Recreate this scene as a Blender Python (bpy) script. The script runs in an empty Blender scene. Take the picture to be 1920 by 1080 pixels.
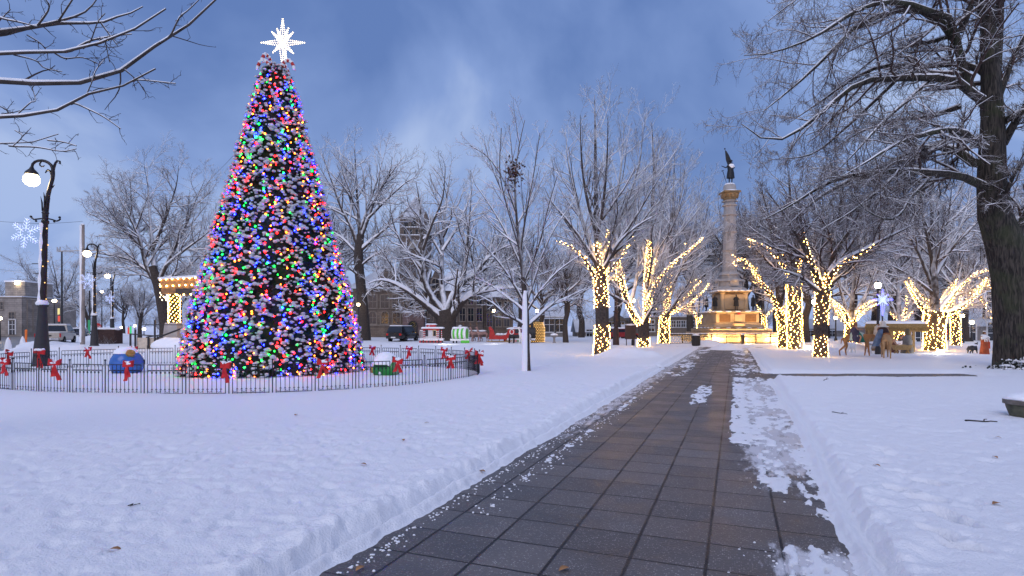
EXPOSURE = 0.08; SKY_STRENGTH = 1.0; SUN_STRENGTH = 0.9; SKY_OFF = (5.3, 1.2, 2.0)
import bpy, math, random
import numpy as np
from mathutils import Vector, Matrix
rng = np.random.default_rng(7)
random.seed(7)
SC = bpy.context.scene
COL = SC.collection
F, CX, HY, CH = 1075.0, 960.0, 611.0, 1.8      # focal length in pixels, principal column, horizon row, eye height
R = math.radians

def W(px, py, Y):
    """point at depth Y that the photograph shows at (px, py)"""
    return np.array([(px-CX)/F*Y, Y, CH+(HY-py)/F*Y])
def G(px, py):
    """ground point under a pixel"""
    Y = F*CH/(py-HY)
    return np.array([(px-CX)/F*Y, Y, 0.0])
def GX(px, Y):
    return np.array([(px-CX)/F*Y, Y, 0.0])
def ZP(py, Y):
    return CH+(HY-py)/F*Y

# ------------------------------------------------------------------ noise
_perm = np.random.default_rng(3).permutation(256)
_val = np.random.default_rng(4).random(256)
def vnoise(x, y, seed=0):
    x = np.asarray(x, float)+seed*17.31; y = np.asarray(y, float)+seed*9.17
    xi = np.floor(x).astype(int); yi = np.floor(y).astype(int)
    fx = x-xi; fy = y-yi
    fx = fx*fx*fx*(fx*(fx*6-15)+10); fy = fy*fy*fy*(fy*(fy*6-15)+10)
    def h(a, b): return _val[_perm[(_perm[a & 255]+b) & 255]]
    return (h(xi, yi)*(1-fx)+h(xi+1, yi)*fx)*(1-fy)+(h(xi, yi+1)*(1-fx)+h(xi+1, yi+1)*fx)*fy
def fbm(x, y, o=4, seed=0):
    s = 0; a = .5; t = 0
    for k in range(o):
        s = s+a*vnoise(np.asarray(x)*2**k, np.asarray(y)*2**k, seed+k*3); t += a; a *= .5
    return s/t
def sstep(a, b, x):
    t = np.clip((x-a)/(b-a), 0, 1); return t*t*(3-2*t)

# ------------------------------------------------------------------ objects
def props(o, label=None, cat=None, group=None, kind=None):
    if label: o['label'] = label
    if cat: o['category'] = cat
    if group: o['group'] = group
    if kind: o['kind'] = kind
    return o
def empty(name, loc, label, cat, group=None, rz=0.0):
    o = bpy.data.objects.new(name, None); COL.objects.link(o)
    o.location = tuple(loc); o.rotation_euler = (0, 0, rz); o.empty_display_size = .2
    return props(o, label, cat, group)
def link_mesh(name, me, parent=None, loc=None):
    o = bpy.data.objects.new(name, me); COL.objects.link(o)
    if parent is not None: o.parent = parent
    if loc is not None: o.location = tuple(loc)
    return o
def np_mesh(name, V, faces_by_n, mats, midx=None, smooth=True):
    """fast mesh from numpy: faces_by_n = list of int arrays (m, n)"""
    me = bpy.data.meshes.new(name)
    V = np.ascontiguousarray(V, dtype=np.float32)
    me.vertices.add(len(V)); me.vertices.foreach_set('co', V.ravel())
    loops = np.concatenate([f.ravel() for f in faces_by_n]).astype(np.int32)
    tot = np.concatenate([np.full(len(f), f.shape[1]) for f in faces_by_n]).astype(np.int32)
    start = np.concatenate([[0], np.cumsum(tot)[:-1]]).astype(np.int32)
    me.loops.add(len(loops)); me.loops.foreach_set('vertex_index', loops)
    me.polygons.add(len(tot)); me.polygons.foreach_set('loop_start', start)
    try: me.polygons.foreach_set('loop_total', tot)
    except Exception: pass
    for m in mats: me.materials.append(m)
    if midx is not None: me.polygons.foreach_set('material_index', np.asarray(midx, dtype=np.int32))
    me.polygons.foreach_set('use_smooth', np.full(len(tot), bool(smooth)))
    me.update(calc_edges=True)
    return me

class MB:
    """collects shapes into one mesh; coordinates are local to the thing"""
    def __init__(s): s.v = []; s.f = []; s.m = []; s.cur = 0
    def mat(s, i): s.cur = i; return s
    def add(s, vs, fs):
        b = len(s.v)
        s.v += [tuple(map(float, v)) for v in vs]
        s.f += [tuple(b+i for i in f) for f in fs]; s.m += [s.cur]*len(fs)
        return s
    def box(s, x0, x1, y0, y1, z0, z1, M=None):
        vs = [(x, y, z) for z in (z0, z1) for y in (y0, y1) for x in (x0, x1)]
        if M is not None: vs = [tuple(M @ Vector(v)) for v in vs]
        return s.add(vs, [(0,2,3,1),(4,5,7,6),(0,1,5,4),(2,6,7,3),(0,4,6,2),(1,3,7,5)])
    def cbox(s, c, d, rz=0, rx=0, ry=0):
        M = Matrix.Translation(Vector(c)) @ Matrix.Rotation(rz, 4, 'Z') @ Matrix.Rotation(ry, 4, 'Y') @ Matrix.Rotation(rx, 4, 'X')
        return s.box(-d[0]/2, d[0]/2, -d[1]/2, d[1]/2, -d[2]/2, d[2]/2, M)
    def bevbox(s, c, d, b=.02, rz=0):
        """box with chamfered vertical and top edges"""
        hx, hy = d[0]/2, d[1]/2
        def ring(i, z):
            a = hx-i; e = hy-i; q = min(b, a*.4, e*.4)
            pts = [(a, -e+q), (a, e-q), (a-q, e), (-a+q, e), (-a, e-q), (-a, -e+q), (-a+q, -e), (a-q, -e)]
            c_, s_ = math.cos(rz), math.sin(rz)
            return [(c[0]+x*c_-y*s_, c[1]+x*s_+y*c_, c[2]+z) for x, y in pts]
        rs = [ring(b, -d[2]/2), ring(0, -d[2]/2+b), ring(0, d[2]/2-b), ring(b, d[2]/2)]
        return s.loft(rs, True)
    def loft(s, rings, caps=True):
        n = len(rings[0]); vs = [p for r in rings for p in r]; fs = []
        for k in range(len(rings)-1):
            for i in range(n):
                j = (i+1) % n
                fs.append((k*n+i, k*n+j, (k+1)*n+j, (k+1)*n+i))
        if caps:
            fs.append(tuple(range(n-1, -1, -1))); fs.append(tuple((len(rings)-1)*n+i for i in range(n)))
        return s.add(vs, fs)
    def lathe(s, prof, c=(0, 0, 0), n=16, sx=1, sy=1, ang=0, caps=True, M=None):
        rings = []
        for r, z in prof:
            ring = [(c[0]+sx*r*math.cos(ang+2*math.pi*i/n), c[1]+sy*r*math.sin(ang+2*math.pi*i/n), c[2]+z) for i in range(n)]
            if M is not None: ring = [tuple(M @ Vector(p)) for p in ring]
            rings.append(ring)
        return s.loft(rings, caps)
    def cyl(s, p, q, r0, r1=None, n=8):
        return s.tube([p, q], [r0, r0 if r1 is None else r1], n)
    def tube(s, P, Rr, n=6, caps=True):
        P = [Vector(p) for p in P]
        if not hasattr(Rr, '__len__'): Rr = [Rr]*len(P)
        rings = []; prev = None
        for i, p in enumerate(P):
            t = (P[min(i+1, len(P)-1)]-P[max(i-1, 0)])
            t = t.normalized() if t.length > 1e-9 else Vector((0, 0, 1))
            if prev is None:
                a = t.cross(Vector((0, 0, 1)) if abs(t.z) < .9 else Vector((1, 0, 0))).normalized()
            else:
                a = (prev-t*prev.dot(t)).normalized()
            prev = a; b = t.cross(a)
            rings.append([p+(a*math.cos(2*math.pi*k/n)+b*math.sin(2*math.pi*k/n))*Rr[i] for k in range(n)])
        return s.loft(rings, caps)
    def ball(s, c, r, sub=2, sx=1, sy=1, sz=1, lump=0):
        V, Fc = ICO[sub]
        vs = []
        for v in V:
            k = r*(1+lump*(random.random()-.5))
            vs.append((c[0]+v[0]*k*sx, c[1]+v[1]*k*sy, c[2]+v[2]*k*sz))
        return s.add(vs, [tuple(f) for f in Fc])
    def prism(s, poly, y0, y1, M=None):
        """polygon in x-z extruded along y"""
        n = len(poly)
        vs = [(x, y0, z) for x, z in poly]+[(x, y1, z) for x, z in poly]
        if M is not None: vs = [tuple(M @ Vector(v)) for v in vs]
        fs = [tuple(range(n)), tuple(range(2*n-1, n-1, -1))]+[(i, i+n, (i+1) % n+n, (i+1) % n) for i in range(n)]
        return s.add(vs, fs)
    def build(s, name, mats, parent=None, smooth=None, loc=None, label=None):
        if not isinstance(mats, (list, tuple)): mats = [mats]
        me = bpy.data.meshes.new(name)
        me.from_pydata(s.v, [], s.f)
        for m in mats: me.materials.append(m)
        if len(mats) > 1: me.polygons.foreach_set('material_index', np.array(s.m, dtype=np.int32))
        me.update()
        if smooth is not None:
            me.polygons.foreach_set('use_smooth', np.full(len(me.polygons), True))
            try: me.set_sharp_from_angle(angle=R(smooth))
            except Exception: pass
        o = link_mesh(name, me, parent, loc)
        if label: o['label'] = label
        return o
def _ico(sub):
    t = (1+5**.5)/2
    V = [(-1,t,0),(1,t,0),(-1,-t,0),(1,-t,0),(0,-1,t),(0,1,t),(0,-1,-t),(0,1,-t),(t,0,-1),(t,0,1),(-t,0,-1),(-t,0,1)]
    V = [np.array(v)/np.linalg.norm(v) for v in V]
    Fc = [(0,11,5),(0,5,1),(0,1,7),(0,7,10),(0,10,11),(1,5,9),(5,11,4),(11,10,2),(10,7,6),(7,1,8),(3,9,4),(3,4,2),(3,2,6),(3,6,8),(3,8,9),(4,9,5),(2,4,11),(6,2,10),(8,6,7),(9,8,1)]
    for _ in range(sub):
        mid = {}; nf = []
        def m(a, b):
            k = (min(a, b), max(a, b))
            if k not in mid:
                p = V[a]+V[b]; V.append(p/np.linalg.norm(p)); mid[k] = len(V)-1
            return mid[k]
        for a, b, c in Fc:
            ab, bc, ca = m(a, b), m(b, c), m(c, a)
            nf += [(a, ab, ca), (b, bc, ab), (c, ca, bc), (ab, bc, ca)]
        Fc = nf
    return np.array(V), np.array(Fc)
ICO = [_ico(k) for k in range(4)]
def copy_tree(o, parent=None):
    c = o.copy(); COL.objects.link(c); c.parent = parent
    for ch in list(o.children): copy_tree(ch, c)
    return c
def scatter_mesh(base_v, base_f, pos, scale, rot=None):
    """many copies of a small shape merged: pos (N,3), scale (N,) or (N,3), rot (N,3,3)"""
    N = len(pos); n = len(base_v)
    sc = np.asarray(scale, float)
    if sc.ndim == 1: sc = sc[:, None]
    V = base_v[None]*sc[:, None, :]
    if rot is not None: V = np.einsum('nij,nvj->nvi', rot, V)
    V = V+pos[:, None, :]
    Fc = base_f[None]+(np.arange(N)*n)[:, None, None]
    return V.reshape(-1, 3), Fc.reshape(-1, base_f.shape[1])
OCT_V = np.array([(1,0,0),(-1,0,0),(0,1,0),(0,-1,0),(0,0,1),(0,0,-1)], float)
OCT_F = np.array([(0,2,4),(2,1,4),(1,3,4),(3,0,4),(2,0,5),(1,2,5),(3,1,5),(0,3,5)])

# ------------------------------------------------------------------ materials
MATS = {}
def nodes(m):
    m.use_nodes = True; nt = m.node_tree
    b = nt.nodes.get('Principled BSDF'); return nt, b
def lk(nt, a, b): nt.links.new(a, b)
def plain(name, col, rough=.6, metal=0, var=.12, scale=6.0, bump=0.0, spec=.4, coord='Object'):
    """a base colour with a little mottling and wear"""
    m = bpy.data.materials.new(name); nt, b = nodes(m)
    tc = nt.nodes.new('ShaderNodeTexCoord'); nz = nt.nodes.new('ShaderNodeTexNoise')
    nz.inputs['Scale'].default_value = scale; nz.inputs['Detail'].default_value = 5
    lk(nt, tc.outputs[coord], nz.inputs['Vector'])
    mr = nt.nodes.new('ShaderNodeMapRange'); mr.inputs[1].default_value = .3; mr.inputs[2].default_value = .7
    mr.inputs[3].default_value = 1-var; mr.inputs[4].default_value = 1+var
    lk(nt, nz.outputs['Fac'], mr.inputs[0])
    mx = nt.nodes.new('ShaderNodeVectorMath'); mx.operation = 'SCALE'
    mx.inputs[0].default_value = col[:3]; lk(nt, mr.outputs[0], mx.inputs['Scale'])
    lk(nt, mx.outputs[0], b.inputs['Base Color'])
    b.inputs['Roughness'].default_value = rough; b.inputs['Metallic'].default_value = metal
    b.inputs['Specular IOR Level'].default_value = spec
    if bump:
        bp = nt.nodes.new('ShaderNodeBump'); bp.inputs['Strength'].default_value = bump; bp.inputs['Distance'].default_value = .02
        lk(nt, nz.outputs['Fac'], bp.inputs['Height']); lk(nt, bp.outputs[0], b.inputs['Normal'])
    MATS[name] = m; return m
def glow(name, col, strength, sample=True):
    m = bpy.data.materials.new(name); nt, b = nodes(m)
    b.inputs['Base Color'].default_value = (.02, .02, .02, 1)
    b.inputs['Emission Color'].default_value = (*col, 1); b.inputs['Emission Strength'].default_value = strength
    m.cycles.emission_sampling = 'AUTO' if sample else 'NONE'
    MATS[name] = m; return m
def snow_cover(m, lo=.25, hi=.6, nscale=8.0, namp=.35, col=(.80, .82, .86)):
    """lay snow on whatever faces up in a material"""
    nt = m.node_tree; b = nt.nodes['Principled BSDF']; out = [n for n in nt.nodes if n.type == 'OUTPUT_MATERIAL'][0]
    g = nt.nodes.new('ShaderNodeNewGeometry'); sp = nt.nodes.new('ShaderNodeSeparateXYZ'); lk(nt, g.outputs['Normal'], sp.inputs[0])
    tc = nt.nodes.new('ShaderNodeTexCoord'); nz = nt.nodes.new('ShaderNodeTexNoise'); nz.inputs['Scale'].default_value = nscale
    lk(nt, tc.outputs['Object'], nz.inputs['Vector'])
    a = nt.nodes.new('ShaderNodeMath'); a.operation = 'MULTIPLY_ADD'; a.inputs[1].default_value = namp*2; a.inputs[2].default_value = -namp
    lk(nt, nz.outputs['Fac'], a.inputs[0])
    s = nt.nodes.new('ShaderNodeMath'); s.operation = 'ADD'; lk(nt, a.outputs[0], s.inputs[0]); lk(nt, sp.outputs['Z'], s.inputs[1])
    mr = nt.nodes.new('ShaderNodeMapRange'); mr.inputs[1].default_value = lo; mr.inputs[2].default_value = hi; lk(nt, s.outputs[0], mr.inputs[0])
    sb = nt.nodes.new('ShaderNodeBsdfPrincipled'); sb.inputs['Base Color'].default_value = (*col, 1); sb.inputs['Roughness'].default_value = .8
    sb.inputs['Specular IOR Level'].default_value = .2
    mx = nt.nodes.new('ShaderNodeMixShader'); lk(nt, mr.outputs[0], mx.inputs[0]); lk(nt, b.outputs[0], mx.inputs[1]); lk(nt, sb.outputs[0], mx.inputs[2])
    lk(nt, mx.outputs[0], out.inputs['Surface'])
    return m

SNOW = plain('snow', (.83, .845, .88), .75, var=.03, scale=20, bump=.35, spec=.25)
FROST = plain('frosted_tips', (.50, .51, .56), .8, var=.18, scale=9, bump=.4, spec=.2)
IRON = plain('black_iron', (.012, .012, .016), .45, .3)
BRONZE = plain('lamp_bronze', (.030, .026, .026), .38, .55, var=.3)
DBRONZE = plain('statue_bronze', (.02, .022, .026), .45, .4, var=.3)
BARK = plain('bark', (.055, .044, .038), .9, var=.45, scale=9, bump=.8)
BARK_D = plain('dark_bark', (.030, .026, .021), .9, var=.55, scale=5, bump=1.0)
OLDBARK = bpy.data.materials.new('furrowed_bark'); _nt, _b = nodes(OLDBARK); _N = _nt.nodes.new
_tc = _N('ShaderNodeTexCoord'); _mp = _N('ShaderNodeMapping'); _mp.inputs['Scale'].default_value = (1, 1, .16); lk(_nt, _tc.outputs['Object'], _mp.inputs[0])
_v = _N('ShaderNodeTexNoise'); _v.inputs['Scale'].default_value = 15; _v.inputs['Detail'].default_value = 5; _v.inputs['Distortion'].default_value = .6; lk(_nt, _mp.outputs[0], _v.inputs['Vector'])
_r = _N('ShaderNodeValToRGB'); _e = _r.color_ramp.elements; _e[0].position = .40; _e[0].color = (.012, .010, .008, 1); _e[1].position = .62; _e[1].color = (.066, .055, .045, 1); lk(_nt, _v.outputs['Fac'], _r.inputs[0])
_g = _N('ShaderNodeTexNoise'); _g.inputs['Scale'].default_value = 1.1; _g.inputs['Detail'].default_value = 6; lk(_nt, _tc.outputs['Object'], _g.inputs['Vector'])
_gm = _N('ShaderNodeMapRange'); _gm.inputs[1].default_value = .5; _gm.inputs[2].default_value = .66; _gm.inputs[4].default_value = .6; lk(_nt, _g.outputs['Fac'], _gm.inputs[0])
_mx = _N('ShaderNodeMix'); _mx.data_type = 'RGBA'; lk(_nt, _gm.outputs[0], _mx.inputs[0]); lk(_nt, _r.outputs[0], _mx.inputs[6]); _mx.inputs[7].default_value = (.040, .050, .020, 1); lk(_nt, _mx.outputs[2], _b.inputs['Base Color'])
_bp = _N('ShaderNodeBump'); _bp.inputs['Strength'].default_value = 1.0; _bp.inputs['Distance'].default_value = .07; lk(_nt, _v.outputs['Fac'], _bp.inputs['Height']); lk(_nt, _bp.outputs[0], _b.inputs['Normal']); _b.inputs['Roughness'].default_value = .95
TWIG = plain('twig', (.050, .036, .034), .9, var=.3)
TWIG_S = plain('snowy_twig', (.060, .044, .040), .9, var=.3)
TWIG_R = plain('russet_twig', (.062, .038, .032), .9, var=.3)
RED = plain('red_paint', (.45, .022, .018), .4)
REDCLOTH = plain('red_ribbon', (.52, .012, .016), .6, var=.2)
WHITE = plain('white_paint', (.75, .75, .76), .5)
GREENP = plain('green_gloss', (.012, .19, .035), .3, var=.2, scale=2)
LIME = plain('lime_green', (.10, .50, .05), .4)
BLUEP = plain('blue_gloss', (.035, .13, .42), .22, var=.15, scale=2)
GOLD = plain('dull_gold', (.42, .26, .07), .4, .6)
DARKP = plain('charcoal', (.03, .03, .033), .6)
WOOD = plain('wood', (.20, .12, .06), .7, var=.3, scale=4)
TIMBER = plain('pale_timber', (.34, .22, .09), .7, var=.2)
STONE_G = plain('grey_stone', (.29, .27, .26), .85, var=.15, scale=1.5, bump=.3)
CONC = plain('concrete', (.42, .40, .39), .85, var=.12, scale=3)
GLASS = plain('window_glass', (.012, .014, .02), .12, spec=.6)
BARK_S = snow_cover(plain('snowy_bark', (.060, .048, .042), .9, var=.45, scale=9, bump=.6), -.02, .34, 2.2, .3)
snow_cover(TWIG_S, -.30, .12, 3, .2); snow_cover(TWIG_R, .22, .75, 3, .25)
TYRE = plain('tyre', (.012, .012, .012), .9)
WARM = glow('warm_bulb', (1.0, .52, .13), 48)
WARM_S = glow('warm_bulb_soft', (1.0, .56, .17), 2.6)
LAMPGLOW = glow('lamp_globe', (1.0, .78, .45), 30)
STARGLOW = glow('star_bulb', (1.0, .78, .46), 9)
ICEGLOW = glow('ice_bulb', (.42, .52, 1.0), 2.6)
BLUESTAR = glow('blue_bulb', (.10, .09, 1.0), 7)
FLOOD = glow('flood_lamp', (1.0, .93, .78), 60)
# ------------------------------------------------------------------ bare trees
def tubes(P, Rr, sides):
    """P (N,n,3), Rr (N,n) -> vertices, quads"""
    N, n, _ = P.shape
    T = np.empty_like(P); T[:, 1:-1] = P[:, 2:]-P[:, :-2]; T[:, 0] = P[:, 1]-P[:, 0]; T[:, -1] = P[:, -1]-P[:, -2]
    T /= np.linalg.norm(T, axis=2, keepdims=True)+1e-9
    mean = T.mean(1); mean /= np.linalg.norm(mean, axis=1, keepdims=True)+1e-9
    ref = np.where(np.abs(mean[:, 2:3]) < .8, np.array([[0, 0, 1.]]), np.array([[.8, .6, 0]]))
    A = np.cross(T, ref[:, None, :]); A /= np.linalg.norm(A, axis=2, keepdims=True)+1e-9
    B = np.cross(A, T)
    th = np.arange(sides)*2*np.pi/sides
    V = P[:, :, None, :]+Rr[:, :, None, None]*(A[:, :, None, :]*np.cos(th)[None, None, :, None]+B[:, :, None, :]*np.sin(th)[None, None, :, None])
    i = np.arange(N)[:, None, None]*n*sides; k = np.arange(n-1)[None, :, None]*sides; s = np.arange(sides)[None, None, :]; s2 = (s+1) % sides
    q = np.stack([i+k+s, i+k+s2, i+k+sides+s2, i+k+sides+s], -1).reshape(-1, 4)
    return V.reshape(-1, 3), q
def resample(pts, n):
    pts = np.asarray(pts, float)
    # Catmull-Rom through the points, then even spacing
    e = np.vstack([2*pts[0]-pts[1], pts, 2*pts[-1]-pts[-2]])
    out = []
    for i in range(1, len(e)-2):
        t = np.linspace(0, 1, 9)[:-1, None]
        a, b, c, d = e[i-1], e[i], e[i+1], e[i+2]
        out.append(.5*((2*b)+(c-a)*t+(2*a-5*b+4*c-d)*t*t+(3*b-a-3*c+d)*t**3))
    out = np.vstack(out+[pts[-1][None]])
    L = np.r_[0, np.cumsum(np.linalg.norm(np.diff(out, axis=0), axis=1))]
    u = np.linspace(0, L[-1], n)
    return np.stack([np.interp(u, L, out[:, k]) for k in range(3)], 1)
def sprout(P, Rr, per, tmin, tmax, ang, angsd, lratio, lsd, n, up, wig, rr, rng, lmin=.05, minr=.004, tpow=1.0, lmax=99, plen=None):
    """children along the parents: P (N,m,3) -> (N*per, n, 3). up: pull towards +z per step, ang: angle off the parent"""
    N, m, _ = P.shape
    t = tmin+(tmax-tmin)*((np.arange(per)[None]+rng.random((N, per)))/per)**tpow
    x = t*(m-1); i = np.minimum(x.astype(int), m-2); f = (x-i)[..., None]
    idx = np.arange(N)[:, None]
    base = P[idx, i]*(1-f)+P[idx, i+1]*f
    pr = Rr[idx, i]*(1-f[..., 0])+Rr[idx, i+1]*f[..., 0]
    T = P[idx, i+1]-P[idx, i]; T = T/(np.linalg.norm(T, axis=2, keepdims=True)+1e-9)
    L = np.linalg.norm(np.diff(P, axis=1), axis=2).sum(1)[:, None]
    base = base.reshape(-1, 3); T = T.reshape(-1, 3); pr = pr.ravel()
    K = len(base)
    rnd = rng.normal(size=(K, 3)); rnd -= T*(rnd*T).sum(1, keepdims=True); rnd /= np.linalg.norm(rnd, axis=1, keepdims=True)+1e-9
    a = np.radians(rng.normal(ang, angsd, K))[:, None]
    D = T*np.cos(a)+rnd*np.sin(a)
    ln = (L*np.ones((1, per))).ravel()*lratio*(1.05-.55*t.ravel())*np.clip(rng.normal(1, lsd, K), .35, 1.9)
    ln = np.clip(ln, lmin, lmax)
    C = np.empty((K, n, 3)); C[:, 0] = base
    for k in range(1, n):
        D = D+rng.normal(0, wig, (K, 3)); D[:, 2] += up
        D /= np.linalg.norm(D, axis=1, keepdims=True)+1e-9
        C[:, k] = C[:, k-1]+D*(ln/(n-1))[:, None]
    r0 = np.maximum(np.minimum(pr*rr, ln*.035), minr)
    RR = r0[:, None]*np.linspace(1, .35, n)[None]
    RR = np.maximum(RR, minr*.6)
    return C, RR
def snow_on(P, Rr, amt=.9, minh=.35):
    """a ridge of snow lying on the upper side of sloping branches"""
    T = np.diff(P, axis=1); T = np.concatenate([T, T[:, -1:]], 1); T /= np.linalg.norm(T, axis=2, keepdims=True)+1e-9
    hor = np.sqrt(np.clip(1-T[..., 2]**2, 0, 1))
    w = np.clip((hor-minh)/(.75-minh), 0, 1)
    SR = Rr*amt*w
    sn = np.random.default_rng(P.shape[0]).random(SR.shape); sn = (sn+np.roll(sn, 1, 1)+np.roll(sn, -1, 1))/3; SR = SR*np.clip(1.75*sn+.12, .25, 1.15)
    # a low cap: the centre sits so that the ridge shows above and a little to the sides
    nrm = np.stack([-T[..., 0]*T[..., 2], -T[..., 1]*T[..., 2], hor**2], -1); nrm /= np.linalg.norm(nrm, axis=2, keepdims=True)+1e-6
    P2 = P+nrm*(Rr*.62+np.minimum(.02, Rr*.4))[..., None]
    keep = w.mean(1) > .2
    return P2[keep], SR[keep]
class Tree:
    def __init__(s, name, loc, label, group, seed, trunk_mat=None, twig_mat=None, cat='tree'):
        s.rng = np.random.default_rng(seed); s.loc = np.array(loc, float)
        s.root = empty(name, loc, label, cat, group)
        s.lv = []; s.tm = trunk_mat or BARK; s.wm = twig_mat or TWIG_S
        s.limbs = []; s.trunk = None
    def limb(s, pts, r0, r1, n=14):
        P = resample(pts, n)-s.loc
        s.limbs.append((P, np.linspace(r0, r1, n))); return s
    def set_trunk(s, pts, radii, n=16):
        P = resample(pts, n)-s.loc
        rad = np.interp(np.linspace(0, 1, n), np.linspace(0, 1, len(radii)), radii)
        s.trunk = (P, rad); return s
    def finish(s, levels, snow=.95, trunk_sides=14, snow_levels=3, extra_on_trunk=None, snowy_trunk=False):
        P0 = np.stack([l[0] for l in s.limbs]); R0 = np.stack([l[1] for l in s.limbs])
        ar = [(P0, R0)]
        P, Rr = P0, R0
        for k, lv in enumerate(levels):
            n0 = P.shape[0]
            P, Rr = sprout(P, Rr, rng=s.rng, **lv)
            ar.append((P, Rr))
        # trunk
        tp, tr = s.trunk
        V, q = tubes(tp[None], tr[None], trunk_sides)
        # bark ridges
        d = V.reshape(len(tp), trunk_sides, 3)-tp[:, None]
        k = 1+.09*(np.random.default_rng(len(tp)).random((1, trunk_sides))-.5)+.05*(s.rng.random((len(tp), trunk_sides))-.5)
        V = (tp[:, None]+d*k[..., None]).reshape(-1, 3)
        o = link_mesh('trunk', np_mesh('trunk', V, [q], [s.tm]), s.root)
        # limbs (thick) and twigs (fine)
        V0, q0 = tubes(*ar[0], 8)
        o = link_mesh('limbs', np_mesh('limbs', V0, [q0], [BARK_S if s.tm is BARK and s.wm is TWIG_S else s.tm]), s.root)
        Vs, qs, b = [], [], 0
        for k, (P, Rr) in enumerate(ar[1:]):
            sd = 5 if k == 0 else (4 if k == 1 else 3)
            V, q = tubes(P, Rr, sd); Vs.append(V); qs.append(q+b); b += len(V)
        link_mesh('twigs', np_mesh('twigs', np.vstack(Vs), [np.vstack(qs)], [s.wm]), s.root)
        Vs, qs, b = [], [], 0
        for k, (P, Rr) in enumerate(ar[:snow_levels]):
            P2, R2 = snow_on(P, Rr, snow)
            if not len(P2): continue
            V, q = tubes(P2, R2, 7 if k == 0 else (5 if k == 1 else (4 if k == 2 else 3))); Vs.append(V); qs.append(q+b); b += len(V)
        if Vs: link_mesh('snow', np_mesh('snow', np.vstack(Vs), [np.vstack(qs)], [SNOW]), s.root)
        s.ar = ar
        return s
    def lights(s, paths, per_m, r=.03, mat=None, spread=1.06, jit=.0, twigs=None, lim=()):
        """strings of bulbs wound round limbs. paths: (P (n,3) local, radii, t0, t1)"""
        pos = []
        for P, rad, t0, t1 in paths:
            L = np.linalg.norm(np.diff(P, axis=0), axis=1).sum()*(t1-t0)
            k = max(3, int(L*per_m*np.clip(rad[int(t0*(len(rad)-1)):max(int(t1*(len(rad)-1)), 1)+1].mean()/.30, .25, 1.6)))
            fr = ((np.arange(k)+s.rng.random(k)*.9)/k)**(1.35 if t1-t0 > .4 and rad is not s.trunk[1] else 1)
            t = (t0+(t1-t0)*fr)*(len(P)-1)
            i = np.minimum(t.astype(int), len(P)-2); f = (t-i)[:, None]
            c = P[i]*(1-f)+P[i+1]*f; rr = rad[i]*(1-f[:, 0])+rad[i+1]*f[:, 0]
            T = P[i+1]-P[i]; T /= np.linalg.norm(T, axis=1, keepdims=True)+1e-9
            ref = np.array([.31, .95, .05]); A = np.cross(T, ref); A /= np.linalg.norm(A, axis=1, keepdims=True)+1e-9; B = np.cross(A, T)
            th = np.arange(k)*2.39996+s.rng.random(k)*.7
            pos.append(c+(A*np.cos(th)[:, None]+B*np.sin(th)[:, None])*(rr*spread+r*.8+s.rng.random(k)*jit)[:, None])
        if twigs and len(s.ar) > 1:
            C, CR = s.ar[1]; per = len(C)//len(s.limbs)
            for li, dens in twigs:
                for c in range(li*per, li*per+per):
                    tl = {w: b_ for w, b_ in lim}.get(li, .5)
                    if s.rng.random() > .45 or (c-li*per+.5)/per > tl*.75: continue
                    P, rad = C[c], CR[c]; L = np.linalg.norm(np.diff(P, axis=0), axis=1).sum()*.75; k = int(L*dens*s.rng.uniform(.5, 1.3))
                    if k < 2: continue
                    t = s.rng.random(k)**1.5*.75*(len(P)-1); i = np.minimum(t.astype(int), len(P)-2); f = (t-i)[:, None]
                    pos.append(P[i]*(1-f)+P[i+1]*f+s.rng.normal(0, .02, (k, 3)))
        pos = np.vstack(pos)
        V, f = scatter_mesh(OCT_V, OCT_F, pos, r*(.8+.5*s.rng.random(len(pos))))
        return link_mesh('light_string', np_mesh('light_string', V, [f], [mat or WARM], smooth=False), s.root)
def L_(per, tmin=.15, tmax=1., ang=45, angsd=12, lr=.5, lsd=.25, n=6, up=.03, wig=.10, rr=.6, minr=.006, lmin=.1, tpow=1., lmax=99):
    return dict(per=per, tmin=tmin, tmax=tmax, ang=ang, angsd=angsd, lratio=lr, lsd=lsd, n=n, up=up, wig=wig, rr=rr, minr=minr, lmin=lmin, tpow=tpow, lmax=lmax)
# ------------------------------------------------------------------ camera, world, sun
cam = bpy.data.cameras.new('camera'); co = bpy.data.objects.new('camera', cam); COL.objects.link(co)
co.location = (0, 0, CH); co.rotation_euler = (R(90), 0, 0)
cam.sensor_width = 36; cam.lens = F/1920*36; cam.shift_y = (HY-540)/1920
cam.clip_start = .1; cam.clip_end = 9000
SC.camera = co
vs = SC.view_settings; vs.view_transform = 'Standard'; vs.look = 'None'; vs.gamma = 1; vs.exposure = EXPOSURE
SC.cycles.use_denoising = True
SC.cycles.max_bounces = 5; SC.cycles.diffuse_bounces = 3; SC.cycles.glossy_bounces = 2
SC.cycles.sample_clamp_indirect = 4
world = bpy.data.worlds.new('World'); SC.world = world; world.use_nodes = True
nt = world.node_tree; nt.nodes.clear()
N = nt.nodes.new
out = N('ShaderNodeOutputWorld'); bg = N('ShaderNodeBackground'); lk(nt, bg.outputs[0], out.inputs[0])
tc = N('ShaderNodeTexCoord'); sp = N('ShaderNodeSeparateXYZ'); lk(nt, tc.outputs['Generated'], sp.inputs[0])
def MATH(op, a, b=None, c=None, clamp=False):
    n = N('ShaderNodeMath'); n.operation = op; n.use_clamp = clamp
    for i, x in enumerate((a, b, c)):
        if x is None: continue
        if isinstance(x, (int, float)): n.inputs[i].default_value = x
        else: lk(nt, x, n.inputs[i])
    return n.outputs[0]
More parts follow.
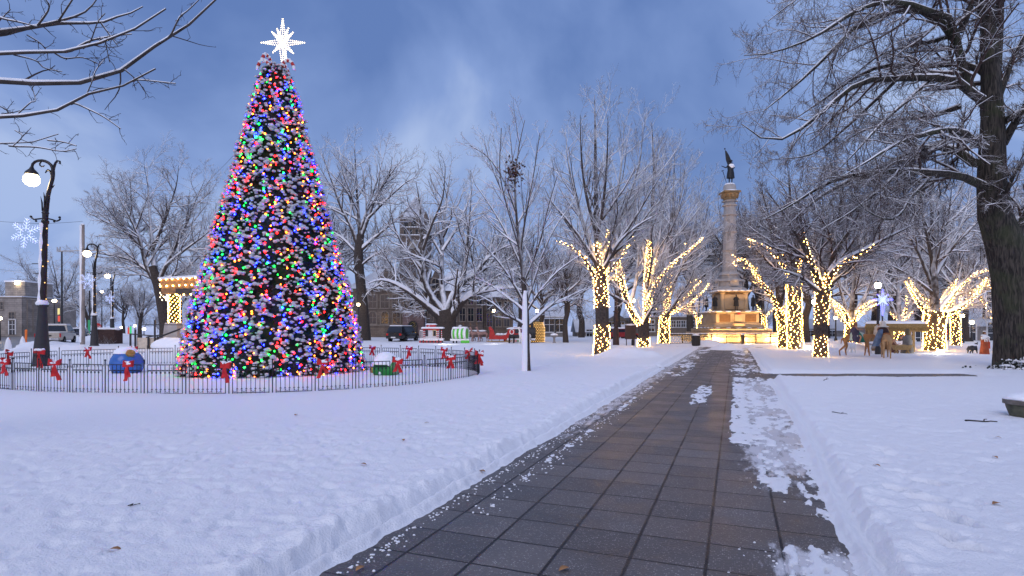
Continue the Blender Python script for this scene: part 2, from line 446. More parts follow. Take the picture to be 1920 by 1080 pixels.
def MAPR(x, a, b, c, d, smooth=True):
    n = N('ShaderNodeMapRange'); n.interpolation_type = 'SMOOTHSTEP' if smooth else 'LINEAR'
    lk(nt, x, n.inputs[0])
    for i, v in enumerate((a, b, c, d)): n.inputs[i+1].default_value = v
    return n.outputs[0]
zc = MATH('MAXIMUM', sp.outputs['Z'], 0.0)
den = MATH('ADD', zc, .42)
cv = N('ShaderNodeCombineXYZ'); lk(nt, MATH('DIVIDE', sp.outputs['X'], den), cv.inputs[0]); lk(nt, MATH('DIVIDE', sp.outputs['Y'], den), cv.inputs[1])
cv.inputs[2].default_value = 3.7
n1 = N('ShaderNodeTexNoise'); n1.inputs['Scale'].default_value = 1.5; n1.inputs['Detail'].default_value = 6; n1.inputs['Roughness'].default_value = .5; n1.inputs['Distortion'].default_value = .35
mp = N('ShaderNodeMapping'); mp.inputs['Location'].default_value = SKY_OFF; mp.inputs['Scale'].default_value = (1.0, .8, 1); mp.inputs['Rotation'].default_value = (0, 0, .1)
lk(nt, cv.outputs[0], mp.inputs[0]); lk(nt, mp.outputs[0], n1.inputs['Vector'])
rp = N('ShaderNodeValToRGB'); e = rp.color_ramp.elements
e[0].position = .37; e[0].color = (.105, .185, .44, 1)
e[1].position = .59; e[1].color = (.37, .47, .73, 1)
x = rp.color_ramp.elements.new(.50); x.color = (.205, .305, .60, 1)
lk(nt, MATH('ADD', n1.outputs['Fac'], MAPR(sp.outputs['Z'], .10, .48, .085, -.05)), rp.inputs[0])
# paler band along the horizon, brighter cloud overhead and behind the viewer where the last daylight is
hz = N('ShaderNodeMix'); hz.data_type = 'RGBA'; lk(nt, MAPR(sp.outputs['Z'], 0, .34, .55, 0), hz.inputs[0])
lk(nt, rp.outputs[0], hz.inputs[6]); hz.inputs[7].default_value = (.26, .38, .72, 1)
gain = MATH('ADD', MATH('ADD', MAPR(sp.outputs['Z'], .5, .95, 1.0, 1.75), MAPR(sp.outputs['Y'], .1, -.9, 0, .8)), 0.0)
sk = N('ShaderNodeTexSky'); sk.sky_type = 'NISHITA'; sk.sun_disc = False; sk.sun_elevation = R(3); sk.sun_rotation = R(200); sk.altitude = 200
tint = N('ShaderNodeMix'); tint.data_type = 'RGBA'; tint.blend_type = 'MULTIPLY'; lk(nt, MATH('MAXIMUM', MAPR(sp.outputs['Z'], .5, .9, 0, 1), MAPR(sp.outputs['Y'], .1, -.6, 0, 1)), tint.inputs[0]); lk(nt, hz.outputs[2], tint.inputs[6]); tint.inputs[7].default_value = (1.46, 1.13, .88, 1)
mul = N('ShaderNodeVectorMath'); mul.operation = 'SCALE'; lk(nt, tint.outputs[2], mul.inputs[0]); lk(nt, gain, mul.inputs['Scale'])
sks = N('ShaderNodeVectorMath'); sks.operation = 'SCALE'; lk(nt, sk.outputs[0], sks.inputs[0]); sks.inputs['Scale'].default_value = .018
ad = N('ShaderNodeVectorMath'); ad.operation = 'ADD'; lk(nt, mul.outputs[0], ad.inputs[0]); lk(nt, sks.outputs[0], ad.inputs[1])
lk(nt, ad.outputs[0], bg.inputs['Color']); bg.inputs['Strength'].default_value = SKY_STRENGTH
sun = bpy.data.lights.new('sun', 'SUN'); sun.energy = SUN_STRENGTH; sun.angle = R(35); sun.color = (1.0, .90, .84)
so = bpy.data.objects.new('sun', sun); COL.objects.link(so); so.rotation_euler = (R(48), 0, R(-20))

def lamp(name, loc, power, col=(1, .72, .40), rad=.12, parent=None):
    l = bpy.data.lights.new(name, 'POINT'); l.energy = power; l.color = col; l.shadow_soft_size = rad
    o = bpy.data.objects.new(name, l); COL.objects.link(o); o.location = tuple(loc)
    if parent is not None: o.parent = parent
    return o

# ------------------------------------------------------------------ ground
YAW = .3712
cY, sY = math.cos(YAW), math.sin(YAW)
def UV(x, y): return x*cY-y*sY, x*sY+y*cY
def XY(u, v): return u*cY+v*sY, -u*sY+v*cY
# street on the left: a line through the lamp posts, direction (-.53,.85)
SD = np.array([-.55, .835]); SN = np.array([-.835, -.55]); SP = np.array([-19.8, 24.0])
def ST(x, y): return (x-SP[0])*SN[0]+(y-SP[1])*SN[1], (x-SP[0])*SD[0]+(y-SP[1])*SD[1]
FOOT = [G(*p)[:2] for p in [(1688,935),(1739,954),(1764,980),(1757,1023),(1804,1049),(1798,998),(1741,921),(1688,899),(1652,875),(1661,858),(1650,850),(1683,866)]]
HEAPS = [(6.5, 31.7, 1.2, .55), (7.6, 31.2, .7, .3), (5.4, 32.4, .8, .25), (24.3, 42, 1.8, .55), (22.8, 43, 1.2, .5), (28.5, 47, 2.2, .55), (31.5, 47, 2.0, .5), (16.3, 43.5, 1.1, .6), (21, 38, 1.0, .35),
         (-50, 72, 5, .6), (-62, 84, 6, .7), (10.8, 56, 1.6, .5), (8.9, 55.5, 1.2, .45), (17.6, 51, 1.5, .5), (-33, 41, 2.2, .35), (-30.5, 40, 1.5, .35), (-37, 43, 2.2, .3), (-14.2, 28.6, 1.5, .22)]
def snow_h(x, y):
    u, v = UV(x, y)
    r = np.hypot(x, y)
    fine = np.clip(1-r/45, 0, 1)
    lum = (fbm(x*2.6, y*2.6, 4, 1)-.5)*(1-.55*sstep(.9, 1.6, u)); mic = fbm(x*10, y*10, 3, 5)-.5
    smooth = sstep(9, 13.5, y-.25*x)*sstep(2, -4, x)          # untrodden drift below the fence
    pits = np.clip(fbm(x*5.5, y*5.5, 2, 21)-.62, 0, 1)*(1-smooth)
    base = .085+(fbm(x*.14, y*.14, 3, 9)-.5)*.16+lum*.048*(1-.75*smooth)+mic*.032*(1-.8*smooth)*fine-pits*.14*fine
    # banks along the path
    n1 = (fbm(u*2, v*1.6, 4, 11)-.5)*.10+(fbm(u*9, v*9, 2, 13)-.5)*.06
    n2 = (fbm(u*2, v*.9, 4, 17)-.5)*.09+(fbm(u*8, v*8, 2, 19)-.5)*.05
    inl = sstep(46, 49, v)
    dl = -2.80-u+n1
    dr = u-(.83+.20*sstep(4, 12, v))+n2
    clod = np.clip(fbm(u*5, v*5, 3, 23)-.45, 0, 1)
    def bank(d, top, ridge):
        b = sstep(.15, .30, d)*(base+top*np.exp(-((d-.38)/.22)**2)*(.35+2.0*clod))
        rg = ridge*np.exp(-((d-.07)/.065)**2)*(.6+.8*fbm(u*3, v*3, 2, 29))
        return np.where(d < -.12, -.03, np.maximum(-.03+.038*sstep(-.12, 0, d), np.maximum(b-.012*(d < .2), rg-.01)))
    h = np.where(u < -.9, bank(dl, .08, .075), bank(dr, .045, .07))
    # slush left lying on the slabs
    st = fbm(u*2.2, v*.75, 4, 31); sm = fbm(u*11, v*5, 3, 37)
    def box(a, b, c, d, s=.25): return sstep(a-s, a+s, u)*sstep(b+s, b-s, u)*sstep(c-s*3, c+s*3, v)*sstep(d+s*3, d-s*3, v)
    reg = np.maximum.reduce([box(-.12, .30, 9.0, 21.5, .10)*1.05, box(.18, .66, 6.6, 21.5, .15)*.92, box(.60, 1.05, 5.9, 22, .12)*.80, box(.25, .68, 3.2, 5.4, .15)*.88, box(.6, .9, 3.6, 5.1, .12)*.86,
                             box(-2.42, -2.22, 6.2, 22, .07)*.74, box(-1.05, -.55, 13.5, 18.5, .15)*.75, box(-2.7, -1.6, 20, 46, .3)*.72, box(-.3, 1.0, 22, 46, .2)*.72])
    slush = (reg*.93+.85*(st-.5)+.9*(sm-.5)+.35*(fbm(u*26, v*16, 2, 61)-.5))
    ins = (u > -2.95) & (u < 1.1)
    hs = np.where(slush > .88, np.minimum(.010+.022*(sm-.3), (slush-.88)*.2), -.03)
    h = np.where(ins, np.maximum(h, hs), h)
    # path corridor only up to the plaza
    h = np.where((v > 49) & (v < 52.5) & (u > -9) & (u < 9), -.03+.05*sstep(.5, .62, fbm(x*.9, y*.9, 3, 41)), h)
    h = np.where(((v > 52.5)) & (u > -3) & (u < 1.2), base, h)
    # footprints
    for i, (fx, fy) in enumerate(FOOT):
        a = .5+.35*math.sin(i*2.1); dx = (x-fx)*math.cos(a)+(y-fy)*math.sin(a); dy = -(x-fx)*math.sin(a)+(y-fy)*math.cos(a)
        q = (dx/.085)**2+(dy/.14)**2
        h = h-(.15 if i < 7 else .07)*np.exp(-q*q*.8)+.012*np.exp(-(np.sqrt(q)-1.5)**2*6)
    # cross walk on the right, and the buried one on the left
    e = (fbm(x*1.3, y*1.3, 3, 43)-.5)*.5
    cw = sstep(19.25+e*.5, 19.5+e*.5, y)*sstep(21.85+e*.7, 21.55+e*.7, y)*sstep(8.2, 8.9, x)*sstep(17.6+e*2, 16.6+e*2, x)
    h = np.where(u > .9, h*(1-cw)-.03*cw, h)
    h = h+np.where(u > .9, .06*np.exp(-((y-22.1)/.22)**2)*sstep(9, 10, x)*sstep(19, 17, x), 0)
    lw = np.exp(-((y-25.2+.05*x)/.8)**2)*sstep(-3.5, 0, x)*sstep(6.5, 5, x)*(u < -2.9)
    h = h+lw*(-.05+.16*(fbm(x*1.8, y*1.8, 4, 47)-.45))
    cl2 = sstep(24.3+e, 24.6+e, y)*sstep(25.1+e, 24.9+e, y)*sstep(3.8, 5.4, x)*(u < -2.6)
    h = np.where(cl2 > .3, -.03, h)
    for hx, hy, hr, hh in HEAPS:
        d = np.hypot(x-hx, y-hy)/hr
        h = h+hh*np.exp(-d*d*1.6)*(.45+1.1*fbm((x-hx)*1.6, (y-hy)*1.6, 4, 53))
    # street
    s, t = ST(x, y)
    rd = sstep(3.6, 4.2, s+e)*sstep(17.5, 16.8, s+e)
    h = h+.22*np.exp(-((s-3.0)/.7)**2)*(.4+fbm(x*.8, y*.8, 3, 57))*(t > -30)+.35*np.exp(-((s-18.3)/1.0)**2)
    h = np.where(rd > .5, -.05, h)
    return h
ang = np.radians(np.concatenate([np.linspace(-58, 58, 840), np.linspace(58, 302, 46)[1:-1]]))
rad = np.concatenate([np.array([.4, 1.2, 2.0]), np.geomspace(2.6, 130, 760), np.geomspace(150, 4000, 12)])
A, RR = np.meshgrid(ang, rad)
X = RR*np.sin(A); Y = RR*np.cos(A)
Z = snow_h(X, Y); Z = np.where(RR > 140, .05, Z)
na, nr = len(ang), len(rad)
V = np.stack([X, Y, Z], -1).reshape(-1, 3)
V = np.vstack([V, [[0, 0, .05]]])
i = np.arange(nr-1)[:, None]*na; j = np.arange(na)[None]; j2 = (j+1) % na
q = np.stack([i+j2, i+j, i+na+j, i+na+j2], -1).reshape(-1, 4)
tri = np.stack([np.arange(na), (np.arange(na)+1) % na, np.full(na, len(V)-1)], 1)
GSNOW = bpy.data.materials.new('ground_snow'); gnt, gb = nodes(GSNOW)
gb.inputs['Base Color'].default_value = (.83, .845, .885, 1); gb.inputs['Roughness'].default_value = .62; gb.inputs['Specular IOR Level'].default_value = .3
t_ = gnt.nodes.new('ShaderNodeTexCoord'); a_ = gnt.nodes.new('ShaderNodeTexNoise'); a_.inputs['Scale'].default_value = 45; a_.inputs['Detail'].default_value = 6; a_.inputs['Roughness'].default_value = .65
lk(gnt, t_.outputs['Object'], a_.inputs['Vector']); b_ = gnt.nodes.new('ShaderNodeBump'); b_.inputs['Strength'].default_value = .8; b_.inputs['Distance'].default_value = .03
lk(gnt, a_.outputs['Fac'], b_.inputs['Height']); lk(gnt, b_.outputs[0], gb.inputs['Normal'])
props(link_mesh('snow_ground', np_mesh('snow_ground', V, [q[:, ::-1], tri], [GSNOW])), kind='structure')

# paved path: a sheet in its own axes (x across, y along)
PM = bpy.data.materials.new('slab_paving'); nt, b = nodes(PM); N = nt.nodes.new
tc = N('ShaderNodeTexCoord'); mp = N('ShaderNodeMapping'); mp.inputs['Location'].default_value = (2.984, -3.944+.533*20, 0); lk(nt, tc.outputs['Object'], mp.inputs[0])
wv = N('ShaderNodeTexNoise'); wv.inputs['Scale'].default_value = 14; lk(nt, tc.outputs['Object'], wv.inputs['Vector'])
wa = N('ShaderNodeVectorMath'); wa.operation = 'MULTIPLY_ADD'; lk(nt, wv.outputs['Color'], wa.inputs[0]); wa.inputs[1].default_value = (.012, .012, 0); lk(nt, mp.outputs[0], wa.inputs[2])
br = N('ShaderNodeTexBrick'); br.offset = 0; br.squash = 1; br.inputs['Scale'].default_value = 1
br.inputs['Brick Width'].default_value = .5573; br.inputs['Row Height'].default_value = .533; br.inputs['Mortar Size'].default_value = .0085; br.inputs['Mortar Smooth'].default_value = .1
br.inputs['Color1'].default_value = (.074, .068, .068, 1); br.inputs['Color2'].default_value = (.118, .108, .106, 1); br.inputs['Mortar'].default_value = (.010, .009, .011, 1)
lk(nt, wa.outputs[0], br.inputs['Vector'])
# wider long joints
sx = N('ShaderNodeSeparateXYZ'); lk(nt, wa.outputs[0], sx.inputs[0])
def MATH(op, a, b=None, c=None):
    n = N('ShaderNodeMath'); n.operation = op
    for k, x in enumerate((a, b, c)):
        if x is None: continue
        if isinstance(x, (int, float)): n.inputs[k].default_value = x
        else: lk(nt, x, n.inputs[k])
    return n.outputs[0]
pp = MATH('PINGPONG', sx.outputs[0], .5573/2)
lj = N('ShaderNodeMapRange'); lk(nt, pp, lj.inputs[0]); lj.inputs[1].default_value = .008; lj.inputs[2].default_value = .017; lj.inputs[3].default_value = 1; lj.inputs[4].default_value = 0
sz = N('ShaderNodeSeparateXYZ'); lk(nt, tc.outputs['Object'], sz.inputs[0])
vo = N('ShaderNodeTexVoronoi'); vo.inputs['Scale'].default_value = 65; lk(nt, tc.outputs['Object'], vo.inputs['Vector'])
vc = N('ShaderNodeSeparateColor'); lk(nt, vo.outputs['Color'], vc.inputs[0])
spk = N('ShaderNodeMapRange'); lk(nt, vc.outputs[0], spk.inputs[0]); spk.inputs[1].default_value = .60; spk.inputs[2].default_value = 1.0; spk.inputs[3].default_value = 0; spk.inputs[4].default_value = 1.0
dsp = N('ShaderNodeMapRange'); lk(nt, vo.outputs['Distance'], dsp.inputs[0]); dsp.inputs[1].default_value = .25; dsp.inputs[2].default_value = .5; dsp.inputs[3].default_value = 1; dsp.inputs[4].default_value = 0
m1 = N('ShaderNodeMix'); m1.data_type = 'RGBA'; lk(nt, MATH('MULTIPLY', spk.outputs[0], dsp.outputs[0]), m1.inputs[0]); lk(nt, br.outputs['Color'], m1.inputs[6]); m1.inputs[7].default_value = (.34, .32, .31, 1)
bl = N('ShaderNodeTexNoise'); bl.inputs['Scale'].default_value = 1.6; bl.inputs['Detail'].default_value = 6; lk(nt, tc.outputs['Object'], bl.inputs['Vector'])
bm = N('ShaderNodeMapRange'); lk(nt, bl.outputs['Fac'], bm.inputs[0]); bm.inputs[1].default_value = .3; bm.inputs[2].default_value = .7; bm.inputs[3].default_value = .68; bm.inputs[4].default_value = 1.25
m2 = N('ShaderNodeVectorMath'); m2.operation = 'SCALE'; lk(nt, m1.outputs[2], m2.inputs[0]); lk(nt, bm.outputs[0], m2.inputs['Scale'])
pq = MATH('PINGPONG', sx.outputs[1], .533/2)
cj = N('ShaderNodeMapRange'); lk(nt, pq, cj.inputs[0]); cj.inputs[1].default_value = .006; cj.inputs[2].default_value = .013; cj.inputs[3].default_value = 1; cj.inputs[4].default_value = 0
jm = MATH('MAXIMUM', MATH('MAXIMUM', lj.outputs[0], cj.outputs[0]), br.outputs['Fac'])
m3 = N('ShaderNodeMix'); m3.data_type = 'RGBA'; lk(nt, jm, m3.inputs[0]); lk(nt, m2.outputs[0], m3.inputs[6]); m3.inputs[7].default_value = (.011, .010, .011, 1)
# thin trampled ice film over the right-hand slabs
ic = N('ShaderNodeTexNoise'); ic.inputs['Scale'].default_value = 2.4; ic.inputs['Detail'].default_value = 8; ic.inputs['Roughness'].default_value = .68
ms = N('ShaderNodeMapping'); ms.inputs['Scale'].default_value = (3.2, .9, 1); lk(nt, tc.outputs['Object'], ms.inputs[0]); lk(nt, ms.outputs[0], ic.inputs['Vector'])
def ST_(x, a, bb):
    n = N('ShaderNodeMapRange'); n.interpolation_type = 'SMOOTHSTEP'; lk(nt, x, n.inputs[0]); n.inputs[1].default_value = a; n.inputs[2].default_value = bb; return n.outputs[0]
ru = ST_(sz.outputs[0], -.12, .35); rv = MATH('MULTIPLY', ST_(sz.outputs[1], 6.0, 8.6), ST_(sz.outputs[1], 23.5, 19))
rv2 = MATH('MULTIPLY', MATH('MULTIPLY', ST_(sz.outputs[1], 2.5, 3.6), ST_(sz.outputs[1], 5.6, 4.8)), ST_(sz.outputs[0], .0, .5))
rl = MATH('MULTIPLY', ST_(sz.outputs[0], -2.1, -2.6), ST_(sz.outputs[1], 6, 12))
reg = MATH('MAXIMUM', MATH('MAXIMUM', MATH('MULTIPLY', ru, rv), rv2), MATH('MULTIPLY', rl, .75))
far = MATH('MULTIPLY', ST_(sz.outputs[1], 22, 30), .28)
reg = MATH('MAXIMUM', reg, far)
icf = MATH('MULTIPLY', ST_(MATH('ADD', ic.outputs['Fac'], MATH('MULTIPLY', reg, .32)), .62, .80), .85)
icf = MATH('MULTIPLY', icf, ST_(reg, .05, .3))
m4 = N('ShaderNodeMix'); m4.data_type = 'RGBA'; lk(nt, icf, m4.inputs[0]); lk(nt, m3.outputs[2], m4.inputs[6]); m4.inputs[7].default_value = (.62, .62, .66, 1)
lk(nt, m4.outputs[2], b.inputs['Base Color'])
rg = N('ShaderNodeMapRange'); lk(nt, bl.outputs['Fac'], rg.inputs[0]); rg.inputs[1].default_value = .35; rg.inputs[2].default_value = .65; rg.inputs[3].default_value = .34; rg.inputs[4].default_value = .6
lk(nt, rg.outputs[0], b.inputs['Roughness']); b.inputs['Specular IOR Level'].default_value = .35
bp = N('ShaderNodeBump'); bp.inputs['Strength'].default_value = .7; bp.inputs['Distance'].default_value = .012
hh = MATH('SUBTRACT', MATH('MULTIPLY', vo.outputs['Distance'], .25), jm); lk(nt, hh, bp.inputs['Height']); lk(nt, bp.outputs[0], b.inputs['Normal'])
def sheet(name, x0, x1, y0, y1, z, mat, nx=2, ny=40, rz=0., loc=(0, 0, 0)):
    xs = np.linspace(x0, x1, nx); ys = np.linspace(y0, y1, ny); xx, yy = np.meshgrid(xs, ys)
    V = np.stack([xx, yy, np.full_like(xx, z)], -1).reshape(-1, 3)
    i = np.arange(ny-1)[:, None]*nx; j = np.arange(nx-1)[None]
    q = np.stack([i+j, i+j+1, i+nx+j+1, i+nx+j], -1).reshape(-1, 4)
    o = link_mesh(name, np_mesh(name, V, [q], [mat], smooth=False), None, loc); o.rotation_euler = (0, 0, rz)
    return props(o, kind='structure')
sheet('path', -3.3, 1.32, -4, 55, 0.0, PM, rz=-YAW)
sheet('plaza_paving', -9.5, -3.304, 48.5, 53.5, -.004, PM, rz=-YAW)
sheet('plaza_paving', 1.324, 9.5, 48.5, 53.5, -.004, PM, rz=-YAW)
WALK = plain('wet_concrete', (.11, .098, .095), .55, var=.3, scale=3)
sheet('crosswalk', 8.0, 18.4, 18.7, 22.2, -.008, WALK, ny=4)
sheet('crosswalk', 2.5, 6.6, 24.0, 25.6, -.012, WALK, ny=4)
ROADM = plain('wet_asphalt', (.16, .155, .155), .4, var=.35, scale=.35, spec=.5)
rl_ang = math.atan2(SD[1], SD[0])-math.pi/2
sheet('road', -18, -3.2, -60, 260, -.012, ROADM, rz=rl_ang+0, loc=(SP[0], SP[1], 0)) if False else None
# road sheet: local x = -s (towards the street), local y = along
o = sheet('road', 3.2, 17.9, -60, 260, -.012, ROADM, ny=60)
c_ = Matrix(((SN[0], SD[0], 0, SP[0]), (SN[1], SD[1], 0, SP[1]), (0, 0, 1, 0), (0, 0, 0, 1)))
for v in o.data.vertices: v.co = c_ @ v.co
o.data.flip_normals()
# ------------------------------------------------------------------ the Christmas tree
TC = np.array([-8.86, 21.5, 0.0])
xm = empty('christmas_tree', TC, 'towering snow-dusted Christmas tree covered in red, green, blue and amber lights', 'Christmas tree')
_pz = np.array([0.05, 2.0, 4.0, 6.0, 8.0, 10.0, 11.0, 11.45]); _pr = np.array([3.22, 2.86, 2.36, 1.84, 1.32, .84, .58, .36])
def xr(z): return np.interp(z, _pz, _pr)
NEED = plain('fir_needles', (.010, .030, .014), .7, var=.5, scale=3)
mb = MB(); mb.lathe([(2.85, .15), (2.5, 2), (2.0, 4), (1.5, 6), (1.0, 8), (.55, 10), (.2, 11.4)], n=40); mb.build('foliage_core', NEED, xm, smooth=80)
mb = MB(); mb.lathe([(.22, 0), (.2, .6)], n=10); mb.build('trunk', BARK_D, xm)
def cone_points(n, jit, z0=.08, z1=11.45):
    zz = np.linspace(z0, z1, 400); w = xr(zz); cdf = np.cumsum(w); cdf /= cdf[-1]
    z = np.interp((np.arange(n)+rng.random(n))/n, cdf, zz)
    th = (np.arange(n)*2.399963+rng.random(n)*.5) % (2*np.pi)
    lump = (fbm(th*3.2, z*1.3, 3, 71)-.5)*.22*np.clip(xr(z)/1.2, .3, 1)
    r = xr(z)+rng.uniform(-jit, jit*.5, n)+lump
    return th, z, r
NT = 9800
th, z, r = cone_points(NT, .17)
pos = np.stack([np.cos(th)*r, np.sin(th)*r, z], 1)
# needle sprigs
k = 16
o_ = np.stack([np.cos(th), np.sin(th), np.full(NT, -.25)], 1)
D = o_[:, None]+rng.normal(0, .75, (NT, k, 3)); D /= np.linalg.norm(D, axis=2, keepdims=True)
Ln = rng.uniform(.10, .21, (NT, k, 1)); side = np.cross(D, rng.normal(size=(NT, k, 3))); side /= np.linalg.norm(side, axis=2, keepdims=True)
b0 = pos[:, None]-o_[:, None]*.10
T3 = np.stack([b0-side*.013, b0+side*.013, b0+D*Ln], 2).reshape(-1, 3)
link_mesh('foliage', np_mesh('foliage', T3, [np.arange(len(T3)).reshape(-1, 3)], [NEED], smooth=False), xm)
# snow tufts
iv, jf = ICO[1]
sel = rng.random(NT) < .68
ps = pos[sel]+np.stack([np.cos(th[sel])*.03, np.sin(th[sel])*.03, np.full(sel.sum(), .045)], 1); n_ = len(ps)
sc = rng.uniform(.032, .076, n_)*np.where(z[sel] > 9, .85, 1)*(.6+.7*fbm(th[sel]*4, z[sel]*1.2, 2, 77))
Vs = iv[None]*(1+.30*(rng.random((n_, len(iv), 1))-.5))*np.stack([sc*1.2, sc*1.2, sc*.80], 1)[:, None, :]+ps[:, None, :]
Fs = jf[None]+(np.arange(n_)*len(iv))[:, None, None]
link_mesh('snow', np_mesh('snow', Vs.reshape(-1, 3), [Fs.reshape(-1, 3)], [FROST]), xm)
# light strings
BC = [glow('blue_light', (.0035, .009, 1.0), 90), glow('green_light', (.003, 1.0, .035), 22), glow('red_light', (1.0, .004, .004), 50), glow('amber_light', (1.0, .17, .010), 22)]
NB = 2300
bth, bz, brr = cone_points(NB, .02, .15, 11.1)
brr = brr+rng.uniform(-.02, .05, NB)
bc = rng.choice(4, NB, p=[.32, .20, .24, .24])
bp_ = np.stack([np.cos(bth)*brr, np.sin(bth)*brr, bz], 1)
strand = (((bth+bz*.35) % (2*np.pi))/(2*np.pi)*18).astype(int)
for s_ in range(18):
    m_ = strand == s_
    V, f = scatter_mesh(OCT_V, OCT_F, bp_[m_], .023+.017*rng.random(m_.sum()))
    link_mesh('light_string', np_mesh('light_string', V, [f], BC, np.repeat(bc[m_], 8), smooth=False), xm)
# star topper
def starframe(mb, c, rays, w, rad, axis=(1, 0, 0)):
    ax = Vector(axis); up = Vector((0, 0, 1)); c = Vector(c); pts = []
    for a, L in rays:
        d = ax*math.cos(R(a))+up*math.sin(R(a)); p = ax*-math.sin(R(a))+up*math.cos(R(a))
        b1, b2, t = c+d*L*.22+p*w*L*.5, c+d*L*.22-p*w*L*.5, c+d*L
        for q0, q1 in ((c, b1), (b1, t), (c, b2), (b2, t), (c, t)):
            mb.tube([q0, q1], rad, 5); n = max(2, int((q1-q0).length/.075))
            pts += [q0.lerp(q1, (i+.5)/n) for i in range(n)]
    return np.array([tuple(p) for p in pts])
rays = [(90, .93), (-90, .98), (0, .86), (180, .84), (45, .58), (135, .60), (-45, .60), (-135, .56), (68, .62), (112, .60), (-78, .7)]
mb = MB(); pts = starframe(mb, (.26, 0, 12.42), rays, .24, .012)
tp = mb.build('star_topper', WHITE, xm)
V, f = scatter_mesh(OCT_V, OCT_F, pts, np.full(len(pts), .022)); link_mesh('star_lights', np_mesh('star_lights', V, [f], [STARGLOW], smooth=False), tp)
mb = MB(); mb.cyl((.22, 0, 11.3), (.24, 0, 11.6), .05); mb.build('star_stem', DARKP, tp)
for a0, tilt in ((180, 0), (0, 0), (250, .1), (70, 0)):
    dx, dy = math.cos(R(a0)), math.sin(R(a0)); mb = MB(); P = []
    for i in range(15):
        t = i/14
        if t < .5: P.append((dx*(.20+.1*t), dy*(.20+.1*t), 10.9+t*1.3))
        else:
            a = math.pi*(1-(t-.5)/.5); P.append((dx*(.25+.22+.22*math.cos(a)), dy*(.25+.22+.22*math.cos(a)), 11.55+.19*math.sin(a)-.14*max(0, t-.8)/.2))
    for i in range(14):
        mb.mat(i % 2).tube([P[i], P[i+1]], .060, 8)
    mb.build('candy_cane', [RED, WHITE], xm)
    mb = MB()
    for i in range(7, 13): mb.ball((P[i][0], P[i][1], P[i][2]+.05), .055, 1, 1, 1, .6, .3)
    mb.build('snow', SNOW, xm, smooth=80)

# ------------------------------------------------------------------ fence round the tree
EC = np.array([-9.6, 20.5]); EA, EB, ER = 8.5, 6.0, -.12
def ell(t):
    x, y = EA*np.cos(t), EB*np.sin(t); c, s = math.cos(ER), math.sin(ER)
    return np.stack([EC[0]+x*c-y*s, EC[1]+x*s+y*c], -1)
tt = np.linspace(0, 2*np.pi, 4001); pe = ell(tt); al = np.r_[0, np.cumsum(np.linalg.norm(np.diff(pe, axis=0), axis=1))]
NP_ = 44
tp_ = np.interp(np.arange(NP_+1)/NP_*al[-1], al, tt); posts = ell(tp_)
fence = empty('ring_fence', (EC[0], EC[1], 0), 'low black iron ring fence of scalloped panels around the Christmas tree', 'fence')
for i in range(NP_):
    p, q = posts[i]-EC, posts[i+1]-EC; d = q-p; L = np.linalg.norm(d); d = d/L; lean = rng.normal(0, .004)
    mb = MB(); px, py = p
    mb.cyl((px, py, -.05), (px, py, .92), .013, n=6); mb.ball((px, py, .93), .024, 1)
    mb.build('post', IRON, fence)
    mb = MB(); a = p+d*.085; b = q-d*.085; w = L-.17; n = 9
    z0 = .09+rng.normal(0, .006)
    def pt(s, z): return (a[0]+d[0]*s, a[1]+d[1]*s, z)
    for zz, rr in ((.815, .011), (.675, .009), (z0, .009)): mb.cyl(pt(0, zz), pt(w, zz), rr, n=4)
    for k in range(n):
        s = w*k/(n-1); mb.cyl(pt(s, -.04), pt(s, .815), .0085 if k % (n-1) else .011, n=4)
        if 0 < k < n-1:
            for zz, sg in ((.60, 1), (.20, -1)):
                mb.cyl(pt(s-.026, zz+.02*sg), pt(s, zz-.015*sg), .006, n=4); mb.cyl(pt(s+.026, zz+.02*sg), pt(s, zz-.015*sg), .006, n=4)
                mb.ball(pt(s, zz), .014, 0)
    g = w/(n-1)
    for k in range(n-1):
        c = g*(k+.5)
        for j in range(5):
            a0, a1 = math.pi*j/5, math.pi*(j+1)/5
            for zc, sg in ((.605, 1), (.175, -1)):
                if sg < 0 and k % 2: continue
                mb.cyl(pt(c+g*.46*math.cos(a0), zc+sg*.06*math.sin(a0)), pt(c+g*.46*math.cos(a1), zc+sg*.06*math.sin(a1)), .0055, n=3)
    mb.build('panel', IRON, fence)
def fence_at(px, near):
    """point of the ring seen in column px, on its near or far side"""
    d = pe[:, 0]-(px-CX)/F*pe[:, 1]; s = np.where(np.diff(np.sign(d)) != 0)[0]
    c = sorted([pe[i] for i in s], key=lambda v: v[1])
    if not len(c): return pe[np.argmax(pe[:, 0]/pe[:, 1]*1.0)]
    return c[0] if near else c[-1]
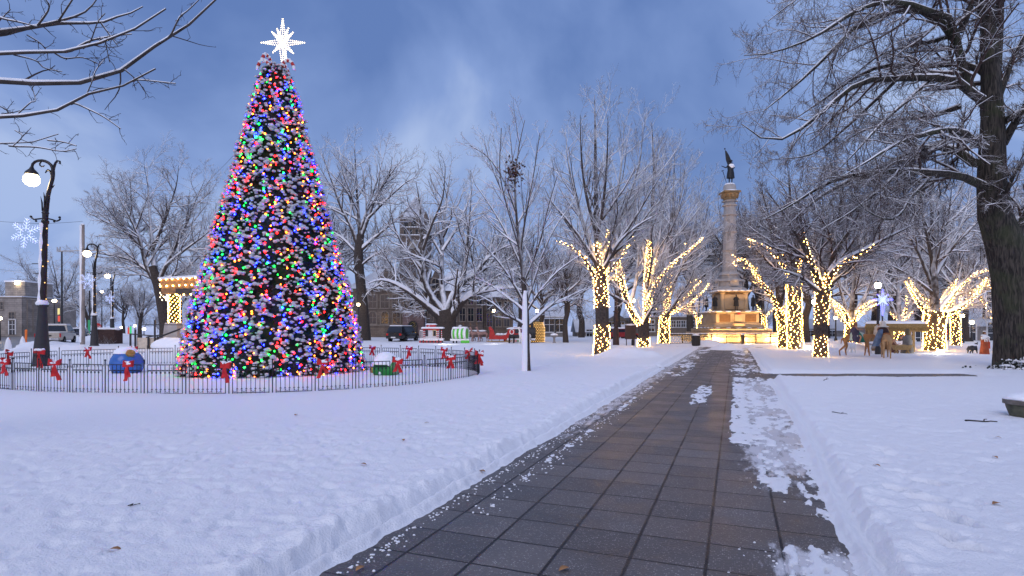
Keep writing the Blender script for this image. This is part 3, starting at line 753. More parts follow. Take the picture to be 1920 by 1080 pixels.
def bow(px, near, label, seed, dz=0., tl=.42, sc=.74):
    rg_ = random.Random(seed); p = fence_at(px, near); out_ = p-EC; out_ = out_/np.linalg.norm(out_)*(-1 if not near else 1)
    rz = math.atan2(-p[0], p[1])*-1
    rt = empty('ribbon_bow', (p[0]+out_[0]*.02, p[1]-.04, .80+dz), label, 'ribbon bow', 'red ribbon bows tied along the ring fence', rz=rg_.uniform(-.35, .35))
    def ribbon(name, path, w, mat):
        mb = MB()
        for (p0, w0), (p1, w1) in zip(zip(path[:-1], w[:-1]), zip(path[1:], w[1:])):
            vs = []
            for (q, ww) in ((p0, w0), (p1, w1)):
                q = Vector(q)
                for sx, sy in ((-1, -1), (1, -1), (1, 1), (-1, 1)): vs.append((q.x+sx*ww[0]*.5, q.y+sy*.008, q.z+sx*ww[1]*.5))
            mb.add(vs, [(0,1,5,4),(1,2,6,5),(2,3,7,6),(3,0,4,7),(3,2,1,0),(4,5,6,7)])
        return mb.build(name, mat, rt, smooth=60)
    for sx in (-1, 1):
        dr = rg_.uniform(-.06, .06); P = []
        for i in range(9):
            a = 2*math.pi*i/8
            P.append((sx*(.10-.10*math.cos(a))*sc, -.05*math.sin(a), (.055*math.sin(a*.5)+dr*math.sin(a*.5))*sc))
        ribbon('loop', P, [(.02, .05+.12*math.sin(math.pi*i/8)) for i in range(9)], REDCLOTH)
        x1 = sx*rg_.uniform(.02, .17)*sc; L = tl*rg_.uniform(.7, 1.15)*sc
        P = [(sx*.01+(x1)*t**1.3, -.03-.02*math.sin(t*6), -.03-L*t) for t in np.linspace(0, 1, 6)]
        ribbon('tail', P, [(.05+.06*t, .01) for t in np.linspace(0, 1, 6)], REDCLOTH)
    mb = MB(); mb.ball((0, -.03, 0), .042*sc, 1, 1, .8, 1.1); mb.build('knot', REDCLOTH, rt, smooth=80)
    mb = MB()
    for i in range(9): mb.ball((rg_.uniform(-.15, .15)*sc, rg_.uniform(-.04, .03), .075*sc+rg_.uniform(-.01, .03)), rg_.uniform(.035, .065)*sc, 1, 1.2, 1, .75, .3)
    mb.build('snow', SNOW, rt, smooth=80)
for a in [(14, True, 'snow-heaped red bow on the near fence at the left edge of the photo', 1), (106, True, 'red bow with a long trailing tail on the near fence below the big lamp post', 2, 0, .5),
          (243, True, 'red bow with a snowy tail in front of the blue ornament', 3, 0, .5), (425, True, 'red bow on the near fence before the left flank of the Christmas tree', 4, 0, .5),
          (606, True, 'snow-topped red bow on the near fence before the right flank of the Christmas tree', 5), (745, True, 'red bow beside the green polka dot ornament on the near fence', 6),
          (845, True, 'red bow with one straight hanging tail on the near fence right of the green ornament', 7, 0, .5),
          (18, False, 'red bow on the far fence by the roadside cone at the far left', 8), (74, False, 'red bow on the far fence right in front of the big lamp base', 9, 0, .45, 1.15),
          (165, False, 'red bow on the far fence in line with the pale utility pole', 10), (252, False, 'red bow on the far fence just above the blue ornament', 11),
          (699, False, 'red bow on the far fence just right of the Christmas tree', 12, 0, .5), (768, False, 'red bow with two even tails on the far fence above the green ornament', 13, 0, .5),
          (834, False, 'red bow on the far fence below the striped caboose, its tail slanting', 14), (880, False, 'red bow on the far fence close to its right bend', 15), (898, True, 'white-capped red bow on the sharp right bend of the fence', 16),
          (909, False, 'rightmost red bow, at the very end of the ring fence', 17, 0, .5)]:
    bow(*a)
# giant ornaments on the snow
rt = empty('giant_bauble', (*G(238, 704)[:2], 0), 'giant glossy blue bauble with a snow cap inside the fence', 'ornament', 'giant ornaments on the snow inside the fence')
mb = MB(); mb.ball((0, 0, .42), .54, 3); mb.build('ball', BLUEP, rt, smooth=80)
M_ = Matrix.Translation(Vector((0, 0, .42))) @ Matrix.Rotation(R(38), 4, 'Y') @ Matrix.Rotation(R(28), 4, 'X')
mb = MB(); mb.lathe([(.13, .49), (.15, .53), (.14, .62), (.03, .63)], n=14, M=M_); mb.tube([tuple(M_ @ Vector((.05*math.cos(a), 0, .66+.06*math.sin(a)))) for a in np.linspace(0, 6.28, 9)], .012, 5); mb.build('cap', GOLD, rt, smooth=50)
def snowdome(rt, c, r, h, name='snow', n=18, k=6, lump=.06):
    mb = MB(); rings = []
    for j in range(k+1):
        t = j/k; rr = r*math.cos(t*math.pi/2*.98)
        rings.append([(c[0]+rr*math.cos(a)*(1+random.uniform(-lump, lump)), c[1]+rr*math.sin(a)*(1+random.uniform(-lump, lump)), c[2]+h*math.sin(t*math.pi/2)) for a in np.linspace(0, 2*math.pi, n, endpoint=False)])
    mb.loft(rings); return mb.build(name, SNOW, rt, smooth=80)
snowdome(rt, (-.03, 0, .80), .40, .24)
rt = empty('giant_ornament', (*G(722, 710)[:2], 0), 'giant green polka dot ornament lying on its side under a dome of snow', 'ornament', 'giant ornaments on the snow inside the fence')
Mx = Matrix.Translation(Vector((0, 0, .30))) @ Matrix.Rotation(R(90), 4, 'Y') @ Matrix.Rotation(R(6), 4, 'X')
mb = MB(); mb.lathe([(.10, -.40), (.20, -.36), (.25, -.2), (.30, .0), (.35, .2), (.38, .34), (.36, .40), (.05, .41)], n=24, M=Mx); mb.build('body', GREENP, rt, smooth=50)
mb = MB(); mb.lathe([(.05, -.52), (.11, -.50), (.12, -.40), (.08, -.39)], n=14, M=Mx); mb.build('cap', GOLD, rt, smooth=50)
for x_, a_ in ((-.24, 95), (.24, 75), (.02, 130), (.05, 40), (.25, 150), (-.1, 200), (.2, 260)):
    rr = np.interp(x_, [-.4, -.2, 0, .2, .34], [.14, .25, .30, .35, .38])
    mb = MB(); mb.ball(tuple(Mx @ Vector((rr*math.cos(R(a_+90)), rr*math.sin(R(a_+90))*1, x_))), .075, 1, .75, .75, .75); mb.build('dot', WHITE, rt, smooth=80)
snowdome(rt, (.02, 0, .50), .42, .42)

# ------------------------------------------------------------------ street lamps with arched arms
def street_lamp(loc, label, tilt):
    rt = empty('street_lamp', loc, label, 'street lamp', 'arched bronze street lamps along the street')
    mb = MB(); mb.lathe([(.36, 0), (.36, .12), (.31, .2), (.275, .9), (.22, 1.5), (.175, 2.1), (.155, 2.6)], n=14); mb.lathe([(.20, 2.6), (.20, 2.68), (.14, 2.72)], n=14); mb.build('base', DARKP, rt, smooth=40)
    mb = MB(); mb.lathe([(.13, 2.7), (.115, 4.4), (.105, 6.05), (.14, 6.1), (.14, 6.2), (.105, 6.24), (.115, 6.5), (.14, 6.52), (.10, 6.6)], n=12)
    for k in range(5):
        a = k*1.26; mb.tube([(.10*math.cos(a), .10*math.sin(a), 6.6), (.12*math.cos(a), .12*math.sin(a), 6.95), (.17*math.cos(a), .17*math.sin(a), 7.2)], [.03, .03, .006], 5)
    mb.build('pole', BRONZE, rt, smooth=40)
    mb = MB(); P = resample([(0, 0, 6.55), (.05, 0, 7.05), (.16, 0, 7.6), (.27, 0, 8.05), (.24, 0, 8.45), (.02, 0, 8.66), (-.28, 0, 8.72), (-.55, 0, 8.62), (-.62, 0, 8.42)], 22)
    mb.tube(P, np.linspace(.09, .05, 22), 8)
    mb.tube(resample([(.25, 0, 8.1), (.32, 0, 8.5), (.42, 0, 8.72), (.55, 0, 8.70), (.56, 0, 8.60)], 9), [.05, .05, .05, .05, .05, .045, .04, .04, .03], 6)
    mb.tube(resample([(.25, 0, 7.95), (.18, 0, 8.25), (.04, 0, 8.33), (-.05, 0, 8.2)], 8), [.045]*6+[.03, .02], 6)
    mb.tube(resample([(-.22, 0, 8.7), (-.30, 0, 8.55), (-.2, 0, 8.46), (-.08, 0, 8.52)], 7), [.03]*6+[.01], 5)
    mb.tube([(.15, 0, 7.5), (.27, 0, 7.62), (.36, 0, 7.72)], [.04, .03, .006], 5); mb.tube([(.02, 0, 7.0), (-.06, 0, 7.2), (-.1, 0, 7.4)], [.04, .03, .006], 5)
    mb.build('arm', BRONZE, rt, smooth=60)
    mb = MB(); mb.tube(resample([(-.60, 0, 6.38), (-.5, 0, 6.25), (-.3, 0, 6.27), (0, 0, 6.3), (.3, 0, 6.26), (.5, 0, 6.2), (.64, 0, 6.3)], 15), .032, 6)
    for s_ in (-1, 1): mb.ball((s_*.6, 0, 6.36), .05, 1); mb.ball((s_*.38, 0, 6.18), .045, 1)
    mb.build('banner_arm', IRON, rt, smooth=60)
    mb = MB(); mb.lathe([(.06, 8.44), (.09, 8.36), (.22, 8.22), (.25, 8.12), (.22, 8.11)], c=(-.62, 0, 0), n=16); mb.build('hood', BRONZE, rt, smooth=40)
    mb = MB(); mb.ball((-.62, 0, 7.90), .29, 2, 1, 1, .92); mb.build('lamp_globe', LAMPGLOW, rt, smooth=80)
    mb = MB(); Pz = np.linspace(2.7, 6.1, 14)
    mb.tube([(-.075, -.03, z_) for z_ in Pz], [.10+.02*math.sin(i*2.1) for i in range(14)], 8); mb.lathe([(.20, 2.66), (.24, 2.74), (.17, 2.86), (.05, 2.95)], n=12, c=(-.03, 0, 0)); mb.build('snow', SNOW, rt, smooth=80)
    ps_ = np.array([(.13*math.cos(a), .13*math.sin(a), z_) for a, z_ in zip(np.arange(16)*1.9+4.4, np.linspace(2.7, 6.1, 16))])
    V, f = scatter_mesh(OCT_V, OCT_F, ps_, np.full(16, .030)); link_mesh('light_string', np_mesh('light_string', V, [f], [WARM_S], smooth=False), rt)
    rt.rotation_euler = (0, tilt, 0)
    return rt
l1 = street_lamp((GX(77, 24)[0], 24, 0), 'tall bronze street lamp with a glowing globe, nearest the fence on the left', R(1.6))
for px, Y_, lb in ((177, 48.5, 'second arched street lamp, behind the pale utility pole'), (211, 70, 'farthest arched street lamp, beyond the dark planter box')):
    c = copy_tree(l1); c.location = (GX(px, Y_)[0], Y_, 0); c['label'] = lb; c.rotation_euler = (0, 0, 0)
def snowflake(loc, r, label, seed):
    rt = empty('snowflake_light', loc, label, 'snowflake light', 'lit snowflakes hung from the street lamps')
    mb = MB(); pts = []
    def ln(p, q, rad=.012):
        mb.tube([(p[0], 0, p[1]), (q[0], 0, q[1])], rad, 5)
        n = max(2, int(math.hypot(q[0]-p[0], q[1]-p[1])/.055)); pts.extend([(p[0]+(q[0]-p[0])*(i+.5)/n, -.02, p[1]+(q[1]-p[1])*(i+.5)/n) for i in range(n)])
    for k in range(6):
        a = R(60*k+seed); d = (math.cos(a), math.sin(a)); ln((d[0]*.14*r, d[1]*.14*r), (d[0]*r, d[1]*r))
        for t, l in ((.42, .30), (.62, .27), (.82, .20)):
            for s_ in (-1, 1):
                b = a+s_*R(50); ln((d[0]*t*r, d[1]*t*r), (d[0]*t*r+math.cos(b)*l*r, d[1]*t*r+math.sin(b)*l*r))
        a2 = a+R(60); ln((d[0]*.36*r, d[1]*.36*r), (math.cos(a2)*.36*r, math.sin(a2)*.36*r), .014)
        a3 = a+R(30); ln((math.cos(a3)*.31*r, math.sin(a3)*.31*r), (math.cos(a3)*.52*r, math.sin(a3)*.52*r), .014)
    mb.build('frame', WHITE, rt)
    V, f = scatter_mesh(OCT_V, OCT_F, np.array(pts), np.full(len(pts), .017)); link_mesh('bulbs', np_mesh('bulbs', V, [f], [ICEGLOW], smooth=False), rt)
    return rt
for px, py, Y_, r_, lb, sd in ((48, 437, 23.9, .64, 'large white lit snowflake on the nearest street lamp', 22), (163, 527, 48.3, .72, 'blue-white lit snowflake on the second street lamp', 10), (206, 560, 69.8, .62, 'small blue-white lit snowflake on the farthest street lamp', 30)):
    snowflake(W(px, py, Y_), r_, lb, sd)

# ------------------------------------------------------------------ star topped lamp post at the nativity, park lamps
def park_lamp(px, py, Y_, label, rad=.16, h=None):
    p = W(px, py, Y_); rt = empty('park_lamp', (p[0], p[1], 0), label, 'park lamp', 'globe lamps on posts around the square')
    h = p[2]
    mb = MB(); mb.lathe([(.16, 0), (.15, .5), (.08, .62), (.055, h-.35), (.09, h-.32), (.06, h-.2), (.11, h-.16)], n=10); mb.build('post', DARKP, rt, smooth=40)
    mb = MB(); mb.ball((0, 0, h), rad, 2, 1, 1, 1.15); mb.build('lamp_globe', LAMPGLOW, rt, smooth=80)
    mb = MB(); mb.lathe([(rad*.8, h+rad*.9), (rad*.5, h+rad*1.3), (.02, h+rad*1.6)], n=10); mb.build('cap', DARKP, rt, smooth=40)
    return rt
for a in [(672, 571, 66, 'park lamp glowing beside the trunk left of the courthouse'), (926, 583, 72, 'park lamp in front of the courthouse right wing'), (1007, 583, 62, 'park lamp right of the slim snowy tree'),
          (1187, 564, 52, 'park lamp seen through the fork of a lit tree', .17), (1646, 535, 34, 'park lamp rising behind the blue nativity star', .17), (1527, 566, 47, 'park lamp just left of the nearest lit trunk on the right', .19), (1567, 596, 58, 'small distant park lamp between the lit trees'),
          (1805, 592, 56, 'park lamp right of the big lit tree', .15), (1822, 604, 62, 'park lamp above the low grey building at right', .2), (1794, 569, 70, 'small park lamp high among the branches at right', .13)]:
    park_lamp(*a)
# ------------------------------------------------------------------ blue nativity star
p = W(1655, 562, 33.5); rt = empty('nativity_star', (p[0], p[1], 0), 'blue and white lit eight-point star on a dark pole above the stable', 'star light')
mb = MB(); rz_ = [(90, .62), (-90, .95), (0, .62), (180, .62), (45, .46), (135, .46), (-45, .46), (-135, .46)]
pts = starframe(mb, (0, 0, p[2]), rz_, .30, .012); mb.build('star_frame', WHITE, rt)
V, f = scatter_mesh(OCT_V, OCT_F, pts, np.full(len(pts), .030)); n8 = np.repeat((np.linalg.norm(pts-np.array([0, 0, p[2]]), axis=1) < .38).astype(int), 8)
link_mesh('bulbs', np_mesh('bulbs', V, [f], [BLUESTAR, ICEGLOW], n8, smooth=False), rt)
mb = MB(); mb.cyl((0, .03, 0), (0, .03, p[2]-.9), .05, .04); mb.build('pole', DARKP, rt)
# ------------------------------------------------------------------ the trees of the square
def tree_px(name, label, group, seed, Y, trunk, radii, limbs, levels, lights=None, per_m=14, bulb=.03, snow=.95, twig=None, bark=None, snow_levels=3, auto=None, cat='tree', jit=0):
    """trunk: pixels from base up; limbs: (pixels, depth run, start radius)"""
    b = GX(trunk[0][0], Y)
    t = Tree(name, b, label, group, seed, bark, twig, cat)
    tp = [W(px, py, Y) for px, py in trunk]; tp[0] = np.array([b[0], Y, -.1])
    t.set_trunk(tp, radii)
    for pts, run, r0 in limbs:
        P = []; n = len(pts)
        for i, (px, py) in enumerate(pts):
            P.append(W(px, py, Y+run*(i/(n-1))))
        t.limb(P, r0*.9, max(.012, r0*.07))
    if auto:                                       # limbs running away from and towards the viewer fill the crown out
        rg = np.random.default_rng(seed+99)
        for _ in range(auto['n']):
            f = rg.uniform(*auto.get('t', (.55, 1))); x = f*(len(t.trunk[0])-1); i = min(int(x), len(t.trunk[0])-2)
            p0 = (t.trunk[0][i]*(1-(x-i))+t.trunk[0][i+1]*(x-i))+t.loc
            a = rg.uniform(0, 2*np.pi); L = auto['L']*rg.uniform(.7, 1.1); el = R(rg.uniform(*auto.get('el', (25, 65))))
            d = np.array([math.cos(a)*math.cos(el), math.sin(a)*math.cos(el), math.sin(el)]); P = [p0]
            for k in range(5):
                d = d+rg.normal(0, .13, 3); d[2] += auto.get('up', .06); d /= np.linalg.norm(d); P.append(P[-1]+d*L/5)
            t.limb(P, auto['r']*.85, auto['r']*.08)
    t.finish(levels, snow, snow_levels=snow_levels)
    if lights:
        paths = []
        for which, t0, t1 in lights:
            P, rad = t.trunk if which == 't' else t.limbs[which]
            paths.append((P, rad, t0, t1))
        t.lights(paths, per_m*1.3, bulb*.82, jit=jit, twigs=[(w, 3.2) for w, a, b_ in lights if w != 't' and b_ > .4], lim=[(w, b_) for w, a, b_ in lights])
    return t
LIT = 'trees wound with warm lights'
BARE = 'bare snowy trees of the square'
lvA = [L_(12, .2, 1, 42, 12, .42, n=7, up=.05, wig=.10, rr=.5), L_(9, .2, 1, 42, 14, .48, n=6, up=.04, wig=.13, rr=.5), L_(7, .2, 1, 42, 15, .55, n=4, up=.03, wig=.15, minr=.005)]
lvFar = [L_(11, .2, 1, 42, 12, .45, n=6, up=.05, wig=.11, minr=.012), L_(7, .2, 1, 42, 14, .5, n=5, up=.04, wig=.14, minr=.010), L_(6, .2, 1, 42, 15, .55, n=4, up=.03, wig=.16, minr=.008)]

# --- lit trees, left of the path
tree_px('lit_tree', 'lit tree left of the path with a tall straight trunk, nearest on that side', LIT, 11, 34,
 [(1128,668),(1129,600),(1127,550),(1124,500)], [.48,.40,.40,.36],
 [([(1124,505),(1119,430),(1117,340),(1116,250),(1115,178)], .5, .24), ([(1127,540),(1105,500),(1085,472),(1062,458),(1038,449)], -2, .14), ([(1128,530),(1146,500),(1165,480),(1182,452),(1192,425)], 1, .16),
  ([(1125,515),(1135,470),(1150,400),(1165,310),(1170,235)], 2, .17), ([(1122,505),(1100,440),(1080,370),(1065,300),(1060,240)], 2, .17), ([(1126,520),(1150,470),(1190,410),(1220,360),(1245,320)], -2, .15),
  ([(1122,500),(1090,450),(1060,410),(1035,380),(1020,350)], -1, .14), ([(1118,450),(1130,390),(1138,300),(1140,215)], -2, .13), ([(1118,440),(1098,360),(1090,290),(1088,215)], -1, .13), ([(1128,545),(1150,520),(1180,512),(1210,506)], 2, .11), ([(1120,480),(1145,440),(1175,380),(1200,300),(1205,230)], 1, .13)],
 [L_(15, .15, 1, 38, 10, .36, n=7, up=.07, wig=.10, rr=.45), L_(9, .2, 1, 40, 12, .45, n=6, up=.05, wig=.13, rr=.5), L_(7, .2, 1, 42, 15, .5, n=4, up=.03, wig=.15, minr=.006)],
 [('t', 0.02, .36), ('t', .55, 1), (1, .1, .95), (2, 0, .85), (3, 0, .3), (0, 0, .15), (9, .1, .6)], 30, .030, auto=dict(n=5, L=5.5, r=.14, el=(40, 70), t=(.85, 1)))
tree_px('lit_tree', 'lit tree left of the path whose trunk forks low in a wide V', LIT, 12, 46,
 [(1207,652),(1207,630),(1206,608)], [.48,.44,.46],
 [([(1204,612),(1188,590),(1176,565),(1168,535),(1160,500),(1150,430),(1148,350)], -.5, .30), ([(1210,612),(1213,580),(1212,540),(1216,480),(1222,400),(1226,330),(1222,230)], .5, .30), ([(1212,590),(1224,545),(1250,505),(1290,470),(1335,433)], -2, .2),
  ([(1214,560),(1228,500),(1240,420),(1245,340),(1240,270)], 3, .18), ([(1180,575),(1192,530),(1196,470),(1192,390),(1190,300)], 2, .18), ([(1213,550),(1240,480),(1265,410),(1280,350),(1285,300)], 1, .16), ([(1165,530),(1140,480),(1120,430),(1105,400)], -2, .15)],
 [L_(16, .15, 1, 38, 10, .36, n=7, up=.07, wig=.10, rr=.45), L_(9, .2, 1, 40, 12, .45, n=6, up=.05, wig=.13, rr=.5), L_(8, .2, 1, 42, 15, .5, n=4, up=.03, wig=.15, minr=.008)],
 [('t', 0, .45), (0, .02, .5), (1, .02, .42), (2, .05, .9), (3, 0, .25)], 33, .034, auto=dict(n=4, L=6, r=.15, el=(35, 65), t=(.9, 1)))
tree_px('lit_tree', 'lit tree left of the path nearest the monument, low spreading limbs', LIT, 13, 56,
 [(1245,643),(1245,620),(1247,590)], [.55,.48,.46],
 [([(1244,592),(1228,570),(1218,545),(1212,520)], -1, .2), ([(1250,592),(1270,572),(1295,548),(1318,522)], -1, .18), ([(1248,590),(1285,575),(1322,542),(1335,520)], 1, .16), ([(1248,590),(1253,540),(1258,460),(1262,380),(1265,285)], 0, .3),
  ([(1246,585),(1236,530),(1232,450),(1240,350)], 2, .22), ([(1252,570),(1275,500),(1300,430),(1315,350)], 2, .2), ([(1255,545),(1290,480),(1320,420),(1330,370)], -2, .16)],
 [L_(15, .15, 1, 40, 10, .38, n=7, up=.06, wig=.10, rr=.45), L_(9, .2, 1, 40, 12, .45, n=6, up=.05, wig=.13, rr=.5), L_(7, .2, 1, 42, 15, .5, n=4, up=.03, wig=.15, minr=.010)],
 [('t', 0, .95), (0, 0, 1), (1, .05, .95), (2, .05, .9), (3, 0, .25)], 30, .036, auto=dict(n=4, L=6, r=.16, el=(35, 65), t=(.9, 1)))
tree_px('lit_tree', 'small lit tree just left of the monument pedestal', LIT, 14, 70, [(1310,628),(1310,608),(1309,596)], [.28,.24,.22],
 [([(1309,598),(1300,585),(1288,574)], 0, .14), ([(1310,598),(1322,588),(1340,578)], 0, .14), ([(1309,597),(1311,570),(1314,535),(1318,480)], 0, .16), ([(1309,597),(1298,560),(1290,510)], 1, .13), ([(1310,597),(1326,550),(1338,500)], 1, .13)], lvFar,
 [('t', .2, 1), (0, 0, .9), (1, 0, .9)], 30, .04)
# --- lit trees, right of the path
tree_px('lit_tree', 'lit tree right of the path standing nearest, leaning trunk with a spreading crown', LIT, 21, 31,
 [(1538,674),(1539,630),(1541,580),(1543,545)], [.36,.31,.31,.36],
 [([(1538,550),(1520,535),(1500,520),(1468,508),(1438,500)], -1.5, .13), ([(1541,545),(1528,510),(1515,475),(1505,440),(1500,400),(1490,350)], .5, .20), ([(1546,545),(1560,512),(1580,490),(1620,470),(1660,448),(1700,428),(1745,405)], -1, .17),
  ([(1545,540),(1558,500),(1568,450),(1575,390),(1585,320)], 1.5, .19), ([(1540,542),(1535,490),(1545,420),(1540,350)], 3, .16), ([(1528,510),(1490,470),(1450,440),(1420,420)], 2, .13), ([(1555,512),(1600,450),(1640,390),(1670,340)], 2, .15), ([(1515,478),(1475,410),(1440,360)], -2, .12), ([(1562,480),(1600,420),(1630,350)], -2, .13)],
 [L_(14, .2, 1, 40, 12, .42, n=7, up=.03, wig=.12), L_(9, .2, 1, 42, 14, .46, n=6, up=.02, wig=.14), L_(7, .2, 1, 42, 15, .5, n=4, up=.0, wig=.16, minr=.007)],
 [('t', .02, .36), ('t', .52, 1), (1, 0, .55), (2, .02, .55), (3, 0, .15)], 34, .028, twig=TWIG_R, auto=dict(n=5, L=5.5, r=.14, el=(25, 60), t=(.9, 1)))
tree_px('lit_tree', 'lit tree right of the path, its thick upright trunk densely wound, second from the monument', LIT, 22, 42,
 [(1492,657),(1490,610),(1489,560),(1488,528)], [.52,.48,.48,.5],
 [([(1490,532),(1496,500),(1504,460),(1508,420)], .5, .24), ([(1487,530),(1470,500),(1445,470),(1420,455),(1395,445)], -1, .17), ([(1488,528),(1486,470),(1482,400),(1478,320)], 1, .22), ([(1491,530),(1520,480),(1550,430),(1575,380)], 2, .18), ([(1487,530),(1460,460),(1440,400),(1425,340)], 2, .18), ([(1490,530),(1515,500),(1545,490),(1570,470)], -2, .14)],
 [L_(13, .2, 1, 40, 12, .42, n=7, up=.03, wig=.12), L_(8, .2, 1, 42, 14, .46, n=6, up=.02, wig=.14), L_(6, .2, 1, 42, 15, .5, n=4, up=.0, wig=.16, minr=.008)],
 [('t', 0, .98), (0, 0, .8), (1, .1, .95)], 36, .034, twig=TWIG_R, auto=dict(n=4, L=6, r=.15, el=(25, 60), t=(.9, 1)))
tree_px('lit_tree', 'lit tree right of the path beside the monument fence, with lit limbs arching left', LIT, 23, 47,
 [(1469,650),(1468,615),(1462,585)], [.42,.38,.34],
 [([(1462,588),(1452,562),(1438,540),(1420,522),(1408,505)], -1, .2), ([(1463,588),(1445,556),(1425,535),(1412,528)], 1, .17), ([(1462,585),(1478,565),(1482,550)], 0, .12), ([(1461,585),(1456,530),(1448,460),(1440,390)], 1, .2), ([(1462,585),(1475,520),(1485,440)], 2, .16), ([(1440,542),(1410,500),(1390,485),(1365,500)], -1, .1)],
 lvA, [('t', 0, 1), (0, 0, 1), (1, 0, 1), (2, 0, 1), (5, .2, .9)], 31, .034, twig=TWIG_R)
tree_px('lit_tree', 'slender lit tree behind the monument fence at the right of the pedestal', LIT, 24, 68, [(1433,628),(1433,608),(1432,594)], [.30,.26,.24],
 [([(1432,596),(1424,580),(1414,568)], 0, .14), ([(1433,596),(1444,584),(1456,574)], 0, .14), ([(1432,595),(1431,560),(1428,500),(1425,440)], 0, .16), ([(1433,595),(1446,540),(1455,480)], 1, .14)], lvFar, [('t', 0, 1), (0, 0, .9), (1, 0, .9)], 30, .04)
tree_px('lit_tree', 'lit tree behind the camels whose bright limbs open in a low V', LIT, 25, 45, [(1594,645),(1594,620),(1596,606)], [.42,.36,.34],
 [([(1594,610),(1585,588),(1572,572),(1556,560)], -.5, .19), ([(1592,610),(1580,600),(1568,580),(1560,568)], .5, .15), ([(1598,608),(1606,588),(1622,572),(1642,562)], -.5, .19), ([(1599,608),(1612,590),(1628,578),(1645,570)], 1, .14), ([(1596,606),(1598,560),(1605,490),(1610,410)], 0, .24), ([(1595,606),(1575,540),(1560,480),(1555,430)], 2, .18), ([(1598,600),(1630,540),(1655,470),(1665,410)], 2, .2)],
 lvA, [('t', 0, 1), (0, 0, 1), (1, 0, 1), (2, 0, 1), (3, 0, 1)], 50, .036)
tree_px('lit_tree', 'lit tree behind the thatched stable roof', LIT, 26, 52, [(1686,643),(1686,620),(1686,606)], [.4,.36,.34],
 [([(1686,608),(1678,596),(1668,585)], 0, .16), ([(1687,608),(1695,590),(1700,572),(1700,552)], 0, .17), ([(1688,608),(1700,595),(1714,580)], 0, .14), ([(1686,606),(1684,550),(1680,480),(1676,400)], 1, .24), ([(1686,606),(1660,540),(1640,490)], 2, .16), ([(1687,606),(1715,540),(1730,470)], 2, .17)], lvA,
 [('t', .3, 1), (0, 0, 1), (1, 0, 1), (2, 0, .9)], 33, .036)
big = tree_px('lit_tree', 'big lit tree at right with a stout glowing trunk and bright wide limbs', LIT, 27, 40,
 [(1752,661),(1752,630),(1752,605),(1754,585)], [.68,.60,.60,.68],
 [([(1748,592),(1728,575),(1712,552),(1698,528)], -1, .22), ([(1748,590),(1735,560),(1718,545),(1704,520)], 1, .16), ([(1760,592),(1790,582),(1815,566),(1836,545),(1850,520)], -1, .24), ([(1760,586),(1780,560),(1798,538),(1830,512),(1865,505)], .5, .24), ([(1757,584),(1770,560),(1782,540),(1800,520)], 2, .2),
  ([(1753,586),(1751,530),(1750,470),(1748,410),(1742,330)], 0, .36), ([(1750,540),(1725,480),(1700,430),(1680,370)], 1, .17), ([(1752,520),(1785,460),(1810,400),(1825,340)], 1, .18), ([(1750,500),(1735,430),(1720,360)], -2, .15), ([(1751,480),(1775,420),(1785,350)], -2, .15), ([(1750,550),(1710,520),(1675,500),(1650,490)], -2, .13)],
 [L_(14, .2, 1, 42, 12, .42, n=7, up=.04, wig=.10), L_(8, .2, 1, 42, 14, .46, n=6, up=.03, wig=.13), L_(6, .2, 1, 42, 15, .5, n=4, up=.02, wig=.15, minr=.008)],
 [('t', 0, 1), (0, 0, 1), (1, 0, 1), (2, 0, 1), (3, 0, 1), (4, 0, 1)], 56, .034)
tree_px('lit_tree', 'narrow lit trunk standing close behind the big lit tree', LIT, 28, 50, [(1792,643),(1792,610),(1790,590)], [.36,.34,.33],
 [([(1790,592),(1786,570),(1788,550)], 0, .18), ([(1791,590),(1800,560),(1815,530)], 1, .18), ([(1790,590),(1794,540),(1798,460),(1800,380)], 1, .24), ([(1791,590),(1815,540),(1835,480)], 2, .17)], lvA, [('t', 0, 1), (0, 0, 1), (1, 0, 1)], 33, .036)
tree_px('lit_tree', 'lit tree mostly hidden by the massive dark trunk, one lit limb drooping left', LIT, 29, 40, [(1902,660),(1902,610),(1900,570)], [.5,.45,.42],
 [([(1900,575),(1870,545),(1845,530),(1826,545)], -1, .2), ([(1898,590),(1880,560),(1862,548),(1845,555),(1866,606)], -2, .15), ([(1900,570),(1902,480),(1905,400)], 1, .25), ([(1900,570),(1935,500),(1950,420)], 1, .2), ([(1830,542),(1845,565),(1858,590),(1867,612)], -1, .14)], lvA, [(0, .5, 1), (4, 0, 1)], 40, .034)

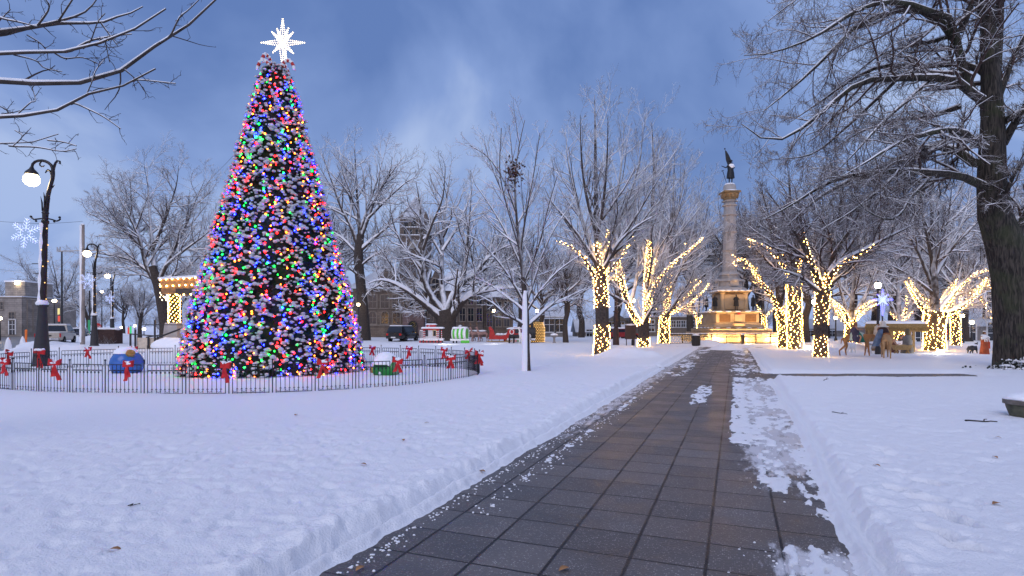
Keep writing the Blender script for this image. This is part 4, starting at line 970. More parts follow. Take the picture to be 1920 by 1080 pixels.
# --- the massive dark tree in the right foreground
Yb = 24.0
limbs = [
 ([(1866,362),(1835,345),(1799,330),(1749,325),(1683,321),(1593,330),(1547,346),(1515,365),(1477,389),(1430,412)], -2.5, .20),
 ([(1860,310),(1827,307),(1788,280),(1749,276),(1710,288),(1671,307),(1593,340),(1530,375),(1470,430)], 1.5, .22),
 ([(1862,285),(1830,268),(1807,249),(1768,245),(1718,257),(1671,276),(1632,300),(1580,330)], -4, .17),
 ([(1862,200),(1827,179),(1796,154),(1749,146),(1683,148),(1632,150),(1593,167),(1547,206),(1515,233),(1477,257),(1438,264),(1391,233)], -1, .20),
 ([(1862,150),(1830,128),(1796,120),(1749,124),(1710,126),(1655,124),(1593,152),(1540,190),(1480,230)], 3, .16),
 ([(1850,200),(1815,160),(1803,117),(1788,66),(1753,35),(1710,16),(1663,27),(1609,47),(1578,78),(1543,113),(1492,160),(1430,210)], .5, .21),
 ([(1800,110),(1795,70),(1784,37),(1749,23),(1690,4),(1640,8),(1593,27),(1555,54),(1500,82),(1438,101),(1395,104)], -2, .15),
 ([(1800,60),(1810,30),(1822,10),(1832,-30),(1800,-80),(1740,-110),(1650,-90),(1560,-50),(1480,10)], -1, .15),
 ([(1866,100),(1840,20),(1800,-60),(1720,-90),(1600,-60),(1520,-20),(1440,40)], 2, .18),
 ([(1880,270),(1900,235),(1925,195),(1960,150),(2010,120)], -2, .20), ([(1880,230),(1905,215),(1935,205),(1985,200),(2040,215)], -3, .16), ([(1872,180),(1895,120),(1925,60),(1965,0)], 1, .18), ([(1888,470),(1905,430),(1930,390),(1965,330),(2000,250)], 1, .42),
 ([(1860,200),(1872,60),(1880,-80),(1890,-220)], 1, .28), ([(1700,318),(1722,290),(1732,280)], -1, .05), ([(1749,325),(1728,350),(1704,375),(1690,400),(1665,412),(1625,395),(1600,365)], -3, .09),
 ([(1752,280),(1700,310),(1650,355),(1600,395),(1540,430)], -3.5, .10), ([(1830,270),(1790,300),(1740,350),(1690,380),(1640,430)], 3, .10), ([(1868,420),(1900,330),(1930,300),(1980,300)], -3, .14),
 ([(1749,146),(1700,190),(1650,235),(1600,290),(1560,330)], -3, .09), ([(1683,148),(1640,190),(1580,245),(1520,290),(1440,300)], 4, .08), ([(1800,200),(1740,220),(1680,225),(1610,250),(1550,290)], 4.5, .12), ([(1788,66),(1740,80),(1690,90),(1640,110),(1580,160)], 4, .10)]
OLDR = list(np.interp(np.linspace(696, -200, 19), [-200,-40,60,150,230,320,400,470,540,600,660,690,696], [.17,.22,.27,.34,.42,.48,.58,.68,.76,.80,.88,1.02,1.12]))
old = tree_px('old_tree', 'massive dark-barked tree towering in the right foreground', BARE, 31, Yb,
 [(1922,696),(1915,660),(1906,600),(1903,540),(1888,470),(1864,400),(1859,320),(1861,230),(1858,150),(1853,60),(1850,-40),(1848,-200)], OLDR, limbs,
 [L_(21, .08, 1, 48, 14, .26, n=8, up=-.02, wig=.17, lmax=3.4, rr=.45), L_(12, .12, 1, 48, 16, .48, n=6, up=-.02, wig=.18, rr=.5), L_(9, .12, 1, 48, 18, .5, n=4, up=-.03, wig=.2, minr=.0065)],
 snow=.62, twig=TWIG_R, bark=OLDBARK, snow_levels=3)

# --- slim young tree by the fence, the two big lawn trees in front of the courthouse
slim = tree_px('young_tree', 'slim young tree with a snow-plastered trunk and a clump of dead leaves in its crown', BARE, 41, 21.7,
 [(988,701),(987,660),(986,610),(985,560),(980,520)], [.165,.135,.14,.12,.09],
 [([(985,612),(968,600),(945,588),(925,570),(900,555)], -.8, .07), ([(987,612),(1005,598),(1030,575),(1060,560),(1100,540)], .5, .075), ([(983,540),(975,470),(968,400),(966,330),(974,270),(984,225)], 0, .08), ([(985,575),(1000,530),(1020,470),(1045,420),(1075,380)], .8, .06), ([(984,570),(955,520),(925,480),(895,450),(872,440)], -.6, .06),
  ([(976,470),(985,410),(1000,330),(1012,250)], -.4, .045), ([(972,440),(950,380),(925,320),(905,260)], .4, .045), ([(968,400),(945,340),(915,295),(880,272)], -.5, .035), ([(967,380),(962,310),(955,235)], .3, .035), ([(982,530),(1010,460),(1030,380),(1045,330)], -.6, .05), ([(978,500),(945,430),(915,380),(890,345)], .5, .05), ([(970,420),(1000,370),(1025,320)], .6, .035), ([(985,590),(1010,550),(1045,510),(1085,480)], -1, .05), ([(985,585),(955,560),(920,535),(890,520)], 1, .05), ([(975,470),(960,420),(938,330),(940,240)], -.8, .035)],
 [L_(12, .15, 1, 36, 10, .36, n=6, up=.06, wig=.07, minr=.006), L_(6, .2, 1, 38, 12, .42, n=5, up=.05, wig=.1, minr=.005), L_(4, .2, 1, 40, 14, .5, n=4, up=.03, wig=.12, minr=.0035)], snow=1.0)
mb = MB(); mb.tube([W(986-1.6, y_, 21.66)-slim.loc for y_ in (699, 650, 610, 575, 545)], [.142, .125, .125, .11, .08], 10); mb.build('snow', SNOW, slim.root, smooth=80)
DEAD = plain('dead_leaves', (.075, .035, .020), .8, var=.4)
lf = []
c0 = W(963, 326, 21.6)-slim.loc
for _ in range(170):
    c = c0+rng.normal(0, 1, 3)*np.array([.17, .15, .26]); a = rng.normal(size=3); a /= np.linalg.norm(a); b_ = np.cross(a, rng.normal(size=3)); b_ /= np.linalg.norm(b_)
    lf += [c-a*.07, c+b_*.045, c+a*.07, c-b_*.045]
link_mesh('dead_leaves', np_mesh('dead_leaves', np.array(lf), [np.arange(len(lf)).reshape(-1, 4)], [DEAD], smooth=False), slim.root)
mb = MB()
for _ in range(12): mb.ball(c0+rng.normal(0, 1, 3)*np.array([.15, .13, .24])+np.array([0, 0, .06]), rng.uniform(.03, .06), 1, 1.2, 1.2, .7, .3)
mb.build('snow', SNOW, slim.root, smooth=80)
tree_px('lawn_tree', 'tall snowy tree with a curving trunk between the Christmas tree and the courthouse tower', BARE, 42, 68,
 [(684,640),(682,590),(676,530),(672,480),(676,440)], [.75,.6,.58,.55,.45],
 [([(673,470),(660,430),(640,390),(622,340),(605,290)], -1, .3), ([(675,450),(690,410),(705,370),(730,330),(760,290)], 1, .3), ([(675,450),(672,400),(668,340),(665,275)], 0, .3), ([(676,470),(710,440),(745,410),(775,380)], -2, .24), ([(674,480),(645,450),(615,430),(590,420)], 2, .24), ([(676,430),(700,360),(715,310),(725,272)], 2, .22), ([(672,420),(650,350),(640,300),(635,270)], 3, .22),
  ([(675,500),(700,480),(730,470),(755,480)], -3, .16), ([(676,520),(650,500),(625,490)], -3, .18), ([(690,410),(730,370),(765,340),(790,330)], -3, .18), ([(680,560),(710,535),(745,530),(770,545)], -2, .16)],
 [L_(14, .2, 1, 40, 12, .42, n=7, up=.05, wig=.12, minr=.02), L_(8, .2, 1, 42, 14, .48, n=6, up=.04, wig=.15, minr=.014), L_(6, .2, 1, 42, 16, .52, n=4, up=.02, wig=.17, minr=.009)], snow=1.15)
tree_px('lawn_tree', 'great spreading tree with thick snow-laden limbs before the courthouse', BARE, 43, 66,
 [(839,640),(838,620),(836,600),(832,582)], [1.35,1.15,1.2,1.0],
 [([(834,604),(812,585),(790,566),(762,545),(735,530),(712,525),(690,532)], -5, .50), ([(842,604),(856,582),(872,562),(893,550),(922,544),(960,540),(990,548)], -4, .52), ([(833,590),(812,560),(797,530),(792,490),(791,440),(788,390),(780,340)], 0, .48), ([(836,588),(848,555),(868,530),(890,515),(915,500),(935,470),(945,430)], 2, .46),
  ([(836,590),(830,550),(828,500),(830,440),(836,380),(845,320)], 3, .46), ([(834,588),(800,545),(770,520),(745,510),(720,480),(712,440)], 3, .34), ([(795,510),(770,480),(750,450),(735,410),(730,370)], -1, .24), ([(792,470),(810,420),(830,370),(835,310)], -2, .24), ([(868,530),(875,470),(880,410),(885,350)], 0, .28), ([(890,515),(920,480),(955,460),(985,455)], -3, .22), ([(829,480),(800,430),(770,390),(760,350)], 2, .2), ([(830,470),(860,420),(880,370),(890,330)], 4, .22), ([(760,545),(735,500),(715,470),(700,455)], -4, .16), ([(893,550),(930,520),(965,505),(995,500)], -5, .2), ([(812,580),(780,585),(750,575)], -4, .12)],
 [L_(15, .15, 1, 45, 14, .36, n=7, up=.05, wig=.16, minr=.02), L_(8, .2, 1, 44, 14, .46, n=6, up=.04, wig=.17, minr=.014), L_(4, .2, 1, 42, 16, .52, n=4, up=.02, wig=.18, minr=.009)], snow=1.25)
# --- the broad tree behind the pavilion
tree_px('lawn_tree', 'broad windswept snowy tree rising behind the lit pavilion', BARE, 44, 58,
 [(312,650),(308,600),(300,550),(292,520),(285,500)], [.60,.50,.48,.46,.4],
 [([(298,540),(275,500),(262,450),(240,400),(210,350)], -1, .3), ([(296,530),(320,480),(345,430),(365,380),(385,335)], 1, .26), ([(290,510),(285,450),(280,390),(275,305)], 2, .26), ([(292,520),(250,490),(215,480),(180,475),(150,480)], -2, .22), ([(300,530),(340,510),(375,480),(410,450)], 2, .2), ([(278,480),(240,440),(200,410),(165,390)], 2, .2), ([(285,470),(310,410),(330,350),(335,310)], -2, .2), ([(265,455),(245,390),(230,340)], 3, .17), ([(292,525),(255,510),(225,500),(190,505)], 3, .16), ([(310,500),(345,470),(385,440),(415,410)], -3, .17), ([(270,470),(225,420),(185,370)], -3, .18), ([(305,560),(330,550),(360,520),(395,500)], -2, .14)],
 [L_(15, .15, 1, 40, 12, .42, n=7, up=.03, wig=.12, minr=.014), L_(11, .2, 1, 42, 14, .48, n=6, up=.02, wig=.15, minr=.011), L_(9, .2, 1, 42, 16, .52, n=4, up=.01, wig=.17, minr=.009)], snow=.95)

# --- branches of a tree standing off to the left, reaching into the sky
k = 1/3.6
def c1(*p): return [(a*k, b*k) for a, b in p]
Yl = 6.6
lb = [c1((-700,330),(-300,250),(0,212),(130,195),(250,175),(380,150),(450,110),(480,50),(500,-20)), c1((-300,252),(0,235),(150,200),(450,130),(560,90),(620,40),(660,-15)), c1((-300,250),(100,205),(250,180),(400,160),(560,158),(680,155),(790,115),(880,90),(965,45)),
 c1((-700,480),(-300,385),(0,365),(200,355),(370,355),(480,345),(560,330),(650,300),(760,260),(880,210),(1000,155),(1080,125),(1120,60)), c1((400,352),(480,345),(600,280),(730,250),(890,230)), c1((-700,640),(-300,560),(0,545),(130,545),(220,560),(290,590),(370,598),(480,575),(640,535),(760,500),(850,465),(950,400),(1050,310),(1150,255),(1300,150),(1400,75),(1470,-15)),
 c1((1080,290),(1150,240),(1210,120),(1270,70),(1350,-8)), c1((-700,900),(-300,810),(0,795),(130,785),(270,775),(400,740),(510,690),(580,640),(660,630),(800,590),(930,540),(1050,465)), c1((480,705),(510,700),(600,740),(700,790),(815,870)), c1((900,552),(930,540),(1050,550),(1185,565)), c1((-700,1080),(-300,990),(0,970),(100,985),(220,960),(340,940),(395,905)), c1((60,985),(100,990),(250,995),(420,1022),(515,1005)), c1((320,945),(340,950),(430,960),(515,985)),
 c1((840,470),(900,520),(940,560),(970,607)), c1((620,540),(650,470),(690,420),(705,403)), c1((580,650),(610,580),(640,510)), c1((680,155),(720,210),(790,305)), c1((650,310),(700,260),(740,420)), c1((180,235),(270,290),(305,330)), c1((370,360),(440,395),(560,390),(680,440)), c1((90,370),(240,410),(300,460),(420,485)), c1((250,180),(330,60),(300,-10),(200,-60)), c1((-100,60),(0,120),(130,150),(250,180)), c1((-100,160),(0,130),(40,95),(70,65)), c1((560,330),(610,280),(660,150),(710,90)), c1((120,770),(210,690),(240,680),(215,580)), c1((90,985),(150,920),(100,880)), c1((-50,700),(40,740),(60,790))]
rs = [.05,.035,.035,.045,.016,.06,.014,.045,.011,.009,.026,.011,.009,.008,.008,.008,.010,.008,.008,.010,.009,.014,.016,.01,.009,.008,.007,.007]
lt = Tree('overhanging_tree', (-9.5, 7.5, 0), 'bare branches with a little snow reaching in from the upper left corner', BARE, 51, BARK, TWIG)
lt.set_trunk([(-9.5, 7.5, -.1), (-9.4, 7.4, 2), (-9.2, 7.2, 4), (-9.0, 7.0, 6), (-9.1, 7.1, 8)], [.30, .24, .20, .15, .08])
for P_, r_ in zip(lb, rs):
    run = random.uniform(-.5, .5)
    w_ = [W(px, py, Yl+run*i/len(P_)) for i, (px, py) in enumerate(P_)]
    if P_[0][0] < -150:
        w_ = [np.array([-9.05, 7.05, w_[0][2]*.72])]+w_
    lt.limb(w_, r_*.8, max(.0045, r_*.16))
lt.finish([L_(5, .3, .97, 52, 18, .12, n=6, up=.01, wig=.22, minr=.0042, lmin=.16, lmax=.55, rr=.5), L_(2, .3, 1, 55, 20, .45, n=5, up=.0, wig=.3, minr=.0026, lmin=.06, lmax=.25)], snow=.85, trunk_sides=10, snow_levels=1)

# --- the plain bare trees farther back, a few crowns shared between them
def generic(seed, H, spread, limbs_n, r0, levels, twig, label, group, loc, name='bare_tree', up=.05):
    rg = np.random.default_rng(seed); t = Tree(name, (0, 0, 0), label, group, seed, BARK, twig)
    fork = H*rg.uniform(.22, .32); P = [(0, 0, -.1), (rg.normal(0, .1), rg.normal(0, .1), fork*.6), (rg.normal(0, .25), rg.normal(0, .25), fork), (rg.normal(0, .4), rg.normal(0, .4), H*.5)]
    t.set_trunk(P, [r0*1.25, r0, r0*.9, r0*.55])
    for i in range(limbs_n):
        a = i*2.4+rg.uniform(-.4, .4); f = rg.uniform(.5, 1); x = f*15; j = min(int(x), 14); p = t.trunk[0][j].copy(); el = R(rg.uniform(18, 70) if i else 82); L = (H-p[2])*rg.uniform(.8, 1.0)/(.55+.5*math.sin(el))*spread
        d = np.array([math.cos(a)*math.cos(el), math.sin(a)*math.cos(el), math.sin(el)]); Q = [p]
        for k_ in range(6):
            d = d+rg.normal(0, .13, 3); d[2] += up; d /= np.linalg.norm(d); Q.append(Q[-1]+d*L/6)
        t.limb(Q, r0*rg.uniform(.35, .5), .03)
    t.finish(levels, 1.0)
    t.root.location = tuple(loc); return t.root
lvG = [L_(13, .15, 1, 42, 12, .42, n=6, up=.05, wig=.13, minr=.016), L_(9, .2, 1, 42, 14, .48, n=5, up=.03, wig=.16, minr=.012), L_(8, .2, 1, 42, 16, .52, n=4, up=.02, wig=.18, minr=.010)]
protos = []
BG = 'bare trees beyond the square'
spots = [
 # px, depth, height in pixels top, variant, label
 (262, 66, 500, 0, 'thin bare tree left of the lit pavilion'), (232, 88, 520, 1, 'bare tree far behind the planter box'), (120, 120, 480, 2, 'bare tree beyond the pickup truck'), (340, 90, 470, 1, 'bare tree far behind the pavilion roof'), (420, 80, 420, 2, 'bare tree behind the left flank of the Christmas tree'), (165, 100, 520, 0, 'distant bare tree behind the pale utility pole'),
 (620, 84, 350, 1, 'bare tree behind the right flank of the Christmas tree'), (735, 106, 430, 0, 'bare tree left of the courthouse tower, far behind'), (912, 106, 400, 2, 'bare tree at the courthouse right wing'), (975, 82, 400, 1, 'bare tree beyond the red locomotive'), (1015, 64, 460, 2, 'dark bare tree beside the lit cylinder'), (1061, 58, 440, 3, 'low-branching snowy tree behind the little bird bath'), (1090, 84, 420, 0, 'bare tree behind the snowy roofed houses'),
 (1160, 92, 400, 2, 'distant bare tree behind the low-forking lit tree'), (1230, 96, 380, 1, 'distant bare tree behind the flat roofed block'), (1295, 86, 370, 3, 'bare tree left of the monument column, far back'), (1338, 94, 390, 0, 'bare tree close behind the monument column'), (1400, 84, 360, 1, 'dark bare tree right of the monument column'), (1425, 102, 380, 2, 'far bare tree right of the monument'), (1458, 80, 350, 3, 'bare tree far behind the densely wound trunk'), (1512, 60, 400, 3, 'bare plain trunk between the two lit trees right of the path'),
 (1548, 82, 340, 0, 'bare tree behind the nearest lit tree on the right'), (1600, 78, 370, 2, 'bare tree far behind the camels'), (1640, 90, 350, 1, 'distant bare tree behind the blue star'), (1675, 70, 380, 3, 'bare tree behind the stable'), (1722, 84, 350, 0, 'distant bare tree left of the big lit trunk'), (1775, 74, 370, 2, 'bare tree directly behind the big lit tree'), (1812, 62, 420, 1, 'dark bare trunk right of the big lit tree'), (1850, 86, 380, 3, 'bare tree behind the low grey building'), (1910, 70, 360, 0, 'bare tree far behind the massive trunk'), (1960, 60, 340, 2, 'bare tree past the right edge'), (-30, 110, 500, 1, 'bare tree past the left edge beyond the street'), (30, 150, 560, 3, 'small distant tree above the road')]
for px, Y_, top, vr, lab in spots:
    H = ZP(top, Y_)
    if vr not in [p[0] for p in protos]:
        prm = [(61, 17, .75, 9), (62, 19, .8, 10), (63, 17, 1.0, 10), (64, 18, .9, 11)][vr]
        o = generic(prm[0], prm[1], prm[2], prm[3], .42, lvG, TWIG_R if vr in (1, 3) else TWIG_S, lab, BG, GX(px, Y_)); protos.append((vr, o, prm[1]))
        H0 = prm[1]
    else:
        _, src, H0 = [p for p in protos if p[0] == vr][0]
        o = copy_tree(src); o['label'] = lab; o.location = tuple(GX(px, Y_))
    s_ = H/H0; o.scale = (s_*random.uniform(.9, 1.1),)*2+(s_,); o.rotation_euler = (0, 0, random.uniform(0, 6.28))

# --- the far-off woods and gardens that close the view
rw = np.random.default_rng(404); P0 = []; R0 = []
def far_spot(px, Y): return GX(px, Y)
for k in range(120):
    px = rw.uniform(-250, 2200); Yw = rw.uniform(135, 210)
    b = GX(px, Yw); H = rw.uniform(5, 11)*(1.0 if px > 420 else .85); r0 = H*.016
    f = H*rw.uniform(.12, .3)
    for j in range(9):
        a = rw.uniform(0, 6.283); el = R(rw.uniform(30, 85)); d = np.array([math.cos(a)*math.cos(el), math.sin(a)*math.cos(el), math.sin(el)])
        L = (H-f)*rw.uniform(.7, 1.0); base = b+np.array([0, 0, -.1 if j == 0 else f*rw.uniform(.7, 1.2)])
        if j == 0: d = np.array([0, 0, 1.]); L = H
        Q = [base]
        for i in range(7):
            d = d+rw.normal(0, .10, 3); d[2] += .06; d /= np.linalg.norm(d); Q.append(Q[-1]+d*L/7)
        P0.append(Q); R0.append(np.linspace(r0*(1.3 if j == 0 else .6), .03, 8))
P0 = np.array(P0); R0 = np.array(R0)
lw1 = sprout(P0, R0, rng=rw, **L_(9, .2, 1, 44, 14, .45, n=5, up=.05, wig=.14, minr=.035))
lw2 = sprout(*lw1, rng=rw, **L_(6, .2, 1, 44, 16, .52, n=4, up=.03, wig=.17, minr=.024))
Vs, qs, b = [], [], 0
for (P_, R_), sd in ((( P0, R0), 5), (lw1, 3), (lw2, 3)):
    V, q = tubes(P_, R_, sd); Vs.append(V); qs.append(q+b); b += len(V)
o = link_mesh('far_woods', np_mesh('far_woods', np.vstack(Vs), [np.vstack(qs)], [TWIG_S])); props(o, 'far-off frosted woods closing the view along the horizon', 'woods', None, 'stuff')
# ------------------------------------------------------------------ masonry materials
def masonry(name, c1, c2, mortar, w, h, rough=.9, scale=1.0, msize=.02):
    m = bpy.data.materials.new(name); nt, b = nodes(m); N = nt.nodes.new
    tc = N('ShaderNodeTexCoord'); mp = N('ShaderNodeMapping'); mp.inputs['Rotation'].default_value = (R(90), 0, 0)
    g = N('ShaderNodeNewGeometry'); s = N('ShaderNodeSeparateXYZ'); lk(nt, tc.outputs['Object'], s.inputs[0])
    ad = N('ShaderNodeMath'); ad.operation = 'ADD'; lk(nt, s.outputs[0], ad.inputs[0]); lk(nt, s.outputs[1], ad.inputs[1])
    cb = N('ShaderNodeCombineXYZ'); lk(nt, ad.outputs[0], cb.inputs[0]); lk(nt, s.outputs[2], cb.inputs[1])
    br = N('ShaderNodeTexBrick'); lk(nt, cb.outputs[0], br.inputs['Vector']); br.inputs['Scale'].default_value = scale
    br.inputs['Brick Width'].default_value = w; br.inputs['Row Height'].default_value = h; br.inputs['Mortar Size'].default_value = msize
    br.inputs['Color1'].default_value = (*c1, 1); br.inputs['Color2'].default_value = (*c2, 1); br.inputs['Mortar'].default_value = (*mortar, 1)
    nz = N('ShaderNodeTexNoise'); nz.inputs['Scale'].default_value = .8; nz.inputs['Detail'].default_value = 6; lk(nt, tc.outputs['Object'], nz.inputs['Vector'])
    mr = N('ShaderNodeMapRange'); lk(nt, nz.outputs['Fac'], mr.inputs[0]); mr.inputs[1].default_value = .3; mr.inputs[2].default_value = .7; mr.inputs[3].default_value = .72; mr.inputs[4].default_value = 1.2
    v = N('ShaderNodeVectorMath'); v.operation = 'SCALE'; lk(nt, br.outputs['Color'], v.inputs[0]); lk(nt, mr.outputs[0], v.inputs['Scale'])
    lk(nt, v.outputs[0], b.inputs['Base Color']); b.inputs['Roughness'].default_value = rough
    bp = N('ShaderNodeBump'); bp.inputs['Strength'].default_value = .5; bp.inputs['Distance'].default_value = .03; bp.invert = True
    lk(nt, br.outputs['Fac'], bp.inputs['Height']); lk(nt, bp.outputs[0], b.inputs['Normal'])
    return m
SANDST = masonry('sandstone', (.165, .125, .098), (.225, .175, .135), (.10, .08, .065), .55, .26)
DARKST = masonry('brown_stone', (.135, .105, .09), (.185, .145, .12), (.08, .065, .06), .6, .28)
PINKST = masonry('pink_granite', (.18, .115, .105), (.23, .155, .14), (.11, .08, .075), .5, .24)
GREYST = masonry('pale_block', (.27, .235, .21), (.32, .285, .255), (.18, .16, .15), .8, .36)
TRIMST = plain('trim_stone', (.24, .20, .165), .85, var=.15, scale=2)
MONST = plain('monument_stone', (.40, .30, .19), .8, var=.16, scale=1.3, bump=.3)
MONGR = plain('monument_granite', (.36, .335, .32), .75, var=.14, scale=2.2, bump=.3)
SLATE = snow_cover(plain('slate_roof', (.06, .06, .07), .8), -.1, .3)

# ------------------------------------------------------------------ monument
MY = 60.0; mx_ = GX(1368, MY)[0]; mu = MY/F
mon = empty('war_memorial', (mx_, MY, 0), 'tall stone column memorial with a bronze soldier on top, lit warm at its base', 'monument')
def mz(py): return ZP(py, MY)
mb = MB()
for hw, y0, y1 in ((3.95, 640, 631), (3.55, 631, 622.5), (3.1, 622.5, 616)): mb.bevbox((0, 0, (mz(y0)+mz(y1))/2), (2*hw, 2*hw, mz(y1)-mz(y0)), .05)
mb.build('steps', MONST, mon, smooth=30)
mb = MB(); mb.bevbox((0, 0, mz(612.5)), (5.1, 5.1, .40), .12); mb.bevbox((0, 0, mz(608)), (4.7, 4.7, .2), .05); mb.bevbox((0, 0, (mz(607)+mz(588))/2), (4.35, 4.35, mz(588)-mz(607)), .05); mb.bevbox((0, 0, mz(586)), (4.7, 4.7, .25), .08)
mb.bevbox((0, -2.35, mz(609)), (1.1, .6, .35), .05); mb.bevbox((0, -2.28, (mz(604)+mz(590))/2), (.75, .2, mz(590)-mz(604)), .04); mb.build('pedestal', MONST, mon, smooth=30)
for sx in (-1.3, 1.3):
    mb = MB(); mb.bevbox((sx, -2.19, mz(597)), (1.1, .08, .75), .02); mb.build('bronze_plaque', plain('plaque', (.16, .09, .045), .5, .4), mon, smooth=30)
mb = MB(); mb.bevbox((0, 0, (mz(585)+mz(549))/2), (2.55, 2.55, mz(549)-mz(585)), .25)
for sx in (-1, 1):
    for sy in (-1, 1): mb.lathe([(.35, mz(585)), (.35, mz(582)), (.24, mz(581)), (.22, mz(552)), (.32, mz(550))], c=(sx*1.2, sy*1.2, 0), n=12)
mb.bevbox((0, 0, mz(547.5)), (3.3, 3.3, .18), .06); mb.build('shaft_base', MONST, mon, smooth=30)
mb = MB(); mb.lathe([(1.75, mz(546)), (1.62, mz(541)), (1.25, mz(538)), (1.22, mz(529)), (1.4, mz(528)), (1.3, mz(525)), (1.0, mz(523)), (.98, mz(518)), (1.12, mz(516)), (1.0, mz(513)), (.82, mz(510))], n=8, ang=R(22.5)); mb.build('drum', MONGR, mon, smooth=25)
for a in range(4):
    mb = MB(); dx, dy = math.cos(R(90*a-90)), math.sin(R(90*a-90))
    mb.cbox((dx*1.28, dy*1.28, mz(533)), (.85, .12, .5), rz=R(90*a)); mb.ball((dx*1.3, dy*1.3, mz(527)), .26, 1, 1.3, 1.3, .8); mb.build('eagle_relief', MONGR, mon, smooth=40)
prof = []
cz = [510, 500, 470, 440, 405, 376]; cr = [.78, .72, .69, .66, .63, .59]
mb = MB(); n = 20
rings = []
for py, r_ in zip(cz, cr):
    rings.append([(r_*(1-.05*(i % 2))*math.cos(2*math.pi*i/n), r_*(1-.05*(i % 2))*math.sin(2*math.pi*i/n), mz(py)) for i in range(n)])
mb.loft(rings)
for py in (505, 470, 436, 404, 386, 378): mb.lathe([(.66, mz(py+1.2)), (.77, mz(py+.5)), (.77, mz(py-.8)), (.64, mz(py-1.5))], n=20)
mb.build('column', MONGR, mon, smooth=30)
mb = MB(); mb.lathe([(.62, mz(376)), (.68, mz(373)), (.72, mz(370)), (.98, mz(364))], n=16)
for i in range(12):
    a = i*math.pi/6; mb.ball((.80*math.cos(a), .80*math.sin(a), mz(368)), .15, 1, .8, .8, 1.6)
mb.bevbox((0, 0, mz(361.5)), (1.75, 1.75, .2), .04); mb.build('capital', plain('weathered_capital', (.26, .17, .08), .7, var=.3), mon, smooth=40)
mb = MB(); mb.lathe([(.85, mz(360)), (.66, mz(358)), (.62, mz(349)), (.5, mz(346))], n=14); mb.build('statue_plinth', MONGR, mon, smooth=35)
mb = MB(); mb.lathe([(.88, mz(360.3)), (.84, mz(358.6)), (.63, mz(357.5))], n=14)
mb.lathe([(.55, mz(347)), (.45, mz(344.5)), (.1, mz(344))], n=12)
for hw, py in ((2.33, 585), (1.6, 546.4), (2.5, 614.5)):
    for sx, sy, lx, ly in ((0, -1, 1.9, .25), (0, 1, 1.9, .25), (-1, 0, .25, 1.9), (1, 0, .25, 1.9)):
        for k in range(-2, 3): mb.ball((sx*hw*.94+(k*hw*.42 if ly < 1 else 0), sy*hw*.94+(k*hw*.42 if lx < 1 else 0), mz(py)), .30, 1, 1.3, .9, .30, .3)
mb.build('snow', SNOW, mon, smooth=80)

